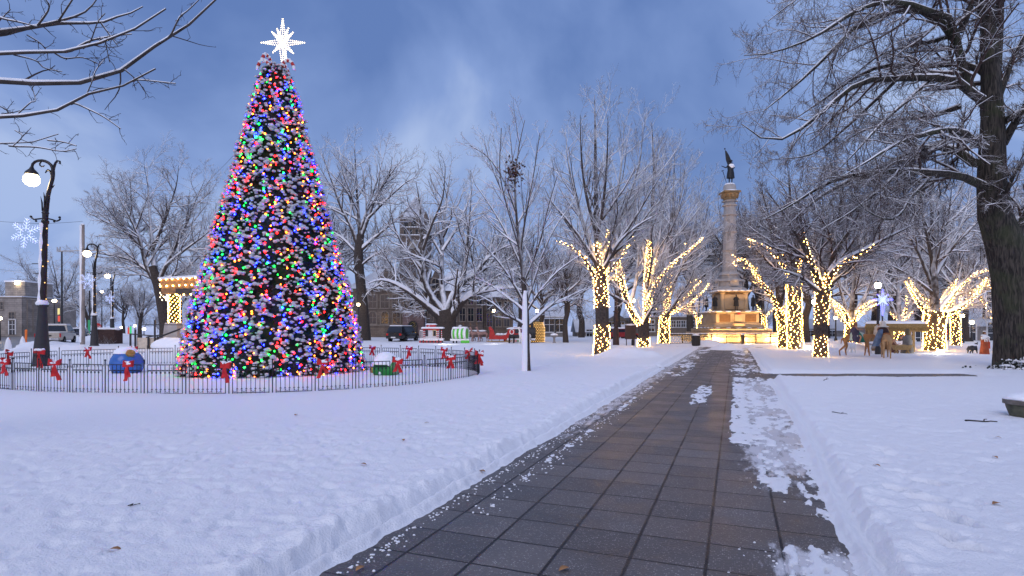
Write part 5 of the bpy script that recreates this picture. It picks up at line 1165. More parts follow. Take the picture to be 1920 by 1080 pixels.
# bodies grown from a skeleton
def skin(name, joints, edges, mat, parent, sub=1, label=None, loc=None):
    idx = {k: i for i, k in enumerate(joints)}
    me = bpy.data.meshes.new(name); me.from_pydata([tuple(v[0]) for v in joints.values()], [(idx[a], idx[b]) for a, b in edges], [])
    me.materials.append(mat); o = link_mesh(name, me, parent, loc)
    m = o.modifiers.new('skin', 'SKIN'); m.use_smooth_shade = True
    sv = me.skin_vertices[0].data
    for i, v in enumerate(joints.values()):
        r_ = v[1]; sv[i].radius = r_ if isinstance(r_, tuple) else (r_, r_)
        sv[i].use_root = (i == 0)
    s = o.modifiers.new('smooth', 'SUBSURF'); s.levels = sub; s.render_levels = sub
    if label: o['label'] = label
    return o
def human(parent, mat, h=1.75, pose='stand', larm=None, rarm=None, rz=0., base=(0, 0, 0), name='body', head=(0, 0), hands=True):
    """one continuous figure facing -y; larm/rarm: (elbow, wrist) offsets from the shoulder in figure units"""
    k = h/1.75; M = Matrix.Translation(Vector(base)) @ Matrix.Rotation(rz, 4, 'Z') @ Matrix.Scale(k, 4)
    J = {}
    def j(n, p, r_): J[n] = (M @ Vector(p), r_*k if not isinstance(r_, tuple) else (r_[0]*k, r_[1]*k))
    ph = {'stand': .95, 'sit': .95, 'kneel': .62}[pose]
    j('pelvis', (0, 0, ph), (.155, .12)); j('waist', (0, -.005, ph+.18), (.135, .10)); j('chest', (0, .0, ph+.40), (.165, .12)); j('neck0', (0, 0, ph+.52), .075); j('neck', (0, -.01, ph+.58), .055)
    j('jaw', (head[0]*.3, -.035+head[1]*.3, ph+.655), (.068, .075)); j('skull', (head[0], -.015+head[1], ph+.735), (.078, .092)); j('crown', (head[0], -.005+head[1], ph+.795), (.05, .06)); j('nose', (head[0], -.115+head[1], ph+.69), .013)
    E = [('pelvis', 'waist'), ('waist', 'chest'), ('chest', 'neck0'), ('neck0', 'neck'), ('neck', 'jaw'), ('jaw', 'skull'), ('skull', 'crown'), ('jaw', 'nose')]
    for s_, arm, t in ((-1, larm, 'l'), (1, rarm, 'r')):
        arm = arm or ((.06, 0, -.28), (.04, -.10, -.52))
        j(t+'sh', (s_*.19, 0, ph+.46), .065); sh = Vector((s_*.19, 0, ph+.46))
        e = sh+Vector((s_*arm[0][0], arm[0][1], arm[0][2])); w = sh+Vector((s_*arm[1][0], arm[1][1], arm[1][2])); d = (w-e).normalized()
        j(t+'el', e, .045); j(t+'wr', w, .030); j(t+'palm', w+d*.06, (.04, .022)); E += [('chest', t+'sh'), (t+'sh', t+'el'), (t+'el', t+'wr'), (t+'wr', t+'palm')]
        if hands:
            a = d.cross(Vector((0, 0, 1))); a = a.normalized() if a.length > .1 else Vector((1, 0, 0))
            for q, (off, L) in enumerate(((-.03, .06), (-.01, .075), (.01, .07), (.03, .055))):
                j(t+'f%d' % q, w+d*(.08+L)+a*off*1.2+Vector((0, -.02, -.01)), .010); E.append((t+'palm', t+'f%d' % q))
            j(t+'th', w+d*.07+a*.06+Vector((0, -.03, 0)), .011); E.append((t+'wr', t+'th'))
        hp = Vector((s_*.095, 0, ph-.06)); j(t+'hip', hp, .09)
        if pose == 'stand': kn, an = Vector((s_*.10, -.02, .50)), Vector((s_*.10, .01, .085))
        elif pose == 'sit': kn, an = Vector((s_*.34, -.30, .72)), Vector((s_*.36, -.16, .32))
        else: kn, an = Vector((s_*.12, -.30, .10)), Vector((s_*.12, .16, .08))
        j(t+'kn', kn, .062); j(t+'an', an, .042); tl = Vector((0, -.17, -.05)) if pose != 'kneel' else Vector((0, .14, -.03))
        j(t+'toe', an+tl, .034); E += [('pelvis', t+'hip'), (t+'hip', t+'kn'), (t+'kn', t+'an'), (t+'an', t+'toe')]
    return skin(name, J, E, mat, parent)
def statue_at(z, label, base_r=.6):
    pass
# soldier on top
p0 = (0, 0, mz(346)); hs = mz(301)-mz(345)
st = human(mon, DBRONZE, hs*1.0, 'stand', larm=((.16, -.05, -.20), (.42, -.12, -.12)), rarm=((.10, -.02, -.22), (-.05, -.10, .05)), base=(.1, 0, mz(345.5)), name='statue')
mb = MB(); b0 = mz(345.5); s_ = hs/1.75
mb.loft([[(.1+r_*math.cos(a)*s_, r_*.8*math.sin(a)*s_, b0+z_*s_) for a in np.linspace(0, 6.283, 12, endpoint=False)] for r_, z_ in ((.30, .45), (.27, .8), (.22, 1.05), (.25, 1.3), (.14, 1.48))]); mb.build('coat', DBRONZE, mon, smooth=60)
mb = MB(); mb.tube([(.25, -.15, b0+.9*s_), (.0, -.05, mz(312)), (-.35, 0, mz(290)), (-.50, 0, mz(279))], [.045, .045, .04, .02], 6); mb.ball((-.5, 0, mz(279)), .08, 1)
mb.loft([[(x+dx, y, z) for dx, y in ((-w/2, -.05), (w/2, -.10), (w/2, .05), (-w/2, .10))] for x, z, w in ((-.42, mz(283), .06), (-.26, mz(291), .30), (-.12, mz(300), .46), (.02, mz(308), .42), (.06, mz(313), .12))]); mb.build('furled_flag', DBRONZE, mon, smooth=50)
mb = MB(); mb.cyl((-.80, -.2, mz(321)), (-.35, -.1, mz(344)), .035, .02); mb.cyl((-.95, -.2, mz(322)), (-.68, -.2, mz(320)), .03); mb.build('sword', DBRONZE, mon)
mb = MB(); mb.lathe([(.15*s_, 0), (.16*s_, .04), (.11*s_, .06), (.1*s_, .13), (.02, .16)], c=(.1, -.02, b0+1.70*s_), n=12); mb.build('cap', DBRONZE, mon, smooth=40)
mb = MB(); mb.ball((.15, -.12, b0+1.33*s_), .30, 1, 1, .8, .9, .25); mb.build('snow', SNOW, mon, smooth=80)
# corner and front figures
for (fx, fy, rz_) in ((0, -1.75, 0), (-1.95, -1.2, -.6), (1.95, -1.2, .6), (-1.95, 1.4, -2.4), (1.95, 1.4, 2.4)):
    human(mon, DBRONZE, 1.62, 'stand', larm=((.12, -.05, -.24), (.02, -.28, -.30)), rarm=((.12, -.05, -.24), (-.02, -.26, -.25)), base=(fx, fy, mz(585)+.12), rz=rz_, name='bronze_figure')
    M_ = Matrix.Translation(Vector((fx, fy, mz(585)+.12))) @ Matrix.Rotation(rz_, 4, 'Z')
    mb = MB(); mb.loft([[tuple(M_ @ Vector((r_*math.cos(a), r_*.8*math.sin(a), z_))) for a in np.linspace(0, 6.283, 12, endpoint=False)] for r_, z_ in ((.27, .42), (.24, .75), (.21, .98), (.23, 1.22), (.12, 1.38))]); mb.cyl(tuple(M_ @ Vector((-.02, -.36, .02))), tuple(M_ @ Vector((-.02, -.30, 1.45))), .022); mb.build('coat_and_rifle', DBRONZE, mon, smooth=60)
mb = MB(); mb.lathe([(.10, 0), (.17, .04), (.10, .1)], c=(0, -2.42, mz(589.5)), n=14, M=None); mb.build('wreath', REDCLOTH, mon, smooth=60)
# floodlights at the foot
for sx in (-3.0, 3.0):
    lamp('pedestal_flood', (mx_+sx*.9, MY-4.5, .55), 900, (1, .56, .20), .15)
lamp('pedestal_flood', (mx_, MY-4.6, .5), 480, (1, .56, .20), .15)
# low fence with net lights
FY = 55.2; x0, x1 = GX(1252, FY)[0], GX(1472, FY)[0]
nf = empty('net_lit_fence', ((x0+x1)/2, FY, 0), 'low dark railing draped with glowing net lights in front of the monument', 'fence')
zt, zb = ZP(626, FY), .12; cx_ = (x0+x1)/2
mb = MB()
for k in range(9): x = x0-cx_+(x1-x0)*k/8; mb.bevbox((x, 0, zt/2), (.10, .10, zt), .01)
for z_ in (zt-.03, zb): mb.cbox((0, 0, z_), (x1-x0, .06, .06))
for k in range(100): x = x0-cx_+(x1-x0)*k/99; mb.cyl((x, 0, zb), (x, 0, zt), .012, n=4)
mb.build('railing', IRON, nf)
mb = MB(); mb.cbox((0, .25, .03), (x1-x0+.6, .9, .18)); mb.build('kerb', CONC, nf)
gx = np.arange(x0-cx_+.06, x1-cx_, .16); gz = np.arange(zb+.1, zt-.04, .16)
P3 = np.array([(x+(.05 if i % 2 else 0)+rng.normal(0, .014), -.05, z+rng.normal(0, .03)) for x in gx for i, z in enumerate(gz)])
V, f = scatter_mesh(OCT_V, OCT_F, P3, np.stack([np.full(len(P3), .020), np.full(len(P3), .020), rng.uniform(.03, .06, len(P3))], 1)); link_mesh('net_lights', np_mesh('net_lights', V, [f], [WARM_S], smooth=False), nf)
mb = MB()
for k in range(40): mb.ball((x0-cx_+(x1-x0)*(k+.5)/40, 0, zt+.03), .10, 1, 1.6, .6, .45, .3)
mb.build('snow', SNOW, nf, smooth=80)
p = GX(1393, 54.3); rt = empty('bollard', p, 'short black bollard standing before the net lights', 'bollard')
mb = MB(); mb.lathe([(.20, 0), (.20, .12), (.15, .16), (.14, .70), (.20, .74), (.20, .80), (.12, .88), (.14, .96), (.05, 1.05)], n=14); mb.build('post', IRON, rt, smooth=40)
mb = MB(); mb.lathe([(.17, .97), (.16, 1.03), (.04, 1.09)], n=12); mb.build('snow', SNOW, rt, smooth=80)
p = GX(1305, 50.0); rt = empty('litter_bin', p, 'dark slatted litter bin where the path meets the memorial plaza', 'litter bin')
mb = MB(); mb.lathe([(.30, .05), (.33, .1), (.33, .88), (.36, .9), (.36, .96), (.26, .97)], n=18)
for k in range(18): a = k*math.pi/9; mb.cbox((.345*math.cos(a), .345*math.sin(a), .5), (.03, .07, .76), rz=a)
mb.build('bin', DARKP, rt, smooth=40); snowdome(rt, (0, 0, .95), .32, .14)

# ------------------------------------------------------------------ windows for buildings
def window(parent, x, y, z, w, h, frame, arched=False, deep=.10, bars=(1, 2), lit=None, rz=0., sill=True):
    """opening with a surround standing proud of the wall face at y (wall faces -y)"""
    M = Matrix.Translation(Vector((x, y, z))) @ Matrix.Rotation(rz, 4, 'Z'); n = 8
    inner = [(-w/2, 0), (w/2, 0)]+([(w/2*math.cos(a), h-w/2+w/2*math.sin(a)) for a in np.linspace(0, math.pi, n)] if arched else [(w/2, h), (-w/2, h)])
    t = max(.09, w*.13)
    outer = [(-w/2-t, 0), (w/2+t, 0)]+([((w/2+t)*math.cos(a), h-w/2+(w/2+t)*math.sin(a)) for a in np.linspace(0, math.pi, n)] if arched else [(w/2+t, h+t), (-w/2-t, h+t)])
    mb = MB(); k = len(inner)
    vs = [tuple(M @ Vector((px_, yy, pz))) for yy, poly in ((-deep, outer), (-deep, inner), (.03, inner), (.03, outer)) for px_, pz in poly]
    fs = []
    for i in range(k):
        j = (i+1) % k
        if i == 0: pass
        fs += [(i, j, k+j, k+i), (k+i, k+j, 2*k+j, 2*k+i), (3*k+i, 3*k+j, j, i)]
    mb.add(vs, fs)
    if sill: mb.box(-w/2-t*1.3, w/2+t*1.3, -deep-.08, .02, -.16, -.003, M)
    for b in range(bars[0]): xx = -w/2+w*(b+1)/(bars[0]+1); mb.box(xx-.03, xx+.03, -.035, .0, 0, h-(.0 if not arched else w*.06), M)
    for b in range(bars[1]-1): zz = h*(b+1)/bars[1]; mb.box(-w/2, w/2, -.034, .001, zz-.03, zz+.03, M)
    o = mb.build('window', frame, parent)
    mb = MB(); vs = [tuple(M @ Vector((px_, -.012, pz))) for px_, pz in inner]; mb.add(vs, [tuple(range(k))]); mb.build('pane', lit or GLASS, o)
    return o
LITW = glow('lit_window', (1, .72, .35), .9, False)
# ------------------------------------------------------------------ courthouse
CYD = 84.0; cu = CYD/F
def cxp(px): return (px-CX)*cu
def czp(py): return ZP(py, CYD)
ch = empty('courthouse', (cxp(775), CYD, 0), 'dark sandstone courthouse with a tall pointed clock tower behind the bare trees', 'building')
ox = cxp(775)
def X_(px): return cxp(px)-ox
def block(name, px0, px1, y0, y1, py_top, mat, bot=0):
    mb = MB(); mb.box(X_(px0), X_(px1), y0, y1, bot, czp(py_top)); return mb.build(name, mat, ch)
block('wing', 648, 757, .6, 14, 541, SANDST); block('entrance_block', 758, 797, -1.2, .55, 588, PINKST); block('wing', 797.5, 905, .9, 14, 545, DARKST); block('wing', 905.5, 962, 2.2, 12, 556, SANDST)
mb = MB(); mb.box(X_(748), X_(798), 1.2, 5.2, 3, czp(407)); 
for px in (750, 796):
    for yy in (1.3, 5.1): mb.lathe([(.32, 3), (.32, czp(409)), (.36, czp(408)), (.28, czp(400)), (.02, czp(392))], c=(X_(px), yy, 0), n=8)
for py in (425, 440, 447, 470, 517): mb.box(X_(747.2), X_(798.8), 1.14, 5.26, czp(py)-.12, czp(py)+.10)
mb.box(X_(746.5), X_(799.5), 1.05, 5.35, czp(408), czp(405)); tw = mb.build('tower', DARKST, ch)
for px in (758, 773, 788): window(tw, X_(px), 1.19, czp(422), .72, czp(411)-czp(422), TRIMST, True, bars=(0, 1), lit=DARKP)
for px in (757, 768, 779, 790): window(tw, X_(px), 1.19, czp(439), .42, czp(427.5)-czp(439), TRIMST, False, bars=(0, 1), lit=DARKP)
mb = MB(); mb.lathe([(.62, 0), (.62, .14), (.52, .16)], n=20, M=Matrix.Translation(Vector((X_(773), 1.12, czp(456)))) @ Matrix.Rotation(R(90), 4, 'X')); mb.build('clock_face', plain('clock_stone', (.3, .27, .23), .7), tw, smooth=40)
mb = MB()
for zz in (440, 425): 
    for k in range(10): mb.ball((X_(748+50*(k+.5)/10), 1.1, czp(zz)+.14), .22, 1, 1.1, .6, .45, .3)
mb.build('snow', SNOW, tw, smooth=80)
sp_ = MB(); sp_.lathe([(2.95, czp(405)+.02), (2.5, czp(398)), (1.35, czp(378)), (.06, czp(359))], c=(X_(773), 3.2, 0), n=4, ang=R(45)); sp_.cyl((X_(773), 3.2, czp(360)), (X_(773), 3.2, czp(354)), .05, .02); sp_.build('spire', plain('snowy_slate', (.52, .54, .59), .8, var=.25, scale=1.2), ch)
def hip(px0, px1, y0, y1, pyb, pyt, inset, name='roof', mat=None):
    mb = MB(); a, b = X_(px0), X_(px1); zb, zt = czp(pyb), czp(pyt); m = (y0+y1)/2
    mb.add([(a, y0, zb), (b, y0, zb), (b, y1, zb), (a, y1, zb), (a+inset, m, zt), (b-inset, m, zt)], [(0,1,5,4),(1,2,5),(2,3,4,5),(3,0,4),(3,2,1,0)]); return mb.build(name, mat or SLATE, ch)
hip(645, 760, .2, 14.4, 540.8, 495, 3.5); hip(795, 908, .5, 14.4, 544.8, 500, 3.0); hip(903, 965, 1.8, 12.4, 555.8, 525, 2.5)
mb = MB(); mb.prism([(X_(806), czp(545)), (X_(826), czp(545)), (X_(826), czp(527)), (X_(816), czp(505)), (X_(806), czp(527))], .25, 3.2); gb_ = mb.build('gable', DARKST, ch); window(gb_, X_(816), .24, czp(541), 1.0, 1.5, TRIMST, True)
mb = MB(); mb.lathe([(1.5, czp(541)), (1.5, czp(518)), (1.6, czp(517)), (.06, czp(497))], c=(X_(723), 1.8, 0), n=8); mb.build('turret', DARKST, ch, smooth=20)
for px in (697, 720, 742):
    window(ch, X_(px), .58, czp(607), 1.05, czp(584)-czp(607), TRIMST, True, bars=(1, 2)); window(ch, X_(px), .58, czp(577), 1.15, czp(553)-czp(577), TRIMST, False, bars=(1, 2))
for px in (655, 672): window(ch, X_(px), .58, czp(600), .85, 1.6, TRIMST, False); window(ch, X_(px), .58, czp(572), .85, 1.5, TRIMST, False)
for px in (771, 784): window(ch, X_(px), .48, czp(574), .55, czp(552)-czp(574), TRIMST, False, bars=(0, 2))
mb = MB(); mb.box(X_(759), X_(796), .5, 1.21, czp(588), czp(530)); mb.build('stair_bay', SANDST, ch)
mb = MB(); mb.box(X_(757.5), X_(797.5), -1.35, -.9, czp(588.3), czp(585.5)); mb.build('cornice', TRIMST, ch)
mb = MB()
for k in range(8): mb.ball((X_(759+38*(k+.5)/8), -1.0, czp(585)), .28, 1, 1.4, .9, .5, .3)
mb.build('snow', SNOW, ch, smooth=80)
d = window(ch, X_(777), -1.22, .25, 1.05, czp(603)-.25, DARKP, True, bars=(1, 2), sill=False)
mb = MB(); mb.tube([(X_(777)+.32*math.cos(a), -1.36, czp(609)+.32*math.sin(a)) for a in np.linspace(0, 6.283, 13)], .07, 6); mb.build('wreath', plain('evergreen_wreath', (.10, .09, .03), .8), d, smooth=80)
mb = MB(); mb.tube([(X_(779)+.26*math.cos(a), -1.36, czp(622)+.26*math.sin(a)) for a in np.linspace(0, 6.283, 13)], .07, 6); mb.build('wreath', glow('lit_wreath', (1, .55, .15), .5, False), d, smooth=80)
for px in (806, 822, 850, 866, 882, 898): window(ch, X_(px), .88, czp(602), .8, 1.9, TRIMST, px < 830); window(ch, X_(px), .88, czp(570), .75, 1.6, TRIMST, False)
for px in (917, 934, 950): window(ch, X_(px), 2.18, czp(612), .8, 2.2, TRIMST, False); window(ch, X_(px), 2.18, czp(585), .8, 1.6, TRIMST, False)
mb = MB()
for k in range(24): mb.box(X_(650+106*k/24), X_(650+106*k/24)+.18, .3, .62, czp(545), czp(541.4))
mb.box(X_(648), X_(757), .45, .62, czp(579.5), czp(578.3)); mb.box(X_(648), X_(757), .42, .62, czp(611), czp(608.5)); mb.build('string_course', TRIMST, ch)

# ------------------------------------------------------------------ other buildings
BY = 96.0; bu = BY/F
def building(name, label, px0, px1, Y, pyt, depth, mat, wins=(), roof='flat', cat='building', rz=0., pyr=None, ww=1.0, wh=1.3, frame=None, base_z=0.):
    u = Y/F; x0, x1 = (px0-CX)*u, (px1-CX)*u; cx2 = (x0+x1)/2; w2 = (x1-x0)/2; h = ZP(pyt, Y)
    rt = empty(name, (cx2, Y, base_z), label, cat, rz=rz)
    mb = MB(); mb.box(-w2, w2, 0, depth, 0, h); mb.build('wall', mat, rt)
    if roof == 'flat':
        mb = MB(); mb.box(-w2-.12, w2+.12, -.12, depth+.12, h+.002, h+.22); mb.build('parapet', TRIMST, rt); mb = MB(); mb.box(-w2-.05, w2+.05, -.05, depth, h+.223, h+.36); mb.build('snow', SNOW, rt)
    elif roof == 'gable_side':     # ridge along x
        hr = ZP(pyr, Y); mb = MB(); m = depth/2; e = .4
        mb.prism([(-e, h), (depth+e, h), (m, hr)], -w2-.3, w2+.3, Matrix.Rotation(R(90), 4, 'Z') @ Matrix.Scale(-1, 4, Vector((0, 1, 0)))); mb.build('roof', SLATE, rt)
    elif roof == 'gable_front':
        hr = ZP(pyr, Y); mb = MB(); mb.prism([(-w2-.35, h), (w2+.35, h), (0, hr)], -.35, depth+.3); mb.build('roof', SLATE, rt)
        mb = MB(); mb.prism([(-w2, h), (w2, h), (0, hr-.3)], -.353, -.30); mb.build('gable', mat, rt)
    for (px, py, *o) in wins:
        window(rt, (px-CX)*u-cx2, -.02, ZP(py, Y), o[0] if o else ww, o[1] if len(o) > 1 else wh, frame or WHITE, bars=(1, 2), deep=.06)
    return rt
lb_ = building('stone_building', 'grey stone building with small windows across the street at the far left', -120, 41, 97, 559, 9, GREYST, [(1, 580, .9, 1.2), (22.5, 599, .9, 1.2)], frame=TRIMST)
u_ = 97/F
mb = MB(); xx = (67-CX)*u_-lb_.location.x; x0 = (41.3-CX)*u_-lb_.location.x; mb.add([(x0, .1, 0), (xx, 6, 0), (xx, 9, 0), (x0, 9, 0), (x0, .1, ZP(559, 97)), (xx, 6, ZP(566, 97)), (xx, 9, ZP(566, 97)), (x0, 9, ZP(559, 97))], [(0,1,5,4),(1,2,6,5),(2,3,7,6),(4,5,6,7),(3,0,4,7)]); mb.build('side_wall', GREYST, lb_)
mb = MB()
for k in range(7):
    t = .12+.78*k/6; a = x0+(xx-x0)*t; b = .1+5.9*t; mb.cbox((a, b-.06, 3.6), (.14, .14, 5.4), rz=R(45))
mb.build('pilaster', TRIMST, lb_)
dd = window(lb_, (23.5-CX)*u_-lb_.location.x, -.03, .35, 1.0, 2.5, WHITE, bars=(1, 3), sill=False); dd.name = 'door'
mb = MB(); xa = (-10-CX)*u_-lb_.location.x; xb = (28-CX)*u_-lb_.location.x; mb.box(xa, xb, 2, 8, ZP(559, 97), ZP(527, 97)); mb.build('rooftop_block', GREYST, lb_)
mb = MB(); mb.box(xa-.1, xb+.1, 1.9, 8, ZP(527, 97)+.003, ZP(527, 97)+.25); mb.build('snow', SNOW, lb_)
mb = MB(); mb.ball(((15-CX)*u_-lb_.location.x, 1.7, ZP(530, 97)), .22, 1, 1.6, 1, .7); mb.build('wall_light', LAMPGLOW, lb_)
TAN = plain('tan_siding', (.30, .25, .19), .8, var=.1); PALE = plain('pale_siding', (.36, .34, .33), .8, var=.1); GREYS = plain('grey_siding', (.24, .225, .215), .8, var=.1); BRKB = masonry('buff_brick', (.25, .20, .155), (.29, .24, .19), (.2, .17, .14), .3, .1, msize=.008)
building('house', 'small house with a broad snowy roof left of the tallest lit trunk', 1082, 1124, 92, 623, 7, TAN, [(1105, 631, .9, 1.1), (1090, 634, .8, 1.0)], 'gable_side', 'house', pyr=598)
building('house', 'house with a snowy front gable between the lit trunks', 1137, 1176, 100, 602, 8, TAN, [(1147, 616, 1.2, 1.1), (1165, 616, 1.0, 1.1)], 'gable_front', 'house', pyr=588)
building('house', 'low outbuilding with a snowy roof beside the dark utility pole', 1158, 1184, 90, 626, 6, PALE, [(1166, 633, .9, .9)], 'gable_side', 'house', pyr=608)
building('office_block', 'long flat-roofed buff building behind the low-forking lit tree', 1196, 1345, 94, 597, 12, BRKB, [(1221, 612, 1.0, 1.0), (1221, 621, 1.0, 1.0)]+[(1263+9*k, 613, .62, 1.0) for k in range(6)], frame=WHITE)
building('house', 'grey building with dark windows behind the slim snowy tree', 1014, 1062, 88, 598, 8, GREYS, [(1030, 622, 1.5, 2.2), (1049, 622, 1.2, 2.2)], 'gable_side', 'house', pyr=575)
building('house', 'low grey building with one white window left of the massive trunk', 1800, 1905, 66, 612, 9, GREYS, [(1818, 638, 1.3, 1.8), (1862, 644, 1.3, 2.4)], 'gable_side', 'house', pyr=596)
building('garage', 'grey garage with a dark door seen under the stable roof', 1690, 1745, 62, 618, 8, GREYS, [(1726, 647, 2.0, 1.6), (1705, 638, 1.0, 1.4)], cat='garage')
building('house', 'snowy roofed house far right of the monument between lit trunks', 1500, 1620, 92, 620, 8, PALE, [(1520, 632), (1560, 632), (1600, 632)], 'gable_side', 'house', pyr=597)
building('house', 'distant dark house past the end of the street', 330, 372, 110, 612, 8, GREYS, [(345, 630, 1.2, 1.2)], 'gable_side', 'house', pyr=598)

# ------------------------------------------------------------------ pavilion
PY_ = 44.0; pu = PY_/F
pv = empty('pavilion', (GX(340, PY_)[0], PY_, 0), 'wooden pavilion with rows of bulbs along its roof, half hidden by the Christmas tree', 'pavilion')
def px_(px): return GX(px, PY_)[0]-pv.location.x
zr0, zr1 = ZP(551, PY_), ZP(524, PY_)
mb = MB(); mb.prism([(px_(303), zr0), (px_(460), zr0+.2), (px_(460), zr1+.35), (px_(299), zr1)], 0, 6.5); mb.build('roof', WOOD, pv)
mb = MB(); mb.prism([(px_(298), zr1+.005), (px_(461), zr1+.36), (px_(461), zr1+.55), (px_(298), zr1+.16)], -.15, 6.6); mb.build('snow', SNOW, pv)
mb = MB(); mb.prism([(px_(330), zr0-.12), (px_(460), zr0+.08), (px_(460), zr0+.5), (px_(330), zr0+.4)], -.05, .0); mb.build('fascia', DARKP, pv)
bl_ = []
for row, (za, zb2, n_) in enumerate(((zr1-.02, zr1+.30, 15), (ZP(537, PY_), ZP(532, PY_)+.1, 14), (ZP(553, PY_), ZP(549, PY_), 10))):
    a, b = (px_(302), px_(455)) if row < 2 else (px_(333), px_(450))
    bl_ += [(a+(b-a)*k/(n_-1), -.10, za+(zb2-za)*k/(n_-1)) for k in range(n_)]
V, f = scatter_mesh(OCT_V, OCT_F, np.array(bl_), np.full(len(bl_), .065)); link_mesh('roof_lights', np_mesh('roof_lights', V, [f], [WARM], smooth=False), pv)
ic_ = [(px_(300)+rng.uniform(-.25, .25)-k*.0, 1.0+rng.uniform(-.9, 1.2), zr1-.05-z) for k in range(1) for z in np.arange(0, 1.55, .05) for _ in range(3)]
V, f = scatter_mesh(OCT_V, OCT_F, np.array(ic_), np.full(len(ic_), .05)); link_mesh('icicle_lights', np_mesh('icicle_lights', V, [f], [STARGLOW], smooth=False), pv)
GARL = plain('evergreen_garland', (.022, .030, .010), .8, var=.4)
for cxx, cyy in ((px_(318), .6), (px_(318), 5.8), (px_(445), .6), (px_(445), 5.8)):
    mb = MB(); mb.bevbox((cxx, cyy, 2.6), (.34, .34, 4.0), .03); mb.build('column', WOOD, pv)
    mb = MB(); mb.loft([[(cxx+sx*w, cyy+sy*w, z_) for sx, sy in ((-1, -1), (1, -1), (1, 1), (-1, 1))] for w, z_ in ((.58, .55), (.48, 1.9), (.44, 2.05))]); mb.build('pedestal', CONC, pv)
    mb = MB(); z_ = 2.05
    for k in range(130): a = k*2.4; mb.ball((cxx+.27*math.cos(a), cyy+.27*math.sin(a), 2.05+2.5*k/130), random.uniform(.10, .17), 0, 1, 1, 1, .4)
    g_ = mb.build('garland', GARL, pv)
    ps_ = np.array([(cxx+.42*math.cos(k*2.4+.9), cyy+.42*math.sin(k*2.4+.9), 2.0+2.6*k/120) for k in range(120)]); V, f = scatter_mesh(OCT_V, OCT_F, ps_, np.full(120, .04)); link_mesh('garland_lights', np_mesh('garland_lights', V, [f], [WARM], smooth=False), g_)
mb = MB(); mb.box(px_(307), px_(460), .0, 6.5, 0, .6); mb.build('floor', WOOD, pv)
mb = MB(); mb.box(px_(310), px_(458), .1, 6.4, .603, .72); mb.build('snow', SNOW, pv)
mb = MB(); mb.box(px_(266), px_(289), -.6, -.4, 0, ZP(633, PY_)); mb.box(px_(290.5), px_(311), -.6, -.4, 0, ZP(633, PY_)); mb.build('ramp_wall', plain('cream_panel', (.58, .50, .40), .8), pv)
mb = MB()
for a, b in (((265, 655), (265, 618)), ((289, 655), (289, 630)), ((301, 655), (301, 600)), ((306, 655), (305, 632)), ((256, 648), (256, 625))): mb.cbox((px_(a[0]), -.7, (ZP(a[1], PY_)+ZP(b[1], PY_))/2), (.10, .10, abs(ZP(a[1], PY_)-ZP(b[1], PY_))))
def rail(a, b, r_=.05): mb.cyl((px_(a[0]), -.7, ZP(a[1], PY_)), (px_(b[0]), -.7, ZP(b[1], PY_)), r_, n=6)
rail((305, 633), (385, 603), .07); rail((256, 626), (306, 630)); rail((270, 609), (400, 609), .035); rail((285, 632), (310, 628)); mb.build('handrail', DARKP, pv)
mb = MB(); mb.ball((px_(345), -1.6, .30), 1.1, 2, 1.3, .7, .6, .15); mb.ball((px_(365), -1.9, .2), .9, 2, 1.3, .7, .6, .15); mb.build('snow_bank', SNOW, pv, smooth=80)

# ------------------------------------------------------------------ poles, signs, planter box, street things on the left
rt = empty('utility_pole', GX(155, 52), 'pale utility pole plastered with snow, behind the ring fence', 'pole')
zt = ZP(421, 52); mb = MB(); mb.lathe([(.19, -.1), (.15, zt)], n=12); mb.build('pole', plain('weathered_pole', (.27, .235, .215), .9, var=.3, scale=2), rt, smooth=40)
mb = MB(); mb.tube([(-.07, -.09, z_) for z_ in np.linspace(.3, zt-.1, 12)], [.13+.02*math.sin(i*1.7) for i in range(12)], 7); mb.ball((0, 0, zt), .17, 1, 1, 1, .6); mb.build('snow', SNOW, rt, smooth=80)
mb = MB(); a0 = (110-155)*52/F; a1 = (203-155)*52/F; mb.cyl((a0, 0, ZP(471, 52)), (a1, 0, ZP(469, 52)), .05); mb.cyl((a0, .0, ZP(470, 52)), (a0, .0, ZP(466, 52)), .03); mb.build('cross_arm', CONC, rt)
mb = MB(); zz = ZP(468, 52); mb.tube([(a0+dx, 0, zz+dz) for dx, dz in ((-.15, .25), (-.15, -.2), (.18, -.2), (.18, .25), (.1, .25), (.1, -.1), (-.1, -.1), (-.1, .2))], .035, 4); mb.build('bracket', CONC, rt)
for px, Y_, pyt, lb2, arm in ((74, 88, 488, 'thin wooden utility pole behind the big lamp post', 1), (116, 84, 470, 'dark bare utility pole right of the big lamp', 0), (208, 92, 520, 'slim grey mast beyond the second lamp', 0), (262, 100, 540, 'thin grey mast beyond the farthest lamp', 0), (168, 90, 545, 'thin pole standing behind the pale utility pole', 0)):
    rt = empty('utility_pole', GX(px, Y_), lb2, 'pole'); zt = ZP(pyt, Y_); mb = MB(); mb.lathe([(.14, 0), (.10, zt)], n=8); mb.build('pole', DARKP if arm == 0 else BARK, rt)
    if arm:
        mb = MB(); mb.cbox((-.2, 0, zt-.5), (1.9, .1, .1)); mb.cbox((-.2, 0, zt-2.0), (1.5, .1, .1)); mb.build('cross_arm', BARK, rt)
p = GX(1155, 52); rt = empty('utility_pole', p, 'dark banded pole standing between the lit trunks left of the path', 'pole'); zt = ZP(540, 52)
mb = MB(); mb.lathe([(.30, 0), (.26, 1.5), (.16, 1.7), (.14, zt)], n=10)
for z_ in (1.7, 3.0, 4.2): mb.lathe([(.16, z_), (.26, z_+.05), (.26, z_+.12), (.16, z_+.18)], n=10)
mb.build('pole', plain('brown_iron', (.05, .03, .028), .7), rt, smooth=40)
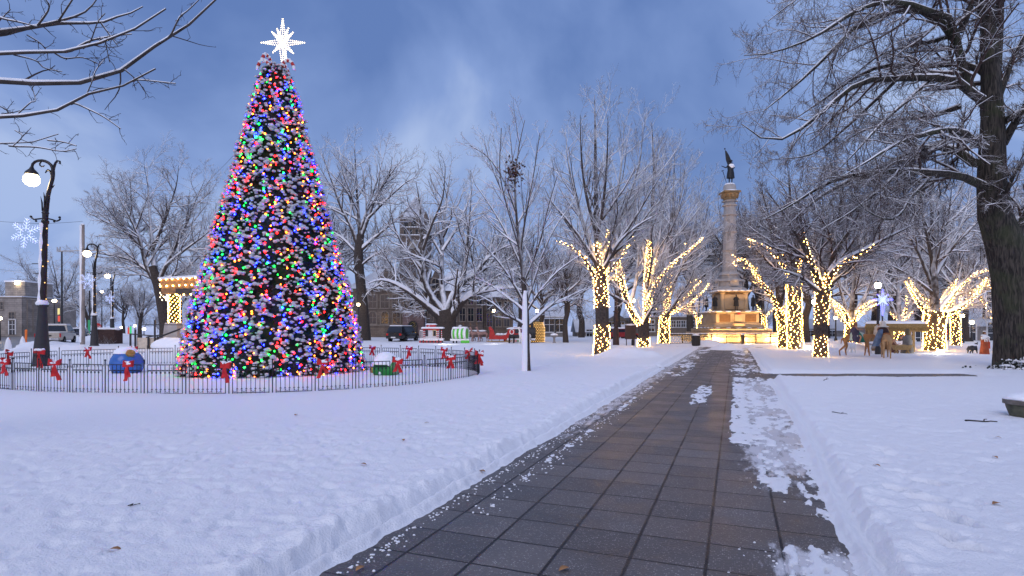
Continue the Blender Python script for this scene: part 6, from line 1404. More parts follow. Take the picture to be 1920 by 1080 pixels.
rt = empty('notice_board', GX(1182, 50.5), 'dark notice board on two legs beside the low-forking lit tree', 'notice board')
mb = MB(); mb.bevbox((0, 0, 1.25), (.95, .12, 1.25), .03); mb.build('panel', plain('brown_panel', (.045, .03, .03), .6), rt, smooth=30); mb = MB(); [mb.cyl((sx*.35, 0, 0), (sx*.35, 0, .65), .04) for sx in (-1, 1)]; mb.cyl((-.05, 0, 1.85), (-.05, 0, 2.5), .03); mb.build('leg', DARKP, rt); mb = MB(); mb.ball((0, 0, 1.9), .3, 1, 1.5, .4, .3); mb.build('snow', SNOW, rt, smooth=80)
rt = empty('stop_sign', GX(183, 60), 'red octagonal stop sign behind the planter box', 'sign')
zz = ZP(613, 60); mb = MB(); mb.cyl((0, .03, 0), (0, .03, zz), .035); mb.build('post', DARKP, rt)
mb = MB(); mb.lathe([(.42, 0), (.42, .03)], n=8, ang=R(22.5), M=Matrix.Translation(Vector((0, 0, zz))) @ Matrix.Rotation(R(90), 4, 'X')); mb.build('plate', RED, rt)
def text(parent, body, size, loc, mat, name='lettering', rx=90):
    cu_ = bpy.data.curves.new(name, 'FONT'); cu_.body = body; cu_.size = size; cu_.align_x = 'CENTER'; cu_.align_y = 'CENTER'; cu_.extrude = .004
    o = bpy.data.objects.new(name, cu_); COL.objects.link(o)
    dg = bpy.context.evaluated_depsgraph_get(); me = bpy.data.meshes.new_from_object(o.evaluated_get(dg)); bpy.data.objects.remove(o)
    me.materials.clear(); me.materials.append(mat); o = link_mesh(name, me, parent, loc); o.rotation_euler = (R(rx), 0, 0); return o
text(rt, 'STOP', .30, (0, -.04, zz), WHITE)
rt = empty('planter_box', GX(191, 54), 'dark brick box with snow on top and a twiggy shrub before it', 'planter')
bw = 54/F; mb = MB(); mb.box((175-191)*bw, (214-191)*bw, 0, 1.2, 0, ZP(618, 54)); mb.build('wall', masonry('dark_brick', (.05, .022, .018), (.075, .035, .028), (.04, .03, .028), .22, .08, msize=.01), rt)
mb = MB(); [mb.ball(((175+39*(k+.5)/9-191)*bw, .5, ZP(617, 54)), .3, 1, 1, 1.6, .45, .3) for k in range(9)]; mb.build('snow', SNOW, rt, smooth=80)
mb = MB()
for k in range(90):
    b = ((random.uniform(192, 222)-191)*bw, random.uniform(-1.2, -.2), 0); t = (b[0]+random.uniform(-.5, .5), b[1]+random.uniform(-.3, .3), random.uniform(.35, .95)); mb.cyl(b, t, .014, .006, 4)
mb.build('shrub', TWIG_R, rt)
mb = MB(); mb.ball((-.55, -.12, 1.35), .18, 1, 1.4, .5, .8, .4); mb.build('emblem', WHITE, rt, smooth=60)
rt = empty('marker_post', GX(49, 47), 'orange reflective marker post at the road edge', 'marker post'); mb = MB(); mb.lathe([(.055, 0), (.055, .7)], n=8); mb.build('post', plain('orange_plastic', (.75, .16, .02), .5), rt, smooth=40)
mb = MB(); mb.lathe([(.075, .7), (.085, 1.45), (.05, 1.5)], n=10); mb.build('sleeve', plain('orange_sleeve', (.85, .20, .03), .5), rt, smooth=40)
for px, Y_, lb2 in ((17, 40, 'snow-plastered traffic cone behind the far left of the fence'), (44, 44, 'second snow-plastered cone, beside the orange marker post')):
    rt = empty('traffic_cone', GX(px, Y_), lb2, 'traffic cone', 'snowy cones at the road edge'); mb = MB(); mb.cbox((0, 0, .03), (.5, .5, .06)); mb.lathe([(.2, .05), (.05, .95)], n=12); mb.build('cone', plain('faded_orange', (.6, .25, .12), .6), rt, smooth=50)
    mb = MB(); mb.lathe([(.26, .04), (.22, .15), (.20, .4), (.12, .8), (.03, 1.0)], n=12, c=(-.03, -.04, 0)); mb.build('snow', SNOW, rt, smooth=80)
# banners, distant lights down the street
for px, py0, py1, Y_, colr, lb2 in ((110, 578, 590, 80, glow('yellow_banner', (1, .85, .35), .9, False), 'tall thin yellow lit banner far down the street'), (110.5, 592, 603, 79, glow('red_banner', (1, .10, .06), .7, False), 'red lit banner below the yellow one'), (167, 600, 630, 76, glow('green_banner', (.02, .55, .25), .4, False), 'green banner on a pole behind the pale utility pole'), (245, 612, 630, 90, glow('green_light_post', (.03, .8, .25), .8, False), 'green lit banner at the end of the street'), (241, 614, 632, 92, glow('red_light_post', (1, .08, .05), .6, False), 'red lit banner at the end of the street'), (262, 615, 628, 95, glow('red_shop', (1, .25, .2), .5, False), 'red and white lit front at the end of the street')):
    u2 = Y_/F; rt = empty('street_banner', GX(px, Y_), lb2, 'banner', 'lit banners down the street'); mb = MB(); mb.cyl((0, .05, 0), (0, .05, ZP(py0, Y_)+.2), .05); mb.build('post', DARKP, rt)
    mb = MB(); mb.bevbox((0, 0, (ZP(py0, Y_)+ZP(py1, Y_))/2), (.28, .08, ZP(py0, Y_)-ZP(py1, Y_)), .02); mb.build('banner', colr, rt)
for px, py, Y_, lb2, rr in ((102, 564, 92, 'street light beside the yellow banner, far off', .28), (191, 547, 96, 'small far street light between the arched lamps', .2), (0, 597, 70, 'white street light cut by the left edge of the photo', .22), (199, 617, 100, 'low far light above the planter box', .2), (228, 614, 110, 'far light near the end of the street', .2), (253, 611, 105, 'far light at the end of the street, right of the green banner', .2), (270, 617, 100, 'white far light at the street end near the pavilion ramp', .22)):
    p = W(px, py, Y_); rt = empty('far_street_light', (p[0], p[1], 0), lb2, 'street light', 'street lights far down the street'); mb = MB(); mb.lathe([(.10, 0), (.06, p[2]-.2)], n=8); mb.build('post', DARKP, rt); mb = MB(); mb.ball((0, 0, p[2]), rr, 1, 1.2, 1, .8); mb.build('lamp_head', LAMPGLOW, rt, smooth=80)
# overhead lines
for pts, lb2, rr in (([W(-60, 411, 60), W(70, 419, 50), W(155, 415, 52)], 'overhead wire running from the left edge to the pale pole', .014), ([W(-40, 455, 80), W(30, 492, 84), W(74, 496, 88)], 'upper sagging wire to the thin wooden pole', .014), ([W(-40, 500, 80), W(30, 508, 84), W(74, 503, 88)], 'lower sagging wire to the thin wooden pole', .014), ([W(74, 512, 88), W(112, 505, 86), W(262, 545, 100)], 'wire from the thin wooden pole down the street', .014),
                     ([W(462, 262, 21.5), W(430, 300, 26), W(395, 336, 32), W(330, 408, 44)], 'thin guy wire rising to the side of the Christmas tree', .008), ([W(28, 542, 97), W(50, 537, 94), W(74, 535, 88)], 'wire from the stone building roof to the thin pole', .013)):
    P = resample(pts, 16); b = P[0].copy(); b[2] = 0; o = None
    mb = MB(); mb.tube([p-P[0] for p in P], rr, 4); o = mb.build('overhead_wire', DARKP, None, loc=P[0]); props(o, lb2, 'wire', 'wires overhead')
# ------------------------------------------------------------------ vehicles (nose towards +y)
def wheels(rt, pos, r_=.36, w=.24):
    for x, y in pos:
        M = Matrix.Translation(Vector((x, y, r_))) @ Matrix.Rotation(R(90), 4, 'Y')
        mb = MB(); mb.lathe([(r_*.62, -w/2), (r_*.95, -w/2), (r_, -w/2+.04), (r_, w/2-.04), (r_*.95, w/2), (r_*.62, w/2)], n=20, M=M); t = mb.build('wheel', TYRE, rt, smooth=40)
        mb = MB(); mb.lathe([(.05, -w/2-.005), (r_*.62, -w/2+.03), (r_*.62, w/2-.03), (.05, w/2+.005)], n=14, M=M); mb.build('rim', plain('alloy', (.4, .4, .42), .35, .8), t, smooth=40)
TAIL = plain('tail_lens', (.45, .01, .012), .25)
def vehicle(kind, loc, rz, paint, label, snowy=.08):
    rt = empty({'pickup': 'pickup_truck', 'suv': 'parked_car', 'car': 'parked_car'}[kind], loc, label, {'pickup': 'pickup truck'}.get(kind, 'car'), rz=rz)
    if kind == 'pickup': L, Wd, hb, hr, cab = 5.6, 2.0, 1.18, 1.92, (-.3, 1.75)
    elif kind == 'suv': L, Wd, hb, hr, cab = 4.8, 1.92, 1.10, 1.78, (-2.30, 1.1)
    else: L, Wd, hb, hr, cab = 4.5, 1.8, .95, 1.45, (-1.7, 1.0)
    h2 = Wd/2; g = .38
    mb = MB()
    # body: cross sections from tail to nose
    def sec(y, w, z0, z1): return [(-w+.06, y, z0), (w-.06, y, z0), (w, y, z0+.12), (w, y, z1-.14), (w-.05, y, z1-.03), (w-.12, y, z1), (-w+.12, y, z1), (-w+.05, y, z1-.03), (-w, y, z1-.14), (-w, y, z0+.12)]
    hood = hb*.95 if kind != 'car' else hb*.93
    mb.loft([sec(-L/2, h2*.94, .55, hb-.05), sec(-L/2+.08, h2*.985, .42, hb), sec(-L/4, h2, g, hb), sec(.2, h2, g, hb), sec(L/2-1.3, h2, g, hood), sec(L/2-.25, h2*.97, .4, hood-.08), sec(L/2, h2*.88, .5, hood-.28)])
    mb.build('body', paint, rt, smooth=35)
    y0, y1 = cab; b = [(-h2+.06, y0, hb-.01), (h2-.06, y0, hb-.01), (h2-.06, y1+.45, hb-.01), (-h2+.06, y1+.45, hb-.01)]
    rk = .18 if kind == 'pickup' else .35; t = [(-h2+.22, y0+rk, hr), (h2-.22, y0+rk, hr), (h2-.22, y1-.35, hr), (-h2+.22, y1-.35, hr)]
    mid = [tuple(Vector(p)*.2+Vector(q)*.8) for p, q in zip(b, t)]
    mb = MB(); mb.loft([b, mid, t]); mb.build('cab', paint, rt)
    # glass: panels lying just proud of the cab faces
    def quad(a, bb, c, d, out_):
        o = Vector(out_)*.012; f_ = lambda u, v: Vector(a)*(1-u)*(1-v)+Vector(bb)*u*(1-v)+Vector(c)*u*v+Vector(d)*(1-u)*v+o
        return [tuple(f_(*uv)) for uv in ((.06, .12), (.94, .12), (.90, .86), (.10, .86))]
    for nm, (i, j), o_ in (('rear_window', (0, 1), (0, -1, .2)), ('windscreen', (2, 3), (0, 1, .3)), ('side_window', (1, 2), (1, 0, .2)), ('side_window', (3, 0), (-1, 0, .2))):
        mb = MB(); mb.add(quad(b[i], b[j], t[j], t[i], o_), [(0, 1, 2, 3)]); mb.build(nm, GLASS, rt)
    if kind == 'pickup':
        mb = MB(); mb.box(-h2+.12, h2-.12, -L/2+.12, y0-.06, hb-.004, hb+.04); mb.build('snow', SNOW, rt)
        mb = MB(); mb.box(-h2*.8, h2*.8, -L/2-.03, -L/2+.02, .62, hb-.12); mb.build('tailgate', paint, rt)
        mb = MB(); mb.box(-.3, .3, -L/2-.055, -L/2-.031, .80, .94); mb.build('tailgate_handle', DARKP, rt)
        for s_ in (-1, 1): mb = MB(); mb.box(s_*h2-.10 if s_ > 0 else -h2-.02, s_*h2+.02 if s_ > 0 else -h2+.10, -L/2-.02, -L/2+.10, .72, hb-.1); mb.build('tail_light', TAIL, rt)
    else:
        for s_ in (-1, 1): mb = MB(); mb.box(s_*(h2-.2)-.12, s_*(h2-.2)+.12, -L/2-.015, -L/2+.1, hb-.34, hb-.12); mb.build('tail_light', TAIL, rt)
    mb = MB(); mb.bevbox((0, -L/2-.06, .52), (Wd*.9, .16, .20), .03); mb.bevbox((0, L/2-.02, .5), (Wd*.86, .18, .2), .03); mb.build('bumper', DARKP if kind != 'pickup' else plain('chrome', (.45, .45, .46), .25, .9), rt, smooth=30)
    mb = MB(); mb.box(-.26, .26, -L/2-.155, -L/2-.142, .50, .62); mb.build('number_plate', WHITE, rt)
    for s_ in (-1, 1): mb = MB(); mb.ball((s_*h2*.72, L/2-.12, hood-.3), .14, 1, 1.2, .6, .8); mb.build('headlight', GLASS, rt, smooth=80); mb = MB(); mb.bevbox((s_*(h2+.1), y1-.05, hb+.12), (.2, .12, .16), .03); mb.build('mirror', DARKP, rt)
    mb = MB(); mb.loft([[(p[0]*1.0, p[1], hr+.004) for p in t], [(p[0]*.93, p[1]*.96, hr+snowy) for p in t]]); mb.build('snow', SNOW, rt)
    wheels(rt, [(s_*(h2-.08), y) for s_ in (-1, 1) for y in (-L*.29, L*.31)], .40 if kind == 'pickup' else .35)
    return rt
vehicle('pickup', (GX(107, 57)[0], 57, 0), R(24), plain('champagne_paint', (.46, .41, .34), .3, .2, spec=.5), 'champagne pickup truck parked at the kerb beyond the big lamp post')
vehicle('suv', (GX(756, 64)[0], 64, 0), R(-14), plain('black_paint', (.012, .014, .018), .18, spec=.6), 'black car with a snowy roof parked before the courthouse entrance')
vehicle('car', (GX(1168, 74)[0], 74, 0), R(-80), plain('dark_red_paint', (.25, .02, .02), .25, spec=.5), 'dark red car half hidden behind the notice board', .15)
vehicle('car', (GX(1146, 80)[0], 80, 0), R(-75), plain('grey_paint', (.12, .12, .13), .25, spec=.5), 'snow-covered grey car right of the tallest lit trunk', .25)
vehicle('car', (GX(150, 74)[0], 74, 0), R(28), plain('navy_paint', (.03, .035, .06), .25, spec=.5), 'dark car just behind the pickup truck', .12)

# ------------------------------------------------------------------ Christmas train on the lawn
TY = 58.0; tu = TY/F
def tz(py): return ZP(py, TY)
rt = empty('train_caboose', GX(809, TY), 'red and white caboose decoration with candy-striped posts and snow on its roof', 'train car', 'Christmas train on the lawn'); k = tu
mb = MB(); mb.box(-1.15, 1.2, -.6, .6, .55, tz(618)); mb.build('cabin', plain('grey_white_panel', (.58, .57, .58), .6), rt)
mb = MB(); mb.box(-1.25, 1.25, -.66, .66, tz(619), tz(616)); mb.build('eave_band', RED, rt)
for x_ in (-1.15, -.95, 1.0, 1.75, 1.2):
    mb = MB(); n = 9
    for i in range(n): z0 = .5+(tz(619)-.5)*i/n; mb.mat(i % 2).cyl((x_, -.68, z0), (x_, -.68, z0+(tz(619)-.5)/n), .07, n=8)
    mb.build('striped_post', [REDCLOTH, WHITE], rt)
mb = MB(); mb.loft([[(x*s_, y*s_, z_) for x, y in ((-1.5, -.85), (2.0, -.85), (2.0, .85), (-1.5, .85))] for s_, z_ in ((1, tz(616)), (1.02, tz(614.5)), (.9, tz(613)))]); mb.build('roof', SNOW, rt, smooth=40)
mb = MB(); mb.box(-.75, .75, -.45, .45, tz(613.2), tz(609)); mb.build('cupola', RED, rt); mb = MB(); mb.loft([[(x*s_, y*s_, z_) for x, y in ((-.85, -.55), (.85, -.55), (.85, .55), (-.85, .55))] for s_, z_ in ((1, tz(609)), (1, tz(608)), (.7, tz(606.5)))]); mb.build('cupola_roof', SNOW, rt, smooth=40)
text(rt, 'O', .34, (-.35, -.46, tz(611)), WHITE, 'roundel')
for x_ in (-.75, .62): window(rt, x_, -.62, tz(630), .42, .55, plain('gold_frame', (.5, .38, .2), .5) if x_ > 0 else DARKP, bars=(0, 1), sill=False, deep=.05)
mb = MB(); mb.box(-1.75, 2.0, -.75, .75, .32, .55); mb.build('deck', WHITE, rt); mb = MB()
for i in range(14): mb.mat(i % 2).cbox((-1.7+3.6*i/13, -.78, .22), (.26, .06, .2))
mb.build('skirt', [RED, DARKP], rt)
mb = MB(); [mb.cyl((x_, -.7, .5), (x_, -.7, 1.35), .035) for x_ in (-1.72, -1.5, -1.3)]; mb.cyl((-1.75, -.7, 1.35), (-1.25, -.7, 1.35), .04); mb.build('railing', WHITE, rt)
wheels(rt, [(x_, -.55) for x_ in (-1.2, 1.3)], .26, .15)
rt.scale = (.62, .8, 1.0)
rt = empty('train_tank_car', GX(863, TY), 'lime green tank car decoration with white stripes and a snowy top', 'train car', 'Christmas train on the lawn')
Mx = Matrix.Translation(Vector((0, 0, 1.05))) @ Matrix.Rotation(R(90), 4, 'Y') @ Matrix.Rotation(R(18), 4, 'X')
mb = MB()
for i in range(6): a, b = -.95+1.9*i/6, -.95+1.9*(i+1)/6; mb.mat(i % 2).lathe([(.62, a), (.62, b)], n=24, M=Mx)
mb.mat(1).lathe([(.74, .88), (.74, 1.08), (.60, 1.08), (.60, .9)], n=24, M=Mx, caps=False); mb.mat(0).lathe([(.60, .97), (.05, .99)], n=24, M=Mx); mb.mat(1).lathe([(.72, -1.05), (.72, -.9), (.6, -.9)], n=24, M=Mx); mb.build('tank', [LIME, WHITE], rt, smooth=40)
mb = MB(); [mb.ball((-.8+1.5*i/5, 0, 1.66), .3, 1, 1.2, 1.2, .5, .25) for i in range(6)]; mb.build('snow', SNOW, rt, smooth=80)
mb = MB(); mb.lathe([(.2, 1.6), (.2, 1.85), (.28, 1.9), (.05, 2.0)], n=12); mb.build('dome', WHITE, rt, smooth=40)
mb = MB(); mb.box(-1.35, 1.3, -.7, .7, .32, .52); mb.build('deck', WHITE, rt); mb = MB(); mb.bevbox((.75, -.74, .22), (1.2, .1, .28), .05); mb.build('green_step', LIME, rt); wheels(rt, [(x_, -.5) for x_ in (-.9, -.45, .8)], .22, .15)
rt.scale = (.72, .9, .95)
rt = empty('train_locomotive', GX(968, TY), 'red and black locomotive decoration with a white reindeer beside it, left of the slim tree', 'train car', 'Christmas train on the lawn')
mb = MB(); mb.box(-.75, .45, -.7, .7, .55, tz(617)); mb.build('cab', DARKP, rt); mb = MB(); mb.box(-.78, .48, -.73, .73, tz(627), tz(617)+.003); mb.build('cab_top', RED, rt)
mb = MB(); mb.loft([[(x*s_, y*s_, z_) for x, y in ((-.95, -.9), (.75, -.9), (.75, .9), (-.95, .9))] for s_, z_ in ((1, tz(617)+.01), (1.02, tz(615.5)), (.6, tz(613.5)))]); mb.build('roof', SNOW, rt, smooth=40)
mb = MB(); mb.tube([(-.45+.2*math.cos(a), -.75, tz(622)+.24*math.sin(a)) for a in np.linspace(0, 6.283, 13)], .05, 6); mb.build('porthole', WHITE, rt, smooth=60)
window(rt, .1, -.735, tz(625), .5, .5, RED, bars=(0, 1), sill=False, deep=.04)
mb = MB(); mb.lathe([(.55, .4), (.55, 1.9), (.45, 1.95)], n=20, M=Matrix.Translation(Vector((0, 0, 1.1))) @ Matrix.Rotation(R(90), 4, 'Y')); mb.lathe([(.14, 1.6), (.12, 2.1), (.2, 2.2)], c=(1.6, 0, 0), n=12); mb.build('boiler', DARKP, rt, smooth=40)
wheels(rt, [(x_, -.65) for x_ in (-.7, -.25)], .38, .16); wheels(rt, [(x_, -.6) for x_ in (.8, 1.4)], .26, .16); mb = MB(); mb.box(-.9, 1.9, -.68, .68, .36, .55); mb.build('deck', WHITE, rt)
DEER = plain('white_figure', (.78, .76, .73), .6)
def quadruped(parent, mat, s=1., base=(0, 0, 0), rz=0., neck=((.45, .0, 1.15), (.55, 0, 1.38), (.72, 0, 1.36)), name='body', back=.86, leg_r=.045, trunk=(.20, .17), dx=.42, foot=0., tail=True, stride=(.08, -.06, -.1, .06)):
    """one continuous animal, head towards +x; trunk, jointed legs, neck, head"""
    M = Matrix.Translation(Vector(base)) @ Matrix.Rotation(rz, 4, 'Z') @ Matrix.Scale(s, 4); J = {}; E = []
    def j(n, p, r_): J[n] = (M @ Vector(p), r_*s if not isinstance(r_, tuple) else (r_[0]*s, r_[1]*s))
    j('belly', (0, 0, back-.02), trunk); j('chest', (dx*.75, 0, back-.03), (trunk[0]*1.05, trunk[1]*1.15)); j('loin', (-dx*.65, 0, back+.02), (trunk[0]*.9, trunk[1]*.95)); j('rump', (-dx*1.05, 0, back-.02), (trunk[0]*.75, trunk[1]*.85)); E += [('belly', 'chest'), ('belly', 'loin'), ('loin', 'rump')]
    j('neck0', (dx*1.15, 0, back+.06), .12); j('neck1', neck[0], .08); j('poll', neck[1], .075); j('muzzle', neck[2], .045); E += [('chest', 'neck0'), ('neck0', 'neck1'), ('neck1', 'poll'), ('poll', 'muzzle')]
    for i, (sy, st) in enumerate(((-1, stride[0]), (1, stride[1]))):
        n = 'f%d' % i; y = sy*trunk[0]*.62
        j(n+'sh', (dx*.9, y, back-.18), leg_r*1.9); j(n+'kn', (dx*.92+st*.5, y, back*.46), leg_r*1.05); j(n+'an', (dx*.92+st, y, .09), leg_r*.75); j(n+'ft', (dx*.92+st+.05, y, .02), leg_r*.95); E += [('chest', n+'sh'), (n+'sh', n+'kn'), (n+'kn', n+'an'), (n+'an', n+'ft')]
    for i, (sy, st) in enumerate(((-1, stride[2]), (1, stride[3]))):
        n = 'h%d' % i; y = sy*trunk[0]*.62
        j(n+'hp', (-dx*1.02, y, back-.16), leg_r*2.4); j(n+'st', (-dx*.86+st*.3, y, back*.60), leg_r*1.5); j(n+'hk', (-dx*1.18+st, y, back*.34), leg_r*.95); j(n+'an', (-dx*1.10+st, y, .09), leg_r*.72); j(n+'ft', (-dx*1.04+st, y, .02), leg_r*.95); E += [('rump', n+'hp'), (n+'hp', n+'st'), (n+'st', n+'hk'), (n+'hk', n+'an'), (n+'an', n+'ft')]
    for sy in (-1, 1):
        j('ear%d' % sy, (neck[1][0]-.04, sy*.12, neck[1][2]+.11), .018); E.append(('poll', 'ear%d' % sy))
    if tail: j('tl', (-dx*1.30, 0, back-.10), .03); j('tl2', (-dx*1.36, 0, back-.34), .02); E += [('rump', 'tl'), ('tl', 'tl2')]
    return skin(name, J, E, mat, parent)
rr_ = empty('reindeer_figure', GX(984, TY-1.4), 'white reindeer figure standing in front of the locomotive', 'reindeer'); quadruped(rr_, DEER, 1.15, rz=R(200))
for k_, (px, lb2) in enumerate(((905, 'pinkish reindeer figure pulling towards the green tank car'), (893, 'second reindeer figure beside the green tank car'), (880, 'reindeer figure closest to the green tank car'))):
    r2 = empty('reindeer_figure', GX(px, 63+k_*.8), lb2, 'reindeer', 'reindeer team of the red sleigh'); quadruped(r2, plain('dusty_pink', (.34, .2, .17), .7), 1.15, rz=R(180))
    mb = MB(); mb.ball((0, 0, 1.25), .3, 1, 1.5, .9, .35, .3); mb.build('snow', SNOW, r2, smooth=80)
    for s_ in (-1, 1):
        mb = MB(); mb.tube([(-.62, s_*.06, 1.65), (-.62, s_*.25, 1.95), (-.7, s_*.38, 2.25)], [.025, .02, .01], 5); mb.tube([(-.62, s_*.22, 1.9), (-.8, s_*.3, 2.1)], [.018, .01], 5); mb.build('antler', WOOD, r2)
rt = empty('red_sleigh', GX(936, 62), 'red sleigh with curled ends on the lawn behind the train', 'sleigh')
mb = MB(); prof = [(-1.1, .35), (.95, .35), (1.15, .6), (1.15, 1.25), (.95, 1.3), (.75, .85), (.2, .72), (-.45, .80), (-.62, 1.35), (-.95, 1.75), (-1.15, 1.6), (-1.0, 1.2)]; mb.prism(prof, -.5, -.42); mb.prism(prof, .42, .5); mb.box(-1.0, .95, -.419, .419, .36, .5); mb.build('body', RED, rt)
mb = MB(); [mb.ball((-.1+.4*i, -.1, .85), .3, 1, 1, 1.2, .55, .3) for i in range(3)]; mb.build('snow', SNOW, rt, smooth=80)
for y_ in (-.45, .45): mb = MB(); mb.tube([(-1.3, y_, .12), (1.2, y_, .12), (1.5, y_, .3), (1.45, y_, .5)], .03, 5); [mb.cyl((x_, y_, .12), (x_, y_, .38), .025) for x_ in (-.8, 0, .7)]; mb.build('runner', GOLD, rt)
gifts = [(950, .5, RED), (956, .6, WHITE), (962, .55, plain('pink_wrap', (.55, .2, .2), .6)), (968, .45, GREENP)]
for (px, s_, m_), lb2 in zip(gifts, ('red gift box right of the sleigh', 'white gift box heaped with snow right of the sleigh', 'pink gift box behind the locomotive', 'green gift box nearest the locomotive')):
    g2 = empty('gift_box', GX(px, 63), lb2, 'gift box', 'gift boxes by the sleigh'); mb = MB(); mb.bevbox((0, 0, s_*.8), (s_*1.3, s_*1.2, s_*1.6), .03); mb.build('box', m_, g2); mb = MB(); mb.bevbox((0, 0, s_*.8), (.14, s_*1.21, s_*1.61), .01); mb.build('ribbon', WHITE if m_ is RED else REDCLOTH, g2); snowdome(g2, (0, 0, s_*1.6), s_*.7, .2)
rt = empty('light_cylinder', GX(1003, 60), 'squat drum of warm string lights right of the slim tree', 'light sculpture')
mb = MB(); mb.lathe([(.95, 0), (1.0, .3), (1.0, 1.5), (.85, 2.0), (.4, 2.3)], n=20); mb.build('frame', plain('straw_bale', (.22, .15, .06), .9), rt, smooth=60)
ps_ = np.array([((1.04 if z_ < 1.5 else 1.04-.3*(z_-1.5))*math.cos(a), (1.04 if z_ < 1.5 else 1.04-.3*(z_-1.5))*math.sin(a), z_+.1) for z_ in np.linspace(.1, 2.0, 13) for a in np.linspace(0, 6.283, 34, endpoint=False)+z_*3]); V, f = scatter_mesh(OCT_V, OCT_F, ps_, np.full(len(ps_), .035)); link_mesh('string_lights', np_mesh('string_lights', V, [f], [WARM_S], smooth=False), rt)
rt = empty('bird_bath', GX(1039, 57), 'small snow-topped bird bath on the lawn between the trees', 'bird bath'); mb = MB(); mb.lathe([(.22, 0), (.2, .1), (.12, .2), (.11, .62), (.34, .75), (.42, .86), (.36, .88)], n=16); mb.build('basin', STONE_G, rt, smooth=40); snowdome(rt, (0, 0, .86), .38, .22)
rt = empty('hay_bale', GX(813, 57.0), 'dummy', 'x'); bpy.data.objects.remove(rt)
lamp('train_point_light', W(835, 643, 54.5)+np.array([0, 0, .35]), 45, (1, .95, .85), .1); lamp('train_point_light', W(925, 643, 55.5)+np.array([0, 0, .35]), 30, (1, .95, .85), .1)  # point lights in front of the train cars, with no fixture modelled

# ------------------------------------------------------------------ nativity scene
NS = plain('camel_hide', (.33, .17, .07), .85, var=.22, scale=4); NS2 = plain('pale_camel_hide', (.40, .25, .12), .85, var=.25, scale=4)
SKIN = plain('painted_skin', (.42, .24, .15), .6)
def robe(parent, name, secs, mat, M=None, n=16, fold=.07):
    mb = MB(); rings = []
    for (cx2, cy2, z_, rx_, ry_) in secs:
        ring = [Vector((cx2+rx_*math.cos(a)*(1+fold*math.sin(a*5+z_*2)), cy2+ry_*math.sin(a)*(1+fold*math.cos(a*6)), z_)) for a in np.linspace(0, 2*math.pi, n, endpoint=False)]
        rings.append([tuple(M @ p) if M is not None else tuple(p) for p in ring])
    mb.loft(rings); return mb.build(name, mat, parent, smooth=70)
DRY = 32.2
# first camel, side on
c1_ = empty('camel_figure', GX(1606, DRY), 'tan camel figure seen from the side, walking right', 'camel')
quadruped(c1_, NS, 1.12, rz=R(-24), back=1.04, dx=.50, leg_r=.040, trunk=(.19, .20), neck=((.82, 0, 1.12), (.96, 0, 1.58), (1.20, 0, 1.52)), stride=(.08, -.10, -.18, .12))
mb = MB(); mb.ball((-.05, 0, 1.32), .26, 2, 1.1, .8, .9); mb.build('hump', NS, c1_, smooth=80)
robe(c1_, 'saddle_cloth', [(0.05, -.02, .98, .50, .29), (.02, -.02, 1.25, .42, .27), (0, 0, 1.42, .34, .22), (0, 0, 1.50, .1, .1)], plain('white_green_cloth', (.45, .55, .48), .8, var=.3, scale=5))
robe(c1_, 'neck_cloth', [(.84, -.36, 1.25, .10, .10), (.90, -.38, 1.5, .16, .14), (.98, -.42, 1.76, .22, .16), (1.0, -.43, 1.86, .10, .09)], plain('cream_cloth', (.62, .58, .50), .8, var=.3, scale=9))
k1 = empty('person', GX(1604, DRY)+np.array([0, 0, 1.02]), 'robed rider in a purple and green cloak seated on the side-on camel', 'person')
human(k1, SKIN, 1.45, 'sit', larm=((.10, -.10, -.22), (.0, -.30, -.22)), rarm=((.10, -.10, -.22), (.0, -.30, -.20)), base=(0, 0, -.42), rz=R(66))
robe(k1, 'cloak', [(-.02, 0, -.10, .32, .34), (-.05, 0, .1, .30, .32), (-.06, 0, .35, .24, .27), (-.05, 0, .58, .20, .24), (-.02, 0, .74, .10, .10)], plain('purple_cloak', (.06, .055, .10), .8, var=.4, scale=3))
robe(k1, 'mantle', [(.22, -.10, -.14, .26, .26), (.18, -.12, .08, .20, .22), (.10, -.12, .32, .14, .16), (.05, -.10, .48, .06, .08)], plain('green_mantle', (.01, .16, .11), .8, var=.4, scale=4))
robe(k1, 'headscarf', [(-.03, 0, .70, .12, .12), (-.02, 0, .84, .115, .115), (-.01, 0, .94, .09, .09), (0, 0, .98, .02, .02)], plain('brown_scarf', (.20, .10, .05), .8), fold=.02)
# second camel, seen from behind
Y2 = 30.4
c2_ = empty('camel_figure', GX(1661, Y2), 'tan camel figure seen from behind, facing the stable', 'camel')
quadruped(c2_, NS2, 1.12, rz=R(62), back=1.04, dx=.50, leg_r=.040, trunk=(.20, .20), neck=((.82, 0, 1.12), (.96, 0, 1.58), (1.20, 0, 1.52)), stride=(.05, -.05, -.05, .07))
robe(c2_, 'saddle_cloth', [(0, 0.1, .95, .31, .46), (0, .1, 1.22, .28, .40), (0, .1, 1.40, .22, .3), (0, .1, 1.46, .1, .1)], plain('russet_saddle', (.32, .12, .04), .8, var=.3, scale=6))
k2 = empty('person', GX(1659, Y2)+np.array([0, .15, 1.02]), 'camel rider in dark brown coat, blue cape and white hat seen from behind', 'person')
human(k2, SKIN, 1.45, 'sit', larm=((.12, -.06, -.24), (.06, -.26, -.22)), rarm=((.12, -.06, -.24), (.06, -.26, -.22)), base=(0, 0, -.42), rz=R(152))
robe(k2, 'coat', [(.04, 0, -.02, .30, .28), (.03, 0, .2, .27, .25), (.02, 0, .5, .27, .22), (0, 0, .62, .24, .18), (0, 0, .74, .10, .10)], plain('dark_brown_coat', (.045, .02, .018), .8, var=.4, scale=3))
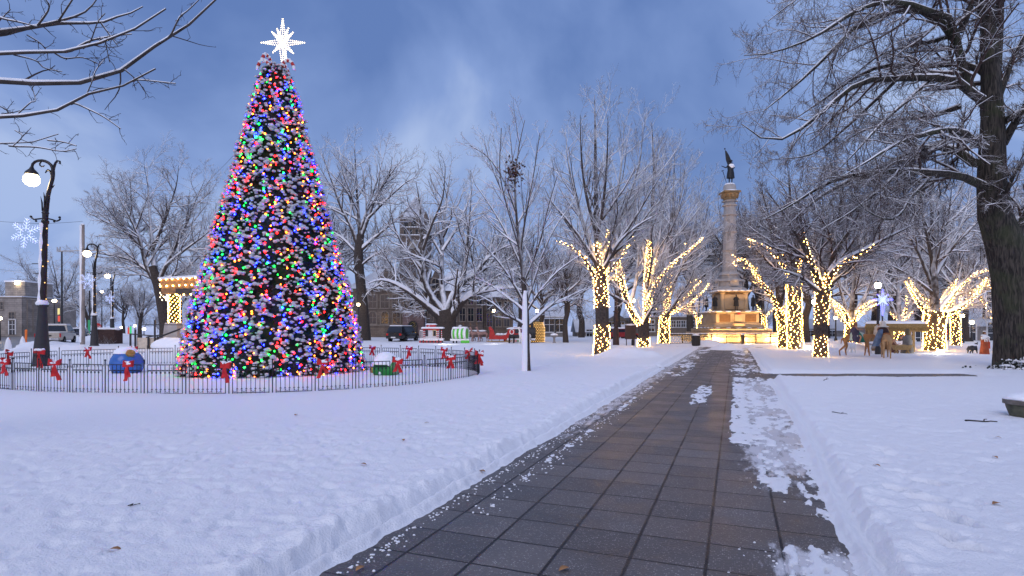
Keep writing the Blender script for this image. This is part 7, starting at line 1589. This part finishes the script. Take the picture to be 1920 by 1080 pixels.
robe(k2, 'cape', [(-.42, .0, -.30, .16, .14), (-.34, -.05, -.05, .17, .18), (-.25, -.08, .3, .14, .18), (-.16, -.06, .55, .10, .14), (-.08, -.04, .66, .06, .08)], plain('blue_cape', (.10, .16, .26), .8, var=.35, scale=4))
robe(k2, 'hat', [(0, 0, .72, .30, .26), (0, 0, .76, .26, .23), (0, 0, .80, .15, .15), (0, 0, .95, .14, .14), (0, 0, 1.04, .07, .07)], plain('white_turban', (.66, .62, .55), .8), fold=.04)
# stable
SY = 38.5; su = SY/F; sr = empty('stable', GX(1680, SY), 'thatched nativity stable of pale timber with snow on its roof', 'stable', rz=R(-31))
def sx_(px): return (GX(px, SY)[0]-sr.location.x)*.86
zt0, zt1 = ZP(618, SY), ZP(607, SY)
THAT = plain('thatch', (.24, .16, .065), .95, var=.45, scale=22, bump=.8)
mb = MB(); mb.loft([[(x, y, z) for x, y in ((sx_(1624)-i, -.5-i), (sx_(1735)+i, -.5-i), (sx_(1735)+i, 3.0+i), (sx_(1624)-i, 3.0+i))] for i, z in ((.0, zt0), (.06, zt0+.12), (-.02, zt1), (-.4, zt1+.05))])
for k in range(150): x = sx_(1624)+(sx_(1735)-sx_(1624))*random.random(); mb.cyl((x, -.56, zt0+.15), (x+random.uniform(-.05, .05), -.60, zt0-random.uniform(.02, .14)), .02, .008, 4)
mb.build('thatched_roof', THAT, sr)
mb = MB(); mb.loft([[(x, y, z) for x, y in ((sx_(1624)-i, -.5-i), (sx_(1733)+i, -.5-i), (sx_(1733)+i, 3+i), (sx_(1624)-i, 3+i))] for i, z in ((.0, zt1), (-.03, zt1+.12), (-.25, zt1+.2))]); mb.build('snow', SNOW, sr, smooth=40)
for px, y in ((1630, -.3), (1672, -.3), (1711, -.3), (1630, 2.8), (1672, 2.8), (1711, 2.8)): mb = MB(); mb.bevbox((sx_(px), y, zt0/2), (.14, .14, zt0), .015); mb.build('post', TIMBER, sr)
for a, b in ((1672, 1684), (1711, 1699)): mb = MB(); mb.cyl((sx_(a), -.3, zt0-.65), (sx_(b), -.3, zt0-.05), .06); mb.build('brace', TIMBER, sr)
mb = MB(); mb.cbox((sx_(1690), -.3, zt0-.07), (sx_(1735)-sx_(1645), .12, .14)); mb.build('beam', TIMBER, sr)
mb = MB(); mb.box(sx_(1624), sx_(1641), -.1, 2.8, 0, zt0-.01); mb.box(sx_(1641)+.01, sx_(1672), 2.72, 2.8, 0, zt0-.02)
for k in range(6): mb.box(sx_(1624)-.015, sx_(1641)+.015, -.13, -.1, .1+k*.33, .1+k*.33+.28)
mb.build('plank_wall', WOOD, sr)
# figures in front of it
def kneeler(px, Y_, label, mat, rz, h=1.5, scarf=None):
    r2 = empty('person', GX(px, Y_), label, 'person'); human(r2, SKIN, h, 'kneel', larm=((.04, -.16, -.2), (-.10, -.36, -.12)), rarm=((.04, -.16, -.2), (-.10, -.36, -.12)), rz=rz)
    k = h/1.75; M = Matrix.Rotation(rz, 4, 'Z') @ Matrix.Scale(k, 4)
    robe(r2, 'robe', [(0, .0, .02, .30, .40), (0, .0, .35, .26, .33), (0, .0, .65, .23, .22), (0, 0, .98, .23, .18), (0, 0, 1.10, .18, .13), (0, 0, 1.17, .08, .08)], mat, M)
    robe(r2, 'headscarf', [(0, .02, 1.10, .15, .13), (0, .02, 1.25, .115, .12), (0, .02, 1.40, .10, .11), (0, .02, 1.45, .03, .03)], scarf or mat, M, fold=.02); return r2
GREYR = plain('grey_robe', (.16, .15, .14), .85, var=.2)
kneeler(1701, 35.6, 'kneeling figure in a plain grey robe with its back turned, before the stable', GREYR, R(180), 1.95, plain('olive_scarf', (.12, .09, .05), .8))
kneeler(1677, 36.4, 'small kneeling figure in a brown robe facing the manger', plain('brown_robe', (.13, .05, .04), .85), R(60), 1.2, SKIN)
mg = empty('manger', GX(1691, 35.2), 'wooden manger with crossed legs beside the grey kneeling figure', 'manger')
for s_ in (-.35, .35):
    mb = MB(); mb.cyl((s_, -.22, 0), (s_, .2, .62), .04); mb.cyl((s_, .22, 0), (s_, -.2, .62), .04); mb.build('leg', TIMBER, mg)
mb = MB(); mb.add([(-.5, -.05, .32), (.5, -.05, .32), (.5, -.3, .62), (-.5, -.3, .62), (-.5, .05, .32), (.5, .05, .32), (.5, .3, .62), (-.5, .3, .62)], [(0, 1, 2, 3), (7, 6, 5, 4), (0, 4, 5, 1), (0, 3, 7, 4), (1, 5, 6, 2)]); mb.ball((0, 0, .52), .3, 1, 1.3, .7, .4, .4); mb.build('trough', TIMBER, mg)
for px, Y_, lb2, rzz in ((1632, 34.5, 'white plank easel leaning on the snow between the camels', 25), (1628, 34.6, 'white crossed sticks in the snow beside the side-on camel', -25)):
    r2 = empty('wooden_stand', GX(px, Y_), lb2, 'stand'); mb = MB(); mb.cyl((-.22, 0, 0), (.05, 0, .62), .035); mb.cyl((.22, 0, 0), (-.05, 0, .5), .035); mb.build('legs', WHITE, r2); r2.rotation_euler = (0, 0, R(rzz))
for px, Y_, lb2, m_, s_ in ((1594, 36, 'white sheep figure standing in the snow beneath the side-on camel', DEER, .85), (1640, 36.5, 'grey donkey figure lying low between the two camels', STONE_G, .9), (1823, 35.5, 'small black and white lamb figure under a cap of snow', DARKP, .75)):
    r2 = empty('sheep_figure' if 'donkey' not in lb2 else 'donkey_figure', GX(px, Y_), lb2, 'sheep' if 'donkey' not in lb2 else 'donkey'); quadruped(r2, m_, s_, rz=R(20 if px != 1640 else 160), back=.62, dx=.34, leg_r=.045, trunk=(.22, .22), neck=((.46, 0, .82), (.52, 0, .95), (.66, 0, .90)))
    mb = MB(); mb.ball((.0, 0, .80*s_), .24*s_, 1, 1.7, .9, .45, .35); mb.ball((.48*s_*math.cos(R(20)), .15, 1.02*s_), .12*s_, 1, 1.2, 1, .6, .3); mb.build('snow', SNOW, r2, smooth=80)
mk = empty('person', GX(1846, 34.2), 'bearded figure in a long rust-red robe holding a white lamb, near the massive trunk', 'person')
human(mk, SKIN, 1.42, 'stand', larm=((.08, -.08, -.24), (-.08, -.24, -.12)), rarm=((.08, -.08, -.24), (-.10, -.24, -.10)))
RUST = plain('rust_robe', (.34, .065, .02), .8, var=.3, scale=4)
robe(mk, 'robe', [(0, 0, .05, .27, .22), (0, 0, .4, .23, .19), (0, 0, .75, .19, .16), (0, 0, 1.0, .20, .16), (0, 0, 1.16, .19, .13), (0, 0, 1.22, .08, .08)], RUST)
mb = MB(); mb.ball((-.05, -.14, 1.10), .13, 2, 1.9, .8, .85, .12); mb.ball((-.26, -.16, 1.08), .08, 1, 1, 1, 1.2); [mb.cyl((-.15+.12*i, -.2, 1.05), (-.17+.13*i, -.24, .86), .025) for i in range(3)]; mb.build('lamb', DEER, mk, smooth=80)
robe(mk, 'hair_and_beard', [(0, -.03, 1.18, .06, .06), (0, -.03, 1.24, .085, .085), (0, .02, 1.34, .085, .085), (0, .015, 1.44, .07, .07), (0, .01, 1.47, .02, .02)], plain('brown_hair', (.10, .045, .02), .8), fold=.05)
robe(mk, 'shawl', [(.16, 0, .45, .13, .17), (.16, 0, .8, .12, .16), (.13, 0, 1.08, .12, .14), (.08, 0, 1.2, .06, .08)], plain('red_shawl', (.40, .05, .015), .8, var=.3))
mb = MB(); mb.ball((-.1, -.06, 1.24), .11, 1, 1.6, .9, .4, .3); mb.ball((0, .0, 1.48), .08, 1, 1, 1, .4, .3); mb.build('snow', SNOW, mk, smooth=80)
# floodlights on the snow
for px, Y_, lb2, pw in ((1515, 41.5, 'bright ground floodlight beside the path-side lit trunk', 40), (1763, 35.0, 'dazzling ground floodlight in the snow before the big lit tree', 110)):
    p = GX(px, Y_); r2 = empty('floodlight', p, lb2, 'floodlight', 'floodlights standing in the snow')
    mb = MB(); mb.bevbox((0, 0, .12), (.24, .2, .24), .03); mb.build('housing', DARKP, r2, smooth=30); mb = MB(); mb.ball((0, -.10, .24), .13, 1, 1.1, .7, .9); mb.ball((-.12, -.02, .26), .11, 1); mb.build('lens', FLOOD, r2, smooth=80)
    lamp('flood_beam', (p[0]-.25, p[1]-.1, .45), pw*.55, (1, .90, .70), .08)
r2 = empty('snow_goose_banner', GX(1767, 46), 'red and blue rounded banner showing between two lit trunks', 'banner'); mb = MB(); mb.lathe([(.42, 0), (.42, .06)], n=20, M=Matrix.Translation(Vector((0, 0, 1.3))) @ Matrix.Rotation(R(90), 4, 'X')); mb.build('red_disc', RED, r2, smooth=40); mb = MB(); mb.bevbox((0, .1, .8), (.7, .05, 1.5), .05); mb.build('blue_panel', BLUEP, r2); r2.name = 'round_banner'

# ------------------------------------------------------------------ foreground right: stone planter, ivy mound, twigs and leaves
p = G(1931, 786); pl = empty('stone_planter', p, 'mossy stone planter heaped with snow, cut by the right edge of the photo', 'planter')
MOSS = plain('mossy_stone', (.085, .085, .055), .9, var=.45, scale=6, bump=.6)
mb = MB(); mb.lathe([(.26, .0), (.30, .05), (.32, .10), (.36, .22), (.37, .28)], n=24, sx=1.0); mb.build('bowl', MOSS, pl, smooth=40); mb = MB(); mb.lathe([(.37, .283), (.41, .29), (.41, .37), (.34, .375)], n=24); mb.build('rim', plain('rim_stone', (.13, .115, .10), .9, var=.3, scale=8, bump=.5), pl, smooth=30); snowdome(pl, (0, 0, .37), .39, .13)
rt = empty('ivy_mound', (GX(1915, 23.2)[0], 23.2, 0), 'dark ivy under clumped snow at the foot of the massive tree', 'shrub')
mb = MB(); ms_ = MB()
for k in range(330):
    a = random.uniform(0, 6.283); r_ = abs(random.gauss(0, .75)); x, y = 1.9*r_*math.cos(a)*.75+.35, -.2+.75*r_*math.sin(a); z_ = .05+max(0, .55-.3*r_)*random.random()
    n_ = Vector((random.gauss(0, .5), random.gauss(-.4, .4), random.gauss(.3, .5))).normalized(); t_ = n_.orthogonal().normalized(); b_ = n_.cross(t_)
    for q in range(5):
        c = Vector((x, y, z_))+Vector((random.gauss(0, .10), random.gauss(0, .08), random.gauss(0, .06))); s_ = random.uniform(.035, .07)
        mb.add([c-t_*s_, c+b_*s_*.8, c+t_*s_, c-b_*s_*.8], [(0, 1, 2, 3)])
    if k % 2: [ms_.ball((x+random.gauss(0, .08), y+random.gauss(0, .08), z_+random.uniform(.02, .09)), random.uniform(.025, .065), 1, 1.2, 1.1, .75, .4) for _q in range(3)]
mb.build('leaves', plain('ivy_leaf', (.016, .02, .012), .6), rt); ms_.build('snow', SNOW, rt, smooth=80)
LEAFM = plain('fallen_leaf', (.30, .15, .06), .8, var=.4)
def leaf(px, py, label, s=.045, mat=LEAFM, z=.012):
    p = G(px, py); zz = float(snow_h(np.array([p[0]]), np.array([p[1]]))[0]); zz = max(zz, 0)+z
    a = random.uniform(0, 6.28); mb = MB(); ca, sa = math.cos(a), math.sin(a); out_ = []
    for t, w in ((-1, 0), (-.6, .35), (-.1, .55), (.4, .4), (1, 0)):
        for sg in (-1, 1): out_.append(((t*ca-sg*w*sa)*s, (t*sa+sg*w*ca)*s, .012*(1-t*t)+.010*abs(sg*w)))
    mb.add(out_, [(2*i, 2*i+2, 2*i+3, 2*i+1) for i in range(4)]); o = mb.build('fallen_leaf', mat, None, loc=(p[0], p[1], zz)); props(o, label, 'leaf', 'fallen leaves'); return o
for px, py, lb2, s_ in ((676, 1069, 'tan leaf on the slabs at the lower left corner of the path', .05), (1058, 1070, 'orange leaf on the slabs at the bottom edge of the photo', .055), (215, 1057, 'brown leaf on the snow at the bottom left', .05), (681, 887, 'curled brown leaf on the snow left of the path', .05), (904, 892, 'small leaf stuck at the left snow bank', .05), (1866, 870, 'brown leaf on the snow at the right edge', .05), (1644, 890, 'thin leaf on the snow just right of the path', .05), (1868, 967, 'crumpled leaf on the snow at the lower right', .055), (555, 785, 'dark leaf scrap below the fence', .06), (756, 839, 'leaf scrap on the trampled snow in the middle left', .05), (1871, 826, 'dark leaf scrap on the snow under the planter', .05), (800, 802, 'leaf scrap on the snow left of the path bend', .05)):
    leaf(px, py, lb2, s_)
def stick(px0, py0, px1, py1, label, r_=.012):
    a, b = G(px0, py0), G(px1, py1); P = []
    for t in np.linspace(0, 1, 7):
        q = a*(1-t)+b*t; q[1] += .05*math.sin(t*9); q[2] = max(0, float(snow_h(np.array([q[0]]), np.array([q[1]]))[0]))+.012; P.append(q)
    mb = MB(); mb.tube([p_-a for p_ in P], [r_*(1-.5*t) for t in np.linspace(0, 1, 7)], 5)
    kf = r_/.018; mb.tube([P[3]-a, P[3]-a+np.array([.10, .12, .02])*kf, P[3]-a+np.array([.22, .2, .01])*kf], [r_*.6, r_*.5, r_*.3], 4)
    o = mb.build('twig', BARK_D, None, loc=a); props(o, label, 'twig', 'twigs on the snow')
stick(1810, 795, 1872, 798, 'long dark twig lying on the snow before the stone planter', .018); stick(1560, 780, 1590, 783, 'thin twig on the snow right of the path', .008); stick(240, 972, 260, 969, 'short twig on the snow at the lower left', .005); stick(1545, 722, 1552, 716, 'tiny twig near the cross walk', .010)
# chunks of broken snow along the edges of the path
mb = MB()
def chunk(u, v, s): x, y = XY(u, v); mb.ball((x, y, s*.3), s, 1, random.uniform(.8, 1.4), random.uniform(.8, 1.3), random.uniform(.5, .8), .5)
for _ in range(380):
    v = 3.2+abs(random.gauss(0, 7)); chunk(-2.70+abs(random.gauss(0, .07)), v, random.uniform(.003, .013))
for _ in range(260):
    v = 5+abs(random.gauss(0, 6)); chunk(-2.30+random.gauss(0, .08), v, random.uniform(.003, .014))
for _ in range(300):
    v = random.choice((random.uniform(3.6, 5.2), random.uniform(6.3, 20))); chunk(random.gauss(.5, .22), v, random.uniform(.003, .011))
o = mb.build('snow_crumbs', SNOW, None, smooth=80); props(o, kind='stuff')
o['label'] = 'crumbs of broken snow scattered over the slabs'
